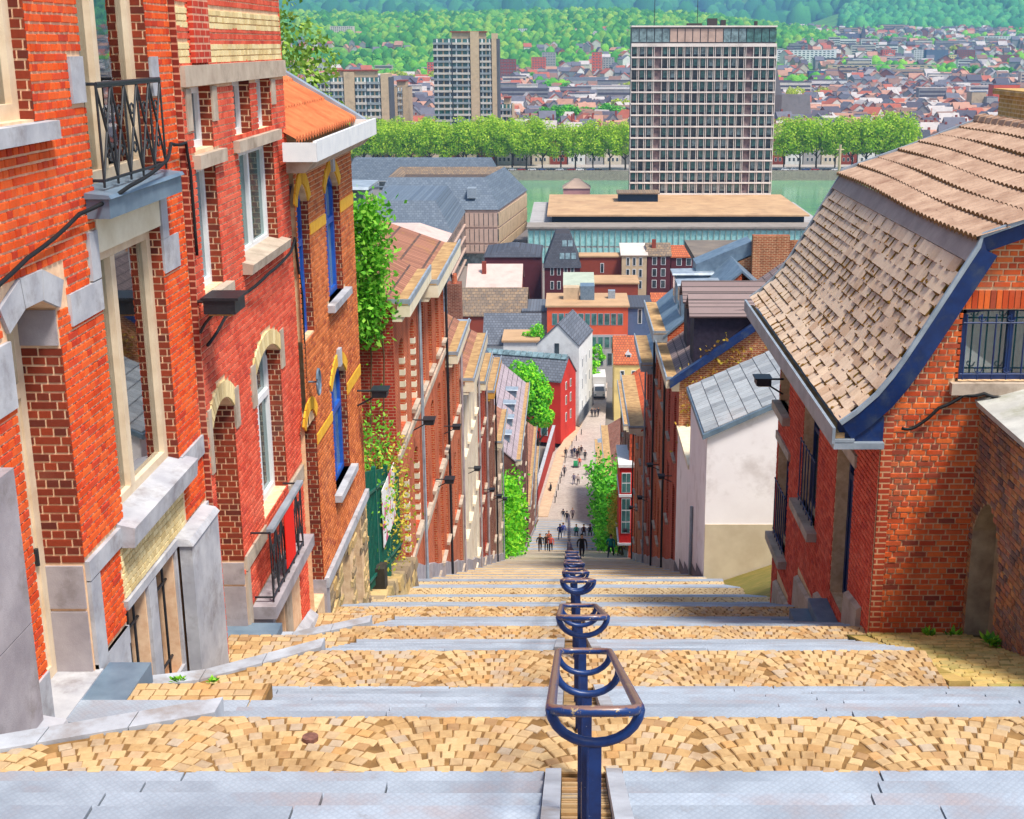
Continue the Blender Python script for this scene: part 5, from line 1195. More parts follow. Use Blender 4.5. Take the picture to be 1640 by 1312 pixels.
v = MB(); v.hexa([(3.75, 46.75, -12.25), (9.5, 46.75, -8.2), (9.5, 47.05, -8.2), (3.75, 47.05, -12.25), (3.75, 46.75, -11.95), (9.5, 46.75, -7.9), (9.5, 47.05, -7.9), (3.75, 47.05, -11.95)]); v.build('verge_board', M['navy'], R3)
R4, TR4 = row_house('taller red brick house with a raised brick party wall and zinc flashings', 'R', XRr, 53.2, 60.0, -11.6, [(-15.0, -12.6), (-18.6, -16.4), (-22, -20)], [(.2, .95), (.5, .95), (.8, .95)], M['tex_red'], roofm=M['lead'], ridge=2.6, depth=3.0, cornice=(.6, .35, M['zinc']), chimney=False)
fw_ = MB(); fw_.poly([(5.6, 57.0, -12), (10.8, 57.0, -12), (10.8, 57.0, -8.2), (8.0, 57.0, -8.3), (8.0, 57.0, -8.9), (5.9, 57.0, -9.8)]); fw_.box(8.0, 9.6, 56.6, 57.0, -11.5, -8.0); fw_.build('party_wall', M['tex_old'], R4)
fl = MB(); fl2 = MB(); fl.hexa([(5.6, 57.0, -10.0), (8.0, 57.0, -8.95), (8.0, 58.6, -8.95), (5.6, 58.6, -10.0), (5.6, 57.0, -9.3), (8.0, 57.0, -8.3), (8.0, 58.6, -8.3), (5.6, 58.6, -9.3)]); fl2.hexa([(9.6, 57.0, -10.2), (12, 57, -10.2), (12, 58.5, -10.2), (9.6, 58.5, -10.2), (9.6, 57.0, -9.3), (12, 57, -9.3), (12, 58.5, -9.3), (9.6, 58.5, -9.3)]); fl.build('parapet_flashing', M['lead'], R4); fl2.build('parapet_flashing', M['lead'], R4)
tr_ = MB(); tr_.box(5.9, 11.5, 58.6, 66.4, -9.9, -9.6); tr_.build('flat_roof', mat('tarred_roof', srgb(128, 116, 104), srgb(104, 96, 90), .9, 1), R4)
for k in range(2): dormer(R4, TR4, 54.6 + k * 2.6, -11.2, -.6, 1.2, 1.5)
R5, TR5 = row_house('brick house with a deep zinc gutter and rounded lead dormer on the right side', 'R', XRr, 60.0, 66.5, -14.6, [(-17.8, -15.6), (-21.4, -19.2), (-24.6, -22.6)], [(.2, .95), (.5, .95), (.8, .95)], M['tex_red2'], roofm=M['lead'], cornice=(.7, .3, M['zinc']), ridge=2.8)
dormer(R5, TR5, 63, -14.4, -.7, 1.6, 1.8)
R6, TR6 = row_house('orange-red brick house with a long cornice box above the tile-hung wall', 'R', XRr, 66.5, 78.0, -19.6, [(-22.8, -20.6), (-26.6, -24.4), (-29.8, -28)], [(.12, .95), (.38, .95), (.64, .95), (.88, .95)], M['tex_orange'], roofm=M['tile_red'], cornice=(.9, .3, M['cream']), ridge=2.2)
R7, TR7 = row_house('house with tile-hung side wall and orange tiled roof', 'R', XRr, 84.0, 96.0, -24.6, [(-28.2, -26), (-32.4, -30), (-36, -34)], [(.15, .95), (.5, .95), (.85, .95)], M['tex_brown'], near_wall=rows_tex('hung_tiles', srgb(206, 92, 58), srgb(186, 76, 48), .5, .42, 'front', gap=srgb(120, 44, 30)), roofm=M['tile_red'], ridge=2.6, depth=3.4)
R8, TR8 = row_house('red painted house with white gutters lower on the right side', 'R', XRr, 112, 130, -38.0, [(-42, -39.6), (-46.4, -44)], [(.15, .95), (.4, .95), (.65, .95), (.88, .95)], mat('red_paint', srgb(206, 40, 44), srgb(186, 34, 38), .7), roofm=M['tex_brown'], ridge=2.0, depth=3.2, cornice=(.8, .3, M['white']))
R9, TR9 = row_house('pale house with worn flat roof near the foot of the steps on the right', 'R', XRr, 130, 150, -46.0, [(-50, -47.6), (-54.5, -52)], [(.15, .95), (.4, .95), (.65, .95), (.88, .95)], M['plaster'], roofm=M['zinc'], ridge=1.2, cornice=(1.0, .3, M['cream']))
RB, TRB = row_house('low brick house with white gutter at the very foot of the steps on the right', 'R', XRr + .3, 150, 186, -56.5, [(-60.5, -58)], [(.1, .95), (.3, .95), (.5, .95), (.7, .95), (.9, .95)], M['tex_orange'], roofm=M['zinc'], ridge=1.4, cornice=(.6, .25, M['white']))
# red oriel bay standing out over the steps
o = thing('red_bay', 'bright red painted bay window box projecting over the steps below the tile-hung house', 'bay window', (4.0, 90, -34))
mb = MB(); mb.box(3.45, 4.3, 83.2, 87.5, -32.6, -27.2); mb.build('box', mat('signal_red', srgb(226, 48, 44), srgb(206, 40, 38), .6), o)
for z0, z1 in ((-31.9, -29.4), (-29.0, -27.6)):
    f = MB(FN(83.2)); f.box(3.58, 4.18, z0, z1, .01, .06); f.build('window_frame', M['white'], o)
    for i in range(2):
        for j in range(3 if z0 < -31 else 2):
            g = MB(FN(83.2)); nn_ = 3 if z0 < -31 else 2; g.box(3.62 + i * .29, 3.87 + i * .29, lerp(z0, z1, j / nn_) + .06, lerp(z0, z1, (j + 1) / nn_) - .04, .06, .08); g.build('pane', M['glass_green'], o)
for q_ in ((3.35, 4.4, 83.05, 87.6, -27.2, -27.0), (3.4, 4.35, 83.1, 87.5, -29.3, -29.12), (3.35, 4.35, 83.1, 87.5, -32.75, -32.6)): mb = MB(); mb.box(*q_); mb.build('moulding', M['white'], o)
# vines on the gable of the house behind the white one
def leaves(mb, pts, size, n, spread, drop=0.0, flat=None):
    for _ in range(n):
        p = Vector(R.choice(pts)); q = p + Vector((R.gauss(0, spread[0]), R.gauss(0, spread[1]), R.gauss(0, spread[2])))
        s_ = size * R.uniform(.6, 1.3); a = Vector((R.gauss(0, 1), R.gauss(0, 1), R.gauss(0, 1))).normalized(); b = a.cross(Vector((R.gauss(0, 1), R.gauss(0, 1), R.gauss(0, 1)))).normalized()
        mb.poly([tuple(q - a * s_), tuple(q + b * s_ * .55), tuple(q + a * s_), tuple(q - b * s_ * .55)])
M['vine'] = leafmat('dry_vine', srgb(170, 130, 50), srgb(120, 80, 34), srgb(176, 170, 60), .1)
vn = MB(); leaves(vn, [(lerp(4.6, 9, R.random()) , 46.9, 0) for _ in range(1)], .1, 0, (1, 1, 1))
pts = []
for _ in range(60):
    x = R.uniform(4.5, 8.6); pts.append((x, 46.88, lerp(-16, -11.9 + (x - 4.3) * .68, R.random() ** .7)))
leaves(vn, pts, .085, 2600, (.35, .04, .35)); tag(vn.build('vine', M['vine'], None, kind='stuff'), 'dry brown climbing vine covering the brick gable behind the white house', 'vine')
# ---------------------------------------------------------------- ivy, fence and garden between the brown and the striped house
M['ivy'] = leafmat('ivy_leaf', srgb(128, 206, 56), srgb(70, 146, 34), srgb(180, 232, 92), .4)
M['ivy_y'] = leafmat('ivy_yellow', srgb(196, 190, 60), srgb(140, 150, 40), srgb(226, 190, 80))
iv = MB(); pts = []
for _ in range(260):
    x = R.uniform(-6.4, -4.25); top = -3.1 + .5 * math.sin(x * 3); zb_ = interp([(-6.4, -7.2), (-5.6, -7.4), (-5.1, -6.4), (-4.5, -6.7), (-4.2, -5.6)], x)
    pts.append((x, 29.75 + R.uniform(-.25, .05), lerp(zb_, top, R.random())))
leaves(iv, pts, .075, 9000, (.18, .16, .2)); 
IV = thing('ivy', 'thick green ivy hanging over the top of the red brick side wall', 'ivy', (-5, 29.8, -8)); iv.build('foliage', M['ivy'], IV, kind='stuff')
st_ = MB()
for k in range(7): x = lerp(-6.2, -4.4, k / 6); st_.tube([(x, 29.9, -9), (x + .1, 29.85, -7), (x - .1, 29.85, -4.2)], .02, 5)
st_.build('stem', mat('stem_bark', srgb(110, 84, 60), None, .9), IV)
sh = thing('garden_shrub', 'loose yellow-green shrub leaning over the green iron fence', 'shrub', (-5, 28, -11)); b_ = MB(); pts = [(R.uniform(-5.6, -4.0), R.uniform(25.5, 29.6), 0) for _ in range(90)]
pts = [(p[0], p[1], lerp(-10.4, -7.6, R.random()) - (p[1] - 25.5) * .25) for p in pts]
leaves(b_, pts, .055, 2600, (.2, .3, .3)); b_.build('foliage', M['ivy'], sh, kind='stuff'); b2_ = MB(); pts = [(R.uniform(-4.7, -3.75), R.uniform(26.8, 30.3), 0) for _ in range(70)]; pts = [(p[0], p[1], lerp(-10.9, -8.4, R.random()) - (p[1] - 26) * .2) for p in pts]; leaves(b2_, pts, .05, 1500, (.12, .3, .25)); b2_.build('new_growth', M['ivy_y'], sh, kind='stuff')
s2 = MB()
for k in range(5): x = -4.9 + k * .15; s2.tube([(x, 28, -11.6), (x + .2 * math.sin(k), 28 + .3 * math.cos(k * 2), -9.6), (x + .3, 28.4 + .4 * math.sin(k), -8.6)], .02, 5)
s2.build('stem', MC['stem_bark'], sh)
fm = mat('green_iron', srgb(24, 110, 92), srgb(16, 84, 72), .45, 8, spec=.5)
fe = thing('iron_fence', 'tall dark green iron bar fence on a stone base with a poster', 'fence', (-4.0, 27, -11))
for k in range(28):
    y = lerp(24.7, 29.6, k / 27); zb_ = -10.75 - (y - 24.7) * .22; mb = MB(); mb.box(-4.06, -4.03, y - .015, y + .015, zb_, -8.3 - (y - 24.7) * .3 + .12); mb.build('bar', fm, fe)
for dz in (.25, 2.1):
    mb = MB(); mb.hexa([(-4.03, 24.6, -10.75 + dz - .03), (-4.0, 24.6, -10.75 + dz - .03), (-4.0, 29.7, -10.75 + dz - 1.12 - .03), (-4.03, 29.7, -10.75 + dz - 1.12 - .03), (-4.03, 24.6, -10.75 + dz + .03), (-4.0, 24.6, -10.75 + dz + .03), (-4.0, 29.7, -10.75 + dz - 1.12 + .03), (-4.03, 29.7, -10.75 + dz - 1.12 + .03)]); mb.build('fence_rail', fm, fe)
for y in (25.9, 27.6): mb = MB(); mb.box(-4.09, -4.0, y - .05, y + .05, -12, -8.1 - (y - 24.7) * .3); mb.build('fence_post', fm, fe)
k = NT('poster_print'); sp = k.n('ShaderNodeSeparateXYZ', n0=k.P()); pcol = k.mix(k.maprange(k.noise(2.6, 3), .5, .56), srgb(236, 232, 228), srgb(214, 96, 130)); pm = k.fin(pcol, .6, .2)
po = MB(); po.box(-3.99, -3.975, 26.5, 28.5, -10.5, -9.2); tag(po.build('poster', pm, None), 'white poster with pink print tied to the green iron fence', 'poster')
wl = thing('low_stone_wall', 'low yellowish rubble stone wall at the foot of the green fence', 'wall', (-3.9, 27.5, -12.4)); y = 24.35
while y < 29.9:
    l = R.uniform(.35, .6); top = -10.85 - (y - 24.4) * .25
    z_ = top
    while z_ > ground(y) - .4:
        h = R.uniform(.2, .32); mb = MB(); d_ = R.uniform(-.03, .03); mb.hexa([(-4.3, y + .01, z_ - h), (-3.72 + d_, y + .01, z_ - h), (-3.72 + d_, y + l, z_ - h), (-4.3, y + l, z_ - h), (-4.3, y + .02, z_ - .02), (-3.75 + d_, y + .03, z_ - .02), (-3.75 + d_, y + l - .03, z_ - .02), (-4.3, y + l - .03, z_ - .02)]); mb.build('stone', MC['rubble'], wl); z_ -= h
    y += l
mb = MB(); mb.box(-4.2, -3.85, 25.55, 25.95, -12.0, -10.6); mb.build('gate_pier', mat('dark_pier', srgb(70, 64, 52), srgb(48, 46, 40), .95), wl)
for i, (yy, zz, s_) in enumerate(((33.2, -9.6, .8), (38.4, -13.0, .8), (41.5, -12.2, .7), (50.5, -16.6, .7), (60, -20.8, .7), (66.5, -23.4, .7), (72, -25.5, .7))):
    wall_lamp(FL(XLr), yy, zz, ['black wall lamp on the striped red brick house', 'black wall lamp low on the tall box-cornice house', 'black wall lamp beside the balcony plants of the tall brick house', 'black wall lamp on the white stuccoed house', 'black wall lamp on the deep red brick house', 'black wall lamp on the brown slate-roofed house', 'black wall lamp above the ivy on the grey house'][i], .3, s_)
for i, (yy, zz) in enumerate(((49.5, -16.6), (56.5, -18.4), (64, -22.6), (73, -26.4), (80, -30.5))):
    wall_lamp(FR(XRr), yy, zz, ['black wall lamp on the vine-gabled house', 'black wall lamp on the house with the raised party wall', 'black wall lamp under the deep zinc gutter', 'black wall lamp on the long-corniced orange house', 'black wall lamp beside the red bay'][i], .3, .7)
# ================================================================ lower town
ZG = -66.0
def vmat(name, c, c2=None, **k):
    k.setdefault('grime', tuple(x * .55 for x in c)); k.setdefault('gs', .22)
    return mat(name, c, c2 or tuple(x * .85 for x in c), k.pop('rough', .85), k.pop('ns', .5), 20, 0.0, **k)
M['roof_slate'] = rows_tex('town_slate', srgb(112, 118, 128), srgb(92, 98, 108), .6, .5, 'front')
M['roof_dark'] = rows_tex('town_dark_slate', srgb(84, 88, 98), srgb(66, 70, 80), .6, .5, 'front')
M['roof_mott'] = rows_tex('town_mottled', srgb(150, 128, 104), srgb(112, 100, 90), .8, .6, 'front', moss=srgb(176, 130, 70))
M['roof_tile'] = rows_tex('town_red_tile', srgb(206, 112, 66), srgb(178, 86, 52), .5, .5, 'front')
M['roof_pink'] = vmat('town_pink_roof', srgb(214, 184, 172))
M['roof_tan'] = vmat('town_tan_roof', srgb(198, 162, 122), srgb(174, 138, 104), ns=.12)
M['w_red'] = vmat('town_red_wall', srgb(206, 56, 44)); M['w_white'] = vmat('town_white_wall', srgb(232, 232, 228)); M['w_orange'] = vmat('town_orange_wall', srgb(224, 96, 62)); M['w_yellow'] = vmat('town_yellow_wall', srgb(238, 212, 138))
M['w_plum'] = vmat('town_plum_brick', srgb(96, 44, 50)); M['w_brick'] = vmat('town_brick', srgb(150, 70, 52)); M['w_beige'] = vmat('town_beige', srgb(196, 168, 152)); M['w_grey'] = vmat('town_grey_wall', srgb(176, 172, 170)); M['w_pink'] = vmat('town_pink_wall', srgb(206, 150, 146)); M['w_tan'] = vmat('town_tan_wall', srgb(206, 180, 146)); M['w_cream'] = vmat('town_cream_wall', srgb(226, 212, 190)); M['w_slate'] = vmat('town_blue_wall', srgb(90, 108, 140))
M['conc'] = vmat('tower_concrete', srgb(234, 224, 214), srgb(214, 204, 196), ns=.08)
def local_T(o, ang):
    c, s_ = math.cos(ang), math.sin(ang)
    return lambda x, y, z: (o[0] + x * c - y * s_, o[1] + x * s_ + y * c, z)
def facewin(H, T, face, Wd, Ln, rows, cols, frame, glass, margin=.12, wfrac=.55, proud=.05, single=True):
    """windows on a face of a local-frame building: rows are (v0,v1); each window a frame with its pane"""
    if face == 'x0': F = lambda u, v, w: T(-w, Ln * u, v); span = Ln
    elif face == 'x1': F = lambda u, v, w: T(Wd + w, Ln * u, v); span = Ln
    elif face == 'y0': F = lambda u, v, w: T(Wd * u, -w, v); span = Wd
    else: F = lambda u, v, w: T(Wd * u, Ln + w, v); span = Wd
    for (v0, v1) in rows:
        for c in range(cols):
            a = margin + (1 - 2 * margin) * (c + .5 - wfrac / 2) / cols; b = margin + (1 - 2 * margin) * (c + .5 + wfrac / 2) / cols
            f = MB(F); f.box(a, b, v0, v1, -.02, proud); fo = f.build('window', frame, H)
            t = min(.12, (v1 - v0) * .12); tu = t / span
            g = MB(F); g.box(a + tu, b - tu, v0 + t, v1 - t, proud, proud + .03); g.build('pane', glass, fo)
def house(name, label, cat, o, ang, Wd, Ln, zg, eave, ridge, wm, rm_, roof='gable', wins=(), group=None, chim=0, over=.3, frame=None, glass=None, inset=3.0):
    """building in a local frame: x across (Wd), y along (Ln); ridge runs along y for gable roofs, along x for 'xgable'"""
    T = local_T(o, ang); H = thing(name, label, cat, T(Wd / 2, Ln / 2, zg), group)
    mb = MB(T); mb.box(0, Wd, 0, Ln, zg, eave)
    if roof == 'gable':
        for y in (0, Ln): mb.poly([(0, y, eave), (Wd, y, eave), (Wd / 2, y, ridge)])
    if roof == 'xgable':
        for x in (0, Wd): mb.poly([(x, 0, eave), (x, Ln, eave), (x, Ln / 2, ridge)])
    mb.build('wall', wm, H)
    r = MB(T); e = over; t = .22
    def plane(a, b, c, d): r.hexa([(p[0], p[1], p[2] - t) for p in (a, b, c, d)] + [a, b, c, d])
    if roof == 'gable':
        sl = (ridge - eave) / (Wd / 2); m = Wd / 2
        plane((-e, -e, eave - e * sl + t), (m, -e, ridge + t), (m, Ln + e, ridge + t), (-e, Ln + e, eave - e * sl + t)); plane((Wd + e, -e, eave - e * sl + t), (m, -e, ridge + t), (m, Ln + e, ridge + t), (Wd + e, Ln + e, eave - e * sl + t))
    elif roof == 'xgable':
        sl = (ridge - eave) / (Ln / 2); m = Ln / 2
        plane((-e, -e, eave - e * sl + t), (Wd + e, -e, eave - e * sl + t), (Wd + e, m, ridge + t), (-e, m, ridge + t)); plane((-e, Ln + e, eave - e * sl + t), (Wd + e, Ln + e, eave - e * sl + t), (Wd + e, m, ridge + t), (-e, m, ridge + t))
    elif roof == 'flat': r.box(-e, Wd + e, -e, Ln + e, eave, eave + .35)
    elif roof == 'mono':
        plane((-e, -e, eave + .1), (Wd + e, -e, eave + .1), (Wd + e, Ln, ridge), (-e, Ln, ridge))
    elif roof in ('mansard', 'hip'):
        i = min(inset, Wd * .46, Ln * .46)
        A = [(-e, -e, eave), (Wd + e, -e, eave), (Wd + e, Ln + e, eave), (-e, Ln + e, eave)]; B = [(i, i, ridge), (Wd - i, i, ridge), (Wd - i, Ln - i, ridge), (i, Ln - i, ridge)]
        r.hexa(A + B)
    r.build('roof', rm_, H)
    for k in range(chim):
        c = MB(T); x = Wd * (.3 + .4 * k); y = Ln * (.3 + .35 * k); top = max(ridge, eave) + 1.3; c.box(x - .5, x + .5, y - .35, y + .35, eave, top); c.build('chimney', M['w_brick'], H)
    for w in wins: facewin(H, T, w[0], Wd, Ln, w[1], w[2], frame or M['white'], glass or M['glass'], *(w[3:] if len(w) > 3 else ()))
    return H, T
def rows_between(z0, z1, n, h=1.6): return [(lerp(z0, z1, (i + .5) / n) - h / 2, lerp(z0, z1, (i + .5) / n) + h / 2) for i in range(n)]
def fb(label, cat, xl, xr, ye, Y, depth, yr, wm, rm_, roof='xgable', wins=(), yrd=.5, **k):
    """building facing the camera: pixel columns and eave row on the plane at distance Y, ridge row at Y + depth * yrd"""
    a = at_y(xl, ye, Y); b = at_y(xr, ye, Y); rz = at_y(xl, yr, Y + depth * yrd)[2] if yr else a[2]
    return house(k.pop('name', 'town_house'), label, cat, (a[0], Y), 0, b[0] - a[0], depth, ZG, a[2], rz, wm, rm_, roof, wins, **k), a[2]
# red gabled house and white gabled house by the street
ang = math.atan2(.946, .323)
H, T = house('town_house', 'bright red gabled house with grey slate roof and glazed ridge at the street corner', 'house', (-1.26, 212), ang, 7.9, 15, -65.2, -54.4, -51.0, M['w_red'], M['roof_slate'], 'gable', [('y0', [(-56.4, -55.0), (-59, -57.4), (-62, -60.4)], 2, .2, .3)], over=.15)
facewin(H, T, 'x0', 7.9, 15, [(-57.4, -55.8), (-60.8, -59), (-64, -62.2)], 5, M['white'], M['glass_green'])
g = MB(T); 
for k in range(14):
    g = MB(T); g.hexa([(3.1, k * 1.05 + .1, -51.35), (3.95, k * 1.05 + .1, -50.72), (3.95, k * 1.05 + 1.05, -50.72), (3.1, k * 1.05 + 1.05, -51.35), (3.05, k * 1.05 + .1, -51.2), (3.95, k * 1.05 + .1, -50.55), (3.95, k * 1.05 + 1.05, -50.55), (3.05, k * 1.05 + 1.05, -51.2)]); g.build('skylight', M['glass_pale'], H)
H, T = house('town_house', 'white gabled house with black slit window behind the red gabled house', 'house', (-5.4, 223.4), -.2, 7.4, 13, -65.2, -50.5, -46.9, M['w_white'], M['roof_slate'], 'gable', [('x1', [(-55, -53.4), (-59, -57), (-62.6, -61)], 3, .1, .15)], over=.12)
g = MB(T); g.box(3.1, 3.9, -.06, .02, -55.5, -50.2); g.build('slit_window', M['glass'], H)
fb('low white house with roof terrace behind the slate roof', 'house', 806, 862, 548, 232, 9, None, M['w_white'], M['roof_tan'], 'flat', [('y0', [(-55.5, -54.2)], 3)])
fb('long slate-roofed house with one skylight left of the white gable', 'house', 775, 864, 552, 240, 13, 503, M['w_white'], M['roof_slate'], 'xgable', [('y0', rows_between(-62, -55, 2), 6)])
fb('wide house with mottled brown weathered roof below the court building', 'house', 716, 842, 506, 262, 18, 462, M['w_brick'], M['roof_mott'], 'xgable')
(H, T), z = fb('orange modern office block with rows of grey-framed windows', 'office', 876, 1006, 492, 253, 13, None, M['w_orange'], M['roof_tan'], 'flat', name='office_block')
W_ = at_y(1006, 492, 253)[0] - at_y(876, 492, 253)[0]
facewin(H, T, 'y0', W_, 13, [(at_y(900, 521, 253)[2], at_y(900, 502, 253)[2])], 11, M['zinc'], M['glass_green'], .055, .84)
s_ = MB(T); s_.box(.3, W_ - .2, -.12, .0, ZG, at_y(900, 536, 253)[2]); s_.build('lower_facade', M['w_grey'], H)
facewin(H, T, 'y0', W_, 13, [(at_y(900, 557, 253)[2], at_y(900, 539, 253)[2])], 11, M['zinc'], M['glass_green'], .055, .84, .2); facewin(H, T, 'y0', W_, 13, [(at_y(900, 585, 253)[2], at_y(900, 565, 253)[2])], 8, M['zinc'], M['glass'], .055, .6, .2)
for (a, b, y0, y1, h, mm) in ((3.2, 6.4, 6, 9, 2.4, M['w_tan']), (6.6, 9.4, 5.5, 9.5, 2.8, M['lead']), (12.2, 13.6, 7, 8.5, 1.6, M['zinc'])):
    v_ = MB(T); v_.box(a, b, y0, y1, z + .35, z + .35 + h); v_.build('rooftop_unit', mm, H)
fb('blue-grey clad building with tall window beside the orange office', 'building', 1006, 1044, 494, 255, 12, None, M['w_slate'], M['roof_dark'], 'flat', [('y0', [(-53.5, -50.5)], 1, .2, .3)])
(H, T), z = fb('yellow house with orange tiled roof and two white dormers', 'house', 984, 1046, 583, 229, 9, 539, M['w_yellow'], M['roof_tile'], 'xgable', [('y0', [(-59.2, -56.6)], 3, .06, .4)], over=.2)
for x in (2.6, 5.2):
    d_ = MB(T); d_.hexa([(x - .45, .9, z + .4), (x + .45, .9, z + .4), (x + .45, 2.6, z + .4), (x - .45, 2.6, z + .4), (x - .45, .9, z + 1.5), (x + .45, .9, z + 1.5), (x + .45, 2.6, z + 1.5), (x - .45, 2.6, z + 1.5)]); D = d_.build('dormer', M['white'], H)
    d_ = MB(T); d_.poly([(x - .6, .8, z + 1.5), (x + .6, .8, z + 1.5), (x, .8, z + 2.1)]); d_.hexa([(x - .6, .8, z + 1.45), (x, .8, z + 2.1), (x, 3, z + 2.1), (x - .6, 3, z + 1.45), (x - .65, .8, z + 1.52), (x, .8, z + 2.2), (x, 3, z + 2.2), (x - .65, 3, z + 1.52)]); d_.build('dormer_roof', M['white'], D)
    d_ = MB(T); d_.box(x - .3, x + .3, .86, .9, z + .5, z + 1.4); d_.build('pane', M['glass'], D)
# dark slate mansard and other houses behind
(H, T), z = fb('tall dark slate mansard house with rows of skylights', 'house', 872, 929, 429, 312, 14, 374, M['w_plum'], M['roof_dark'], 'mansard', [('y0', [(-53.6, -51.6), (-57, -55)], 4)], yrd=.2, inset=2.6)
for r_, (n, f) in enumerate(((3, .35), (2, .72))):
    for k in range(n):
        zz = lerp(z, at_y(880, 374, 315)[2], f); xx = 4.2 + k * 1.4 - (0 if r_ == 0 else -.6); yy = lerp(-.3, 2.6, f); s_ = MB(T); s_.hexa([(xx - .55, yy - .1, zz - .7), (xx + .55, yy - .1, zz - .7), (xx + .55, yy + .4, zz + .7), (xx - .55, yy + .4, zz + .7), (xx - .55, yy - .35, zz - .7), (xx + .55, yy - .35, zz - .7), (xx + .55, yy + .1, zz + .7), (xx - .55, yy + .1, zz + .7)]); s_.build('skylight', M['glass_pale'], H)
fb('dark plum-brick block with low pyramid roof', 'building', 776, 866, 412, 322, 20, 391, M['w_plum'], M['roof_dark'], 'hip', inset=7)
fb('house with pale pink roof and brick chimney', 'house', 748, 834, 462, 300, 16, 424, M['w_brick'], M['roof_pink'], 'xgable', chim=1)
fb('red brick back wall with one small window between town houses', 'building', 929, 1000, 412, 318, 5, None, M['w_brick'], M['roof_tan'], 'flat', [('y0', [(-54, -51.6)], 1, .4, .4)])
fb('tan brick house with rusted pale roof beyond the office', 'house', 996, 1036, 409, 316, 10, 389, M['w_tan'], vmat('rust_roof', srgb(216, 200, 188)), 'mono', [('y0', rows_between(-58, -49.5, 3, 2), 3)], yrd=1)
fb('plum brick house with white windows beyond the office', 'house', 1037, 1074, 410, 317, 10, 390, M['w_plum'], M['roof_mott'], 'xgable', [('y0', rows_between(-58, -49.5, 3, 2), 2)], chim=1)
fb('plum brick house with orange tiled roof patch beyond the office', 'house', 1075, 1116, 412, 318, 10, 394, M['w_plum'], M['roof_tile'], 'xgable', [('y0', rows_between(-58, -50, 3, 1.8), 2)])
fb('low tan house with curved pale roof in front of the slate mansard', 'house', 904, 950, 458, 285, 10, 436, M['w_tan'], vmat('greenish_roof', srgb(178, 186, 166)), 'mono', yrd=1)
fb('small brick yard house beside the office roof units', 'house', 950, 1022, 455, 300, 10, None, M['w_brick'], M['roof_tan'], 'flat')
fb('grey flat-roofed house left of the orange office', 'house', 838, 876, 500, 262, 12, None, M['w_grey'], M['roof_slate'], 'flat')
fb('white house with dark hipped roof by the court forecourt', 'house', 700, 760, 500, 280, 14, 470, M['w_white'], M['roof_slate'], 'hip', inset=5)
fb('grey house hidden behind the left row roofs', 'house', 640, 715, 470, 300, 16, 430, M['w_grey'], M['roof_dark'], 'xgable')
for i, (xl, xr, ye, Y, dp, yr, wm, rm_) in enumerate(((1046, 1110, 505, 262, 12, 470, M['w_pink'], M['roof_tile']), (1110, 1200, 480, 290, 14, 440, M['w_grey'], M['roof_slate']), (1116, 1190, 425, 330, 12, 402, M['w_brick'], M['roof_mott']), (1190, 1300, 425, 340, 14, 398, M['w_white'], M['roof_slate']))):
    fb(['pink house with tiled roof hidden beside the blue-grey building', 'grey house with slate roof behind the right row', 'brick house with mottled roof before the glass building', 'white house with slate roof before the glass building'][i], 'house', xl, xr, ye, Y, dp, yr, wm, rm_, 'xgable', [('y0', rows_between(-62, at_y(xl, ye, Y)[2], 3), 4)])
# ---------------------------------------------------------------- court building with slate mansards
CB = thing('court_building', 'large beige-panelled civic building with steep blue slate mansard roofs', 'building', (-40, 400, ZG))
N = at_y(797, 336, 400); Fr = at_y(843, 307, 455); ez = N[2]; lx = at_y(600, 336, 400)[0]
foot = [(lx, 400), (N[0], 400), (Fr[0], 455), (lx, 455)]
mb = MB(); 
for a, b in zip(foot, foot[1:] + foot[:1]): mb.quad((a[0], a[1], -62), (b[0], b[1], -62), (b[0], b[1], ez), (a[0], a[1], ez))
mb.quad(*[(p[0], p[1], -62) for p in foot]); mb.build('wall', M['w_beige'], CB)
mb = MB(); mb.box(lx, N[0] - 2, 402, 450, ZG, -62); mb.build('ground_floor', M['glass_pale'], CB)
rz = at_y(770, 285, 408)[2]; B = [(at_y(620, 285, 408)[0], 410), (at_y(776, 285, 410)[0], 410), (at_y(808, 268, 446)[0], 446), (at_y(640, 268, 446)[0], 446)]
def slatey(): return rows_tex('court_slate', srgb(112, 124, 136), srgb(90, 102, 116), 1.0, .8, 'front', gap=srgb(76, 86, 98), rough=.6)
mb = MB(); F2 = [(foot[0][0] - .4, 399.6), (foot[1][0] + .4, 399.6), (foot[2][0] + .4, 455.5), (foot[3][0] - .4, 455.5)]
for i in range(4):
    j = (i + 1) % 4; mb.quad((F2[i][0], F2[i][1], ez), (F2[j][0], F2[j][1], ez), (B[j][0], B[j][1], rz), (B[i][0], B[i][1], rz))
mb.build('mansard_roof', slatey(), CB)
mb = MB(); I = [(lerp(p[0], sum(q[0] for q in B) / 4, .16), lerp(p[1], 428, .2)) for p in B]
mb.quad(*[(p[0], p[1], rz - 2.2) for p in I])
for i in range(4):
    j = (i + 1) % 4; mb.quad((B[i][0], B[i][1], rz), (B[j][0], B[j][1], rz), (I[j][0], I[j][1], rz - 2.2), (I[i][0], I[i][1], rz - 2.2))
mb.build('roof_well', M['roof_mott'], CB)
lv = [ez - .8, ez - 5.6, ez - 10.4, -62.0]
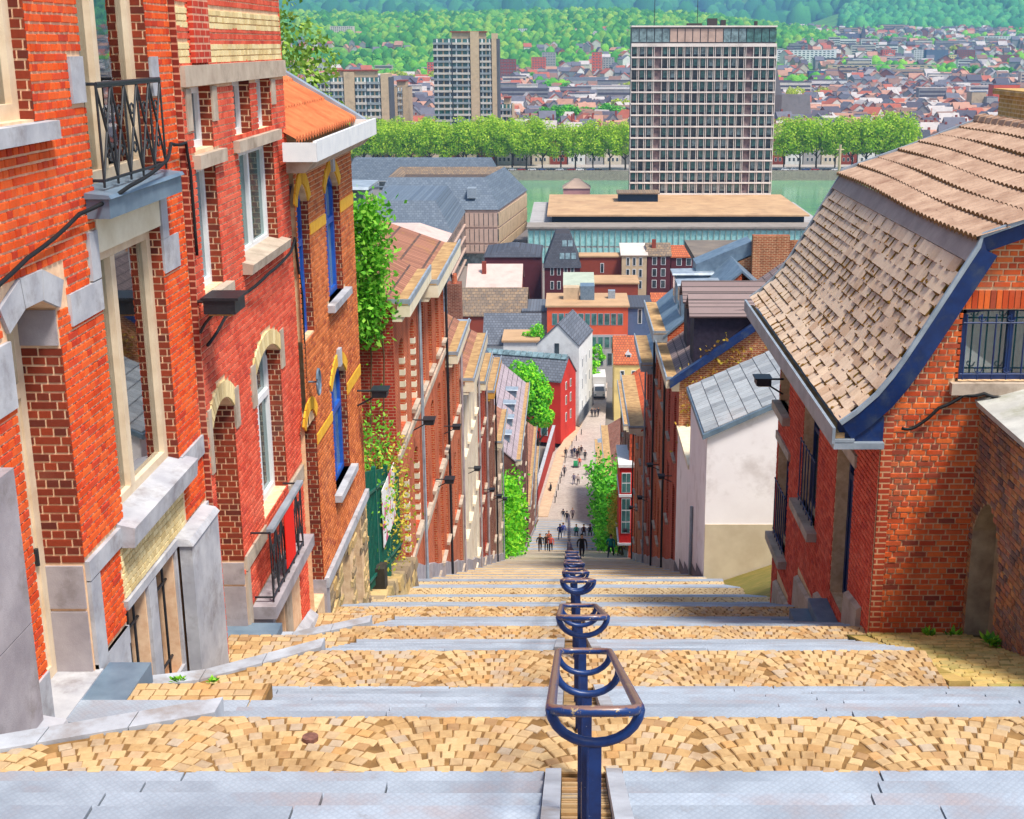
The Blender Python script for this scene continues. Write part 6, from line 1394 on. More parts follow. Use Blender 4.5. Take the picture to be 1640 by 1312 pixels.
for r_ in range(3):
    for c in range(26):
        xa = lerp(lx, N[0], (c + .08) / 26); xb = lerp(lx, N[0], (c + .92) / 26)
        if xb < at_y(735, 350, 400)[0]: continue
        p = MB(FN(400)); p.box(xa, xb, lv[r_ + 1] + .3, lv[r_] - .3, 0, .25); p.build('facade_panel', M['w_beige'], CB)
        w = MB(FN(400)); w.box(xb + .03, xb + .35, lv[r_ + 1] + .8, lv[r_] - .3, 0, .12); w.build('window', M['glass'], CB)
    for c in range(20):
        t0, t1 = (c + .1) / 20, (c + .85) / 20; A = (lerp(N[0], Fr[0], t0), lerp(400, 455, t0)); Bq = (lerp(N[0], Fr[0], t1), lerp(400, 455, t1))
        p = MB(); p.hexa([(A[0], A[1], lv[r_ + 1] + .3), (Bq[0], Bq[1], lv[r_ + 1] + .3), (Bq[0] + .3, Bq[1], lv[r_ + 1] + .3), (A[0] + .3, A[1], lv[r_ + 1] + .3), (A[0], A[1], lv[r_] - .3), (Bq[0], Bq[1], lv[r_] - .3), (Bq[0] + .3, Bq[1], lv[r_] - .3), (A[0] + .3, A[1], lv[r_] - .3)]); p.build('facade_panel', M['w_tan'], CB)
for dx, w_ in ((at_y(630, 296, 402)[0], 2.2), (at_y(755, 300, 403)[0], 2.6)):
    d_ = MB(); d_.box(dx - w_ / 2, dx + w_ / 2, 402, 407, ez + 3.2, ez + 6.2); d_.build('roof_dormer', M['zinc'], CB)
# front wing with rows of windows along the forecourt
CW = thing('court_wing', 'beige wing with rows of dark windows and slate roof before the civic building', 'building', (-45, 355, ZG))
mb = MB(); wx = at_y(744, 350, 400)[0]; mb.box(wx - 26, wx, 318, 399, -61, ez - .5); mb.build('wall', M['w_beige'], CW)
mb = MB(); mb.box(wx - 25, wx - 1.5, 320, 399, ZG, -61); mb.build('ground_floor', M['glass_pale'], CW)
mb = MB(); rz2 = at_y(700, 312, 372)[2]; mb.hexa([(wx - 26.4, 352, ez - .5), (wx + .4, 352, ez - .5), (wx + .4, 399.4, ez - .5), (wx - 26.4, 399.4, ez - .5), (wx - 22, 358, rz2), (wx - 4.5, 358, rz2), (wx - 4.5, 397, rz2), (wx - 22, 397, rz2)]); mb.build('mansard_roof', slatey(), CW)
mb = MB(); mb.hexa([(wx - 26.4, 317.6, ez - .5), (wx + .4, 317.6, ez - .5), (wx + .4, 351.9, ez - .5), (wx - 26.4, 351.9, ez - .5), (wx - 20, 322, ez + 2.6), (wx - 8, 322, ez + 2.6), (wx - 8, 350, ez + 2.6), (wx - 20, 350, ez + 2.6)]); mb.build('low_roof', M['roof_pink'], CW)
for r_ in range(4):
    for c in range(26):
        ya = 319 + c * 3.05; w = MB(); z0_ = ez - 4 - r_ * 3.6; w.box(wx - .02, wx + .08, ya + .6, ya + 2.2, z0_, z0_ + 2.3); w.build('window', M['glass'], CW)
    b_ = MB(); b_.box(wx + .0, wx + .5, 318, 399, ez - 4.6 - r_ * 3.6, ez - 4.2 - r_ * 3.6); b_.build('floor_band', M['w_beige'], CW)
# long rear building
fb('long slate-roofed civic range behind the mansard building', 'building', 545, 806, 300, 468, 14, 254, M['w_grey'], slatey(), 'mansard', [('y0', [(at_y(600, 305, 468)[2], at_y(600, 290, 468)[2])], 8)], yrd=.35, inset=4.5)
# ---------------------------------------------------------------- glass-fronted podium and the tall slab tower
PD = thing('podium_building', 'long low building with teal glass front, dark band and flat tan roof', 'building', (30, 400, ZG))
a = at_y(846, 368, 392); b = at_y(1330, 375, 392); x0, x1 = a[0], b[0]; tz = at_y(1080, 366, 392)[2]
mb = MB(); mb.box(x0, x1, 392.5, 460, ZG, tz); mb.build('body', M['w_grey'], PD)
mb = MB(); mb.box(x0 - .5, x1 + .5, 391.5, 402, tz, tz + .5); mb.build('terrace', vmat('terrace_slab', srgb(150, 140, 130)), PD)
tealg = glassmat('teal_glass', (0.22, 0.52, 0.5), .15, .35)
n = 52
for r_ in range(2):
    for c in range(n):
        xa = lerp(x0, x1, (c + .06) / n); xb = lerp(x0, x1, (c + .94) / n); zt1 = tz - .7 - r_ * 5.2; p = MB(FN(392.5)); p.box(xa, xb, zt1 - 4.6, zt1, .0, .1); p.build('pane', tealg, PD)
for c in range(n + 1): p = MB(FN(392.5)); xx = lerp(x0, x1, c / n); p.box(xx - .16, xx + .16, ZG, tz, .0, .4); p.build('mullion', vmat('mullion', srgb(150, 176, 168)), PD)
rx0, rx1 = at_y(876, 341, 402)[0], at_y(1296, 350, 402)[0]; rz = at_y(1080, 344, 402)[2]
mb = MB(); mb.box(rx0 + 1.5, rx1 - 1.2, 404, 455, tz, rz - .5); mb.build('dark_band', vmat('dark_band', srgb(14, 22, 40), rough=.4), PD)
mb = MB(); mb.box(rx0, rx1, 401.5, 458, rz - .5, rz); mb.build('flat_roof', M['roof_tan'], PD)
bx = at_y(990, 318, 440)[0]; mb = MB(); mb.box(bx, bx + 13, 436, 444, rz, rz + 2.6); mb.build('roof_penthouse', vmat('penthouse', srgb(40, 54, 74)), PD)
mb = MB(); mb.box(bx - .5, bx + 13.5, 435, 445, rz + 2.6, rz + 3); mb.build('penthouse_roof', M['roof_mott'], PD)
fb('small waterside pavilion with pale roof beside the river', 'pavilion', 902, 945, 302, 470, 10, 286, M['w_pink'], vmat('pav_roof', srgb(186, 160, 140)), 'hip', inset=4)
TW = thing('slab_tower', 'tall grey concrete slab office tower with a dense grid of windows', 'tower', (46, 470, ZG))
tx0, tx1 = at_y(1010, 170, 457)[0], at_y(1240, 170, 457)[0]; tt = at_y(1120, 41, 457)[2]; att = at_y(1120, 74, 457)[2]; bot = at_y(1120, 300, 457)[2]
mb = MB(); mb.box(tx0 + .3, tx1 - .3, 457.8, 472, ZG, tt - .3); mb.build('core', vmat('tower_core', srgb(112, 108, 110)), TW)
nr, nc = 14, 19; fh = (att - bot) / 12.35
pm_ = [MB() for _ in range(2)]
cw = (tx1 - tx0) / nc
pane_meshes = {}
for r_ in range(nr):
    zb_ = att - (r_ + 1) * fh
    bd_ = MB(); bd_.box(tx0, tx1, 456.6, 457.8, zb_ - .1, zb_ + .38); bd_.build('floor_band', M['conc'], TW)
    for c in range(nc):
        xa = tx0 + c * cw
        if c in (3, 15):
            w = MB(); w.box(xa + .15, xa + cw - .15, 457.5, 457.75, zb_ + .45, zb_ + fh - .4); w.build('lattice_panel', vmat('lattice', srgb(150, 126, 122), srgb(84, 74, 80), ns=.9), TW); continue
        g = M['glass_green'] if R.random() < .6 else (M['glass_pale'] if R.random() < .6 else M['glass'])
        w = MB(); w.box(xa + .55, xa + cw - .62, 457.5, 457.7, zb_ + .42, zb_ + 1.15); w.box(xa + .0, xa + .5, 457.5, 457.7, zb_ + .42, zb_ + 1.0)
        w.box(xa + .55, xa + cw - .62, 457.6, 457.75, zb_ + 1.15, zb_ + fh - .35, 1); w.box(xa + cw - .5, xa + cw - .1, 457.6, 457.75, zb_ + .9, zb_ + fh - .35, 1); w.build('window', [vmat('spandrel', srgb(36, 34, 42)), g], TW)
for c in range(nc + 1):
    f = MB(); xx = tx0 + c * cw; f.box(xx - .09, xx + .09, 456.75, 457.8, ZG, att); f.build('fin', M['conc'], TW)
    if c < nc and c not in (3, 15): f = MB(); xx += cw - .56; f.box(xx - .08, xx + .08, 456.85, 457.8, ZG, att); f.build('fin', M['conc'], TW)
mb = MB(); mb.box(tx0, tx1, 456.6, 457.8, att - .2, att + .9); mb.box(tx0, tx1, 456.8, 472.3, tt - .5, tt); mb.build('parapet', M['conc'], TW)
for c in range(nc):
    w = MB(); xa = tx0 + c * cw; mt_ = M['glass_pale'] if c < 5 or c in (12, 13, 14) else (M["w_beige"] if c < 12 else M['glass_green']); w.box(xa + .15, xa + cw - .15, 457.3, 457.75, att + 1.35, tt - 1.0); w.build('attic_panel', mt_, TW)
for x_, w_, h_ in ((tx0 + 26, 3.2, 2.4), (tx0 + 30.5, 1.6, 1.9), (tx0 + 19, 5, .8), (tx0 + 42, .8, 1.5)): u_ = MB(); u_.box(x_, x_ + w_, 462, 465, tt, tt + h_); u_.build('roof_plant', vmat('plant', srgb(70, 62, 58)), TW)
for x_ in (tx0 + 8, tx0 + 22.5): u_ = MB(); u_.tube([(x_, 463, tt), (x_, 463, tt + 9)], .12, 5); u_.build('antenna', M['iron'], TW)
# ---------------------------------------------------------------- apartment towers beyond the river
def apartment(label, xl, xr, yt, Y, nf, piers, groups):
    a = at_y(xl, yt, Y); b = at_y(xr, yt, Y); A = thing('apartment_tower', label, 'tower', ((a[0] + b[0]) / 2, Y + 8, ZG)); wd = b[0] - a[0]
    mb = MB(); mb.box(a[0] + .6, b[0] - .6, Y + 1, Y + 18, ZG, a[2]); mb.build('core', vmat('apt_core', srgb(96, 98, 104)), A)
    f = (a[2] - ZG - 4) / nf
    for (p0, p1, t) in piers: mb = MB(); mb.box(a[0] + wd * p0, a[0] + wd * p1, Y - .6, Y + 18.5, ZG, a[2] + t); mb.build('pier', M['w_tan'], A)
    for i in range(nf):
        z0_ = a[2] - (i + 1) * f
        for (p0, p1) in groups:
            mb = MB(); mb.box(a[0] + wd * p0, a[0] + wd * p1, Y - .4, Y + 1, z0_, z0_ + f * .36); mb.build('balcony', vmat('apt_rail', srgb(206, 198, 186)) if (i + int(p0 * 10)) % 3 else vmat('apt_rail2', srgb(150, 158, 160)), A)
            g = MB(); g.box(a[0] + wd * p0, a[0] + wd * p1, Y + .9, Y + .98, z0_ + f * .36, z0_ + f * .95); g.build('window', M['glass'] if i % 2 else M['glass_green'], A)
            for q in range(3):
                xx = lerp(a[0] + wd * p0, a[0] + wd * p1, (q + .7) / 3); m_ = MB(); m_.box(xx - .5, xx + .3, Y + .6, Y + .88, z0_ + f * .36, z0_ + f * .95); m_.build('wall_strip', M['w_tan'] if q % 2 else M['white'], A)
    mb = MB(); mb.box(a[0] + wd * .28, a[0] + wd * .78, Y + 2, Y + 14, a[2], a[2] + 3.5); mb.build('roof_storey', M['w_tan'], A)
    mb = MB(); mb.box(a[0] + wd * .26, a[0] + wd * .8, Y + 1, Y + 15, a[2] + 3.5, a[2] + 4.2); mb.build('roof_slab', M['w_brick'], A)
apartment('tall tan apartment tower with stacked balconies beyond the river trees', 693, 800, 62, 800, 19, [(.56, .69, 4), (.88, .95, 3)], [(.0, .27), (.29, .55), (.7, .87)])
apartment('shorter tan apartment tower with stacked balconies and flat roof', 508, 626, 124, 790, 11, [(.36, .5, 3), (.86, .96, 2)], [(.0, .17), (.18, .35), (.51, .66), (.67, .85)])
apartment('narrow grey apartment block between the two tan towers', 627, 656, 140, 830, 10, [(.0, .3, 0), (.6, .95, 0)], [(.32, .58)])
apartment('low apartment block leaning against the tall tan tower', 801, 822, 167, 815, 7, [(.9, 1.0, 0)], [(.0, .88)])
# ---------------------------------------------------------------- single larger buildings of the far town
def ground_hit(x, y):
    """where the ray through a pixel meets the far ground"""
    r = ray(x, y); Y = 700.0
    while Y < 7000:
        X = r[0] / r[1] * Y; z = r[2] / r[1] * Y
        if z <= (hills(X, Y) if Y > 1200 else ZG): return X, Y
        Y += 8
    return r[0] / r[1] * 7000, 7000
FAR = [('red brick slab block beside the tall tower', 801, 826, 95, 137, M['w_brick']), ('orange brick apartment block in the far town', 851, 874, 92, 124, M['w_orange']), ('grey ribbed apartment block behind the orange block', 868, 890, 84, 119, M['w_grey']),
       ('orange brick tower block in the far town', 948, 964, 84, 122, M['w_orange']), ('grey tower block joined to the orange tower block', 965, 984, 92, 121, M['w_grey']), ('pink slab block at the edge of the tall tower', 684, 694, 100, 134, M['w_orange']), ('white house row on the wooded slope left of the tall tower', 590, 655, 42, 52, M['w_pink']), ('pale villa on the wooded slope behind the tree', 528, 566, 42, 62, M['w_cream']),
       ('long white apartment slab right of the office tower', 1242, 1340, 80, 101, M['w_white']), ('long tan apartment row in the far town', 1326, 1500, 104, 124, M['w_tan']), ('navy clad block with yellow end wall', 1296, 1342, 114, 137, M['w_slate']), ('ochre end wall beside the navy block', 1277, 1295, 118, 136, vmat('ochre_wall', srgb(226, 178, 100))),
       ('orange brick block behind the tan apartment row', 1414, 1434, 80, 103, M['w_orange']), ('green and white apartment block in the far town', 1464, 1482, 80, 104, M['w_white']), ('dark glazed office block in the far town', 1484, 1519, 80, 106, M['w_slate']), ('red brick block beside the dark glazed offices', 1533, 1562, 80, 104, M['w_brick']),
       ('yellow block beside the red brick block', 1520, 1532, 88, 107, M['w_yellow']), ('dark red block by the far trees', 1597, 1632, 88, 108, M['w_brick']), ('large orange brick factory wall on the right', 1592, 1634, 136, 188, M['w_orange']), ('tan brick gable next to the orange factory wall', 1557, 1580, 148, 192, M['w_tan']), ('grey framed house between the factory walls', 1581, 1599, 156, 193, M['w_grey']),
       ('cream corner mansion with tall windows behind the quay trees', 1450, 1475, 186, 252, M['w_cream']), ('long grey hall roof building in the far town', 900, 985, 124, 142, M['w_grey']), ('large pale school building on the wooded slope', 822, 862, 46, 60, M['w_white']), ('green glazed house row by the cream mansion', 1420, 1449, 196, 252, M['w_grey']), ('pale warehouse with flat roof in the far town', 1505, 1590, 132, 152, M['w_grey']), ('white marquee-like hall with pointed roof', 925, 978, 136, 150, M['w_white']), ('pale office terrace on the far right plain', 1570, 1640, 58, 72, M['w_white']), ('pink block on the far plain beside the spire', 1440, 1456, 40, 52, M['w_pink']), ('grey towers on the far right plain', 1556, 1580, 36, 50, M['w_grey'])]
FARPOS = []
for i, (lab, xl, xr, yt, yb, wm) in enumerate(FAR):
    gx, Y = ground_hit((xl + xr) / 2, yb); a = at_y(xl, yt, Y); b = at_y(xr, yt, Y); zg_ = at_y(xl, yb, Y)[2] - 3; dp = min(16, b[0] - a[0] + 4); FARPOS.append(((a[0] + b[0]) / 2, Y + dp / 2, (b[0] - a[0]) / 2 + 9, dp / 2 + 14))
    nf = max(2, int((a[2] - zg_ - 3) / 3.2)); n_ = max(2, int((b[0] - a[0]) / 4)); pk_ = 'hall' in lab or 'mansion' in lab
    house('town_block', lab, 'building', (a[0], Y), 0, b[0] - a[0], dp, zg_, a[2] - (4 if pk_ else 0), a[2], wm, M['roof_dark'] if 'mansion' in lab else (M['w_white'] if 'marquee' in lab else M['roof_slate']), 'hip' if pk_ else 'flat', [('y0', rows_between(zg_ + 3, a[2] - .5 - (4 if pk_ else 0), min(nf, 8), 1.7), min(n_, 14), .03, .6)] if 'end wall' not in lab and 'factory' not in lab and not ('hall' in lab) else (), over=.1)
# churches
def church(label, xl, xr, ye, yb, yr, spire_x, ys, rm_):
    Y = ground_hit((xl + xr) / 2, yb)[1]
    a = at_y(xl, ye, Y); b = at_y(xr, ye, Y); rz_ = at_y(xl, yr, Y)[2]; H, T = house('church', label, 'church', (a[0], Y), 0, b[0] - a[0], 16, at_y(xl, yb, Y)[2] - 4, a[2], rz_, vmat('church_stone', srgb(112, 100, 96)), rm_, 'xgable')
    if spire_x:
        s_ = at_y(spire_x, ys, Y); w_ = 4.0; zb_ = rz_; m = MB(); m.box(s_[0] - w_, s_[0] + w_, Y - 2, Y + 6, a[2] - 18, zb_); m.build('tower', MC['church_stone'], H); m = MB()
        for c in ((-1, -1), (1, -1), (1, 1), (-1, 1)): m.p(s_[0] + c[0] * w_, Y + 2 + c[1] * 4, zb_)
        m.p(s_[0], Y + 2, s_[2]); m.f = [[0, 1, 4], [1, 2, 4], [2, 3, 4], [3, 0, 4]]; m.mi = [0] * 4; m.build('spire', rm_, H)
church('distant dark church with pointed spire below the green hill', 1340, 1380, 64, 73, 54, 1384, 38, vmat('church_slate', srgb(84, 84, 100)))
church('old church with steep grey slate roof beside the office tower', 1238, 1298, 186, 216, 152, 1245, 108, vmat('church_slate2', srgb(110, 104, 104)))
# ---------------------------------------------------------------- quay walls, quay street, parked cars
qm = MB(); qm.box(-1500, 1500, 689.5, 691.5, -72, -63.6); tag(qm.build('quay_wall', brick_tex('quay_stone', srgb(176, 164, 146), srgb(152, 142, 130), srgb(110, 100, 92), 1.2, .6, .06), None), 'long grey stone quay wall along the far river bank', 'wall')
qm = MB(); qm.box(-1500, 1500, 691.5, 730, -66, -64.0); qm.build('quay_street', vmat('quay_paving', srgb(176, 166, 156)), None, kind='structure')
qm = MB(); qm.box(-1500, 1500, 484, 487, -72, -65.4); tag(qm.build('quay_wall', MC['quay_stone'], None), 'stone quay wall along the near river bank behind the podium', 'wall')
# timber mast by the river, round cover in the near landing
p = at_y(1343, 288, 560); mb = MB(); mb.tube([(p[0], 560, -69.5), (p[0], 560, at_y(1343, 232, 560)[2])], [.9, .55], 6); mb.tube([(p[0] - 1.6, 560, at_y(1343, 240, 560)[2]), (p[0] + 1.6, 560, at_y(1343, 240, 560)[2])], .3, 5); tag(mb.build('river_mast', M['w_tan'], None), 'tall tan timber mast standing in the river beside the tiled roof', 'mast')
p = at_z(497, 1183, -4.59); mb = MB(); mb.tube([(p[0], p[1], -4.62), (p[0], p[1], -4.572)], .055, 14); tag(mb.build('drain_cover', mat('rusty_iron', srgb(140, 96, 80), srgb(96, 66, 58), .6, 30), None), 'small round rusty cover set in the cobbles of the nearest landing', 'drain cover')
# ================================================================ trees
def crown_mesh(name, mt, rx, rz, n, leaf, seed, lumps=14):
    rr = random.Random(seed); mb = MB(); L = []
    for _ in range(lumps):
        a = rr.uniform(0, 6.283); t = rr.uniform(-.75, .95); q = math.sqrt(max(0, 1 - t * t)) * rr.uniform(.35, .8)
        L.append((Vector((math.cos(a) * q * rx, math.sin(a) * q * rx, t * rz * .78)), rr.uniform(.28, .46) * rx))
    for _ in range(n):
        c, r0 = rr.choice(L); d = Vector((rr.gauss(0, 1), rr.gauss(0, 1), rr.gauss(0, 1))).normalized(); p = c + d * r0 * rr.uniform(.72, 1.08)
        nrm = (d + Vector((rr.gauss(0, .5), rr.gauss(0, .5), rr.gauss(0, .5) + .3))).normalized(); t1 = nrm.orthogonal().normalized(); t2 = nrm.cross(t1); a = rr.uniform(0, 6.28); u = t1 * math.cos(a) + t2 * math.sin(a); v_ = nrm.cross(u); s_ = leaf * rr.uniform(.6, 1.35)
        mb.poly([tuple(p - u * s_), tuple(p + v_ * s_ * .6), tuple(p + u * s_), tuple(p - v_ * s_ * .6)])
    return mb.mesh(name, mt)
def trunk_mesh(h, r, limbs, reach, seed, mt):
    rr = random.Random(seed); mb = MB(); mb.tube([(0, 0, -1), (rr.uniform(-.2, .2), rr.uniform(-.2, .2), h * .5), (rr.uniform(-.3, .3), rr.uniform(-.3, .3), h)], [r, r * .75, r * .5], 7)
    for i in range(limbs):
        a = i * 2.4 + rr.uniform(-.4, .4); z0_ = h * rr.uniform(.55, .95); mb.tube([(0, 0, z0_), (math.cos(a) * reach * .45, math.sin(a) * reach * .45, z0_ + reach * .45), (math.cos(a) * reach * .8, math.sin(a) * reach * .8, z0_ + reach * 1.0)], [r * .42, r * .28, r * .1], 5)
    return mb.mesh('trunk', mt)
M['bark'] = mat('bark', srgb(96, 82, 66), srgb(70, 60, 50), .95, 3)
M['leaf_spring'] = leafmat('leaf_spring', srgb(178, 212, 48), srgb(120, 172, 32), srgb(214, 230, 84), .45)
M['leaf_green'] = leafmat('leaf_green', srgb(96, 190, 48), srgb(48, 130, 34), srgb(140, 220, 66), .35)
M['leaf_bright'] = leafmat('leaf_bright', srgb(120, 214, 40), srgb(64, 160, 24), srgb(176, 236, 56), .35)
M['leaf_olive'] = leafmat('leaf_olive', srgb(142, 182, 72), srgb(90, 134, 50), srgb(184, 206, 100), .4)
TV = {}
def tree_variant(key, mt, rx, rz, n, leaf, th, tr, seed, lumps=22):
    TV[key] = (crown_mesh('crown', mt, rx, rz, n, leaf, seed, lumps), trunk_mesh(th, tr, 6, rx * .8, seed + 5, M['bark']), th + rz * .72)
for s_ in range(3): tree_variant('quay%d' % s_, M['leaf_spring'], 7.4, 8.6, 4200, .46, 7.0, .5, 20 + s_, 34)
for s_ in range(2): tree_variant('park%d' % s_, M['leaf_green'], 8, 7.5, 1500, .85, 4.5, .5, 40 + s_)
tree_variant('yellow', leafmat('leaf_yellow', srgb(190, 204, 40), srgb(140, 170, 30), srgb(220, 226, 70)), 8, 7, 1500, .85, 4.5, .5, 50)
def plant(key, loc, label, group, sc=1.0, rot=None):
    cm_, tm_, cz = TV[key]; t = thing('tree', label, 'tree', (0, 0, 0), group); t.location = loc; t.scale = (sc, sc, sc); t.rotation_euler = (0, 0, R.uniform(0, 6.28) if rot is None else rot)
    k = bpy.data.objects.new('trunk', tm_); COL.objects.link(k); k.parent = t
    c = bpy.data.objects.new('crown', cm_); COL.objects.link(c); c.parent = t; c.location = (0, 0, cz); return t
for i in range(18):
    X = lerp(-116, 31, i / 17) + R.uniform(-1.5, 1.5); plant('quay%d' % (i % 3), (X, 699 + R.uniform(-1, 1), -64), 'leafy yellow-green plane tree on the quay left of the office tower', 'plane trees along the far quay', R.uniform(1.05, 1.25))
for i in range(12):
    X = lerp(-122, -20, i / 11) + R.uniform(-2, 2); plant('quay%d' % ((i + 1) % 3), (X, 722 + R.uniform(-2, 2), -64), 'leafy yellow-green plane tree in the back row of the quay', 'plane trees behind the quay', R.uniform(1.05, 1.28))
for i in range(8):
    X = lerp(112, 176, i / 7) + R.uniform(-1.5, 1.5); plant('quay%d' % (i % 3), (X, 699 + R.uniform(-1, 1), -64), 'leafy yellow-green plane tree on the quay right of the office tower', 'plane trees along the far quay', R.uniform(1.2, 1.38))
for (x, y, key, n, sp) in ((865, 212, 'park0', 7, 22), (935, 206, 'park1', 7, 26), (985, 190, 'yellow', 4, 12), (655, 138, 'yellow', 12, 50), (560, 138, 'yellow', 6, 40), (1275, 172, 'yellow', 7, 22), (1590, 128, 'park0', 14, 60), (1400, 74, 'park1', 7, 60), (834, 140, 'park1', 4, 24), (895, 160, 'park0', 4, 20), (995, 160, 'yellow', 4, 14), (1540, 90, 'yellow', 5, 50), (1500, 76, 'park0', 6, 60), (600, 108, 'park1', 10, 60), (520, 112, 'park0', 6, 50), (760, 100, 'park1', 8, 50)):
    gx, Y = ground_hit(x, y); c = (gx, Y)
    for _ in range(n): plant(key, (c[0] + R.gauss(0, sp * .6), Y + R.uniform(-12, 12), ZG if Y < 1200 else hills(c[0], Y)), 'tree in a %s clump among the far town houses' % ('yellow-green' if key == 'yellow' else 'deep green'), 'park trees in the far town', R.uniform(.8, 1.2))
# single trees nearer by
def one_tree(label, loc, mt, rx, rz, n, leaf, th, tr, seed, lumps=18, name='tree', cat='tree'):
    t = thing(name, label, cat, loc); cm_ = crown_mesh('crown', mt, rx, rz, n, leaf, seed, lumps)
    k = bpy.data.objects.new('trunk', trunk_mesh(th, tr, 8, rx * .8, seed, M['bark'])); COL.objects.link(k); k.parent = t
    c = bpy.data.objects.new('crown', cm_); COL.objects.link(c); c.parent = t; c.location = (0, 0, th + rz * .72)
one_tree('tall airy spring tree rising behind the orange tiled roof', (-9.9, 46, -19), M['leaf_olive'], 2.4, 6.2, 10000, .11, 13.2, .26, 71, 46)
one_tree('bright green tree growing in front of the red gabled house', (-7.1, 200, -65), M['leaf_bright'], 3.8, 5.2, 5200, .26, 8.6, .3, 72, 26)
one_tree('lower bright green tree beside the pavement by the red wall', (-4.7, 200, -65), M['leaf_bright'], 3.2, 4.8, 4200, .24, 5.6, .25, 73, 24)
one_tree('small green tree beside the white lorry', (5.0, 246, -65.5), M['leaf_bright'], 2.2, 4.5, 1400, .3, 2.5, .2, 74)
one_tree('potted green bush on the roof terrace by the orange office', (at_y(860, 530, 236)[0] - .2, 236, -54), M['leaf_bright'], 2.3, 2.4, 900, .25, .6, .12, 75)
def bush(label, pts, mt, size, n, spread, loc):
    t = thing('bush', label, 'bush', loc); mb = MB(); leaves(mb, pts, size, n, spread); mb.build('foliage', mt, t, kind='stuff')
    s_ = MB()
    for k in range(6): p = R.choice(pts); s_.tube([(loc[0] + R.uniform(-.4, .4), loc[1] + R.uniform(-1, 1), loc[2] - .6), (lerp(loc[0], p[0], .5), lerp(loc[1], p[1], .5), lerp(loc[2], p[2], .6)), p], .05, 5)
    s_.build('stem', MC['stem_bark'], t)
pts = []
for _ in range(220):
    y = R.uniform(78, 97); pts.append((-4.2 + R.uniform(-1.2, 1.0) * (1 - abs(y - 87) / 14), y, ground(y) + R.uniform(.4, 6.0 - abs(y - 86) * .2)))
bush('thick green climbing bush spilling over the left side of the steps', pts, M['leaf_bright'], .16, 9000, (.3, .5, .4), (-4.3, 87, ground(87)))
pts = []
for _ in range(260):
    y = R.uniform(97, 124); w_ = 1 - abs(y - 110) / 17; pts.append((4.6 - R.uniform(0, 2.6) * w_, y, ground(y) + R.uniform(.6, 2.0 + 7.0 * w_)))
bush('rounded dark green bush over the right side of the steps', pts, M['leaf_green'], .2, 9000, (.35, .6, .45), (4.6, 110, ground(110)))
pts = [(4.1 - R.uniform(0, .8), R.uniform(86, 94), 0) for _ in range(70)]; pts = [(p[0], p[1], ground(p[1]) + R.uniform(1.2, 5.0)) for p in pts]
bush('yellow-green shrub under the red bay window', pts, M['ivy_y'], .13, 2600, (.25, .4, .3), (4.0, 90, ground(90)))
# ================================================================ far town: countable houses, then the mass behind them
HV = []
tcol = [(srgb(178, 98, 76), 'red tiled'), (srgb(140, 108, 94), 'brown tiled'), (srgb(112, 110, 120), 'grey slate'), (srgb(196, 146, 122), 'pale orange'), (srgb(92, 86, 96), 'dark slate'), (srgb(196, 186, 180), 'pale')]
wcol = [srgb(206, 190, 170), srgb(222, 214, 200), srgb(160, 100, 84), srgb(190, 160, 134), srgb(150, 148, 148), srgb(228, 226, 220)]
for i in range(12):
    rr = random.Random(300 + i); w_, l_, h_, r_ = rr.uniform(8, 14), rr.uniform(9, 13), rr.uniform(7, 12), rr.uniform(3, 5.5)
    wm = vmat('far_wall_%d' % (i % 6), wcol[i % 6]); rm_ = vmat('far_roof_%d' % ((i * 5 + i // 6) % 6), tcol[(i * 5 + i // 6) % 6][0])
    b_ = MB(); b_.box(-w_ / 2, w_ / 2, -l_ / 2, l_ / 2, -2, h_)
    for y_ in (-l_ / 2, l_ / 2): b_.poly([(-w_ / 2, y_, h_), (w_ / 2, y_, h_), (0, y_, h_ + r_)])
    f_ = MB()
    for s2_ in (-1, 1): f_.hexa([(s2_ * (w_ / 2 + .4), -l_ / 2 - .3, h_ - .5), (0, -l_ / 2 - .3, h_ + r_ - .1), (0, l_ / 2 + .3, h_ + r_ - .1), (s2_ * (w_ / 2 + .4), l_ / 2 + .3, h_ - .5), (s2_ * (w_ / 2 + .4), -l_ / 2 - .3, h_ - .1), (0, -l_ / 2 - .3, h_ + r_ + .3), (0, l_ / 2 + .3, h_ + r_ + .3), (s2_ * (w_ / 2 + .4), l_ / 2 + .3, h_ - .1)])
    c_ = MB(); c_.box(w_ * .2, w_ * .2 + 1.2, -.6, .6, h_, h_ + r_ + 1.4)
    win = MB(); 
    for k in range(3):
        for q in range(2):
            x_ = lerp(-w_ * .34, w_ * .34, k / 2); z_ = h_ * (.25 + .42 * q)
            for y_ in (-l_ / 2 - .08, l_ / 2 + .02): win.box(x_ - .6, x_ + .6, y_, y_ + .06, z_, z_ + 1.7)
            y2 = lerp(-l_ * .34, l_ * .34, k / 2)
            for x2 in (-w_ / 2 - .08, w_ / 2 + .02): win.box(x2, x2 + .06, y2 - .6, y2 + .6, z_, z_ + 1.7)
    HV.append((b_.mesh('wall', wm), f_.mesh('roof', rm_), c_.mesh('chimney', M['w_brick']), win.mesh('windows', M['glass']), tcol[(i * 5 + i // 6) % 6][1], b_, f_))
taken = FARPOS + [(-70, 809, 24, 26), (-155, 800, 30, 26), (165, 850, 26, 34)]
def free(X, Y): return not any(abs(X - t[0]) < t[2] and abs(Y - t[1]) < t[3] for t in taken)
cells = []
for j in range(60):
    Y = 747 + j * 15
    k = int(-.36 * Y / 15)
    while k * 15 < .40 * Y:
        X = k * 15 + R.uniform(-3, 3); k += 1
        if Y > 1640: break
        if -.30 * Y - 10 < X < .38 * Y and free(X, Y): cells.append((X, Y + R.uniform(-3, 3)))
R.shuffle(cells); cells.sort(key=lambda c: c[1]); 
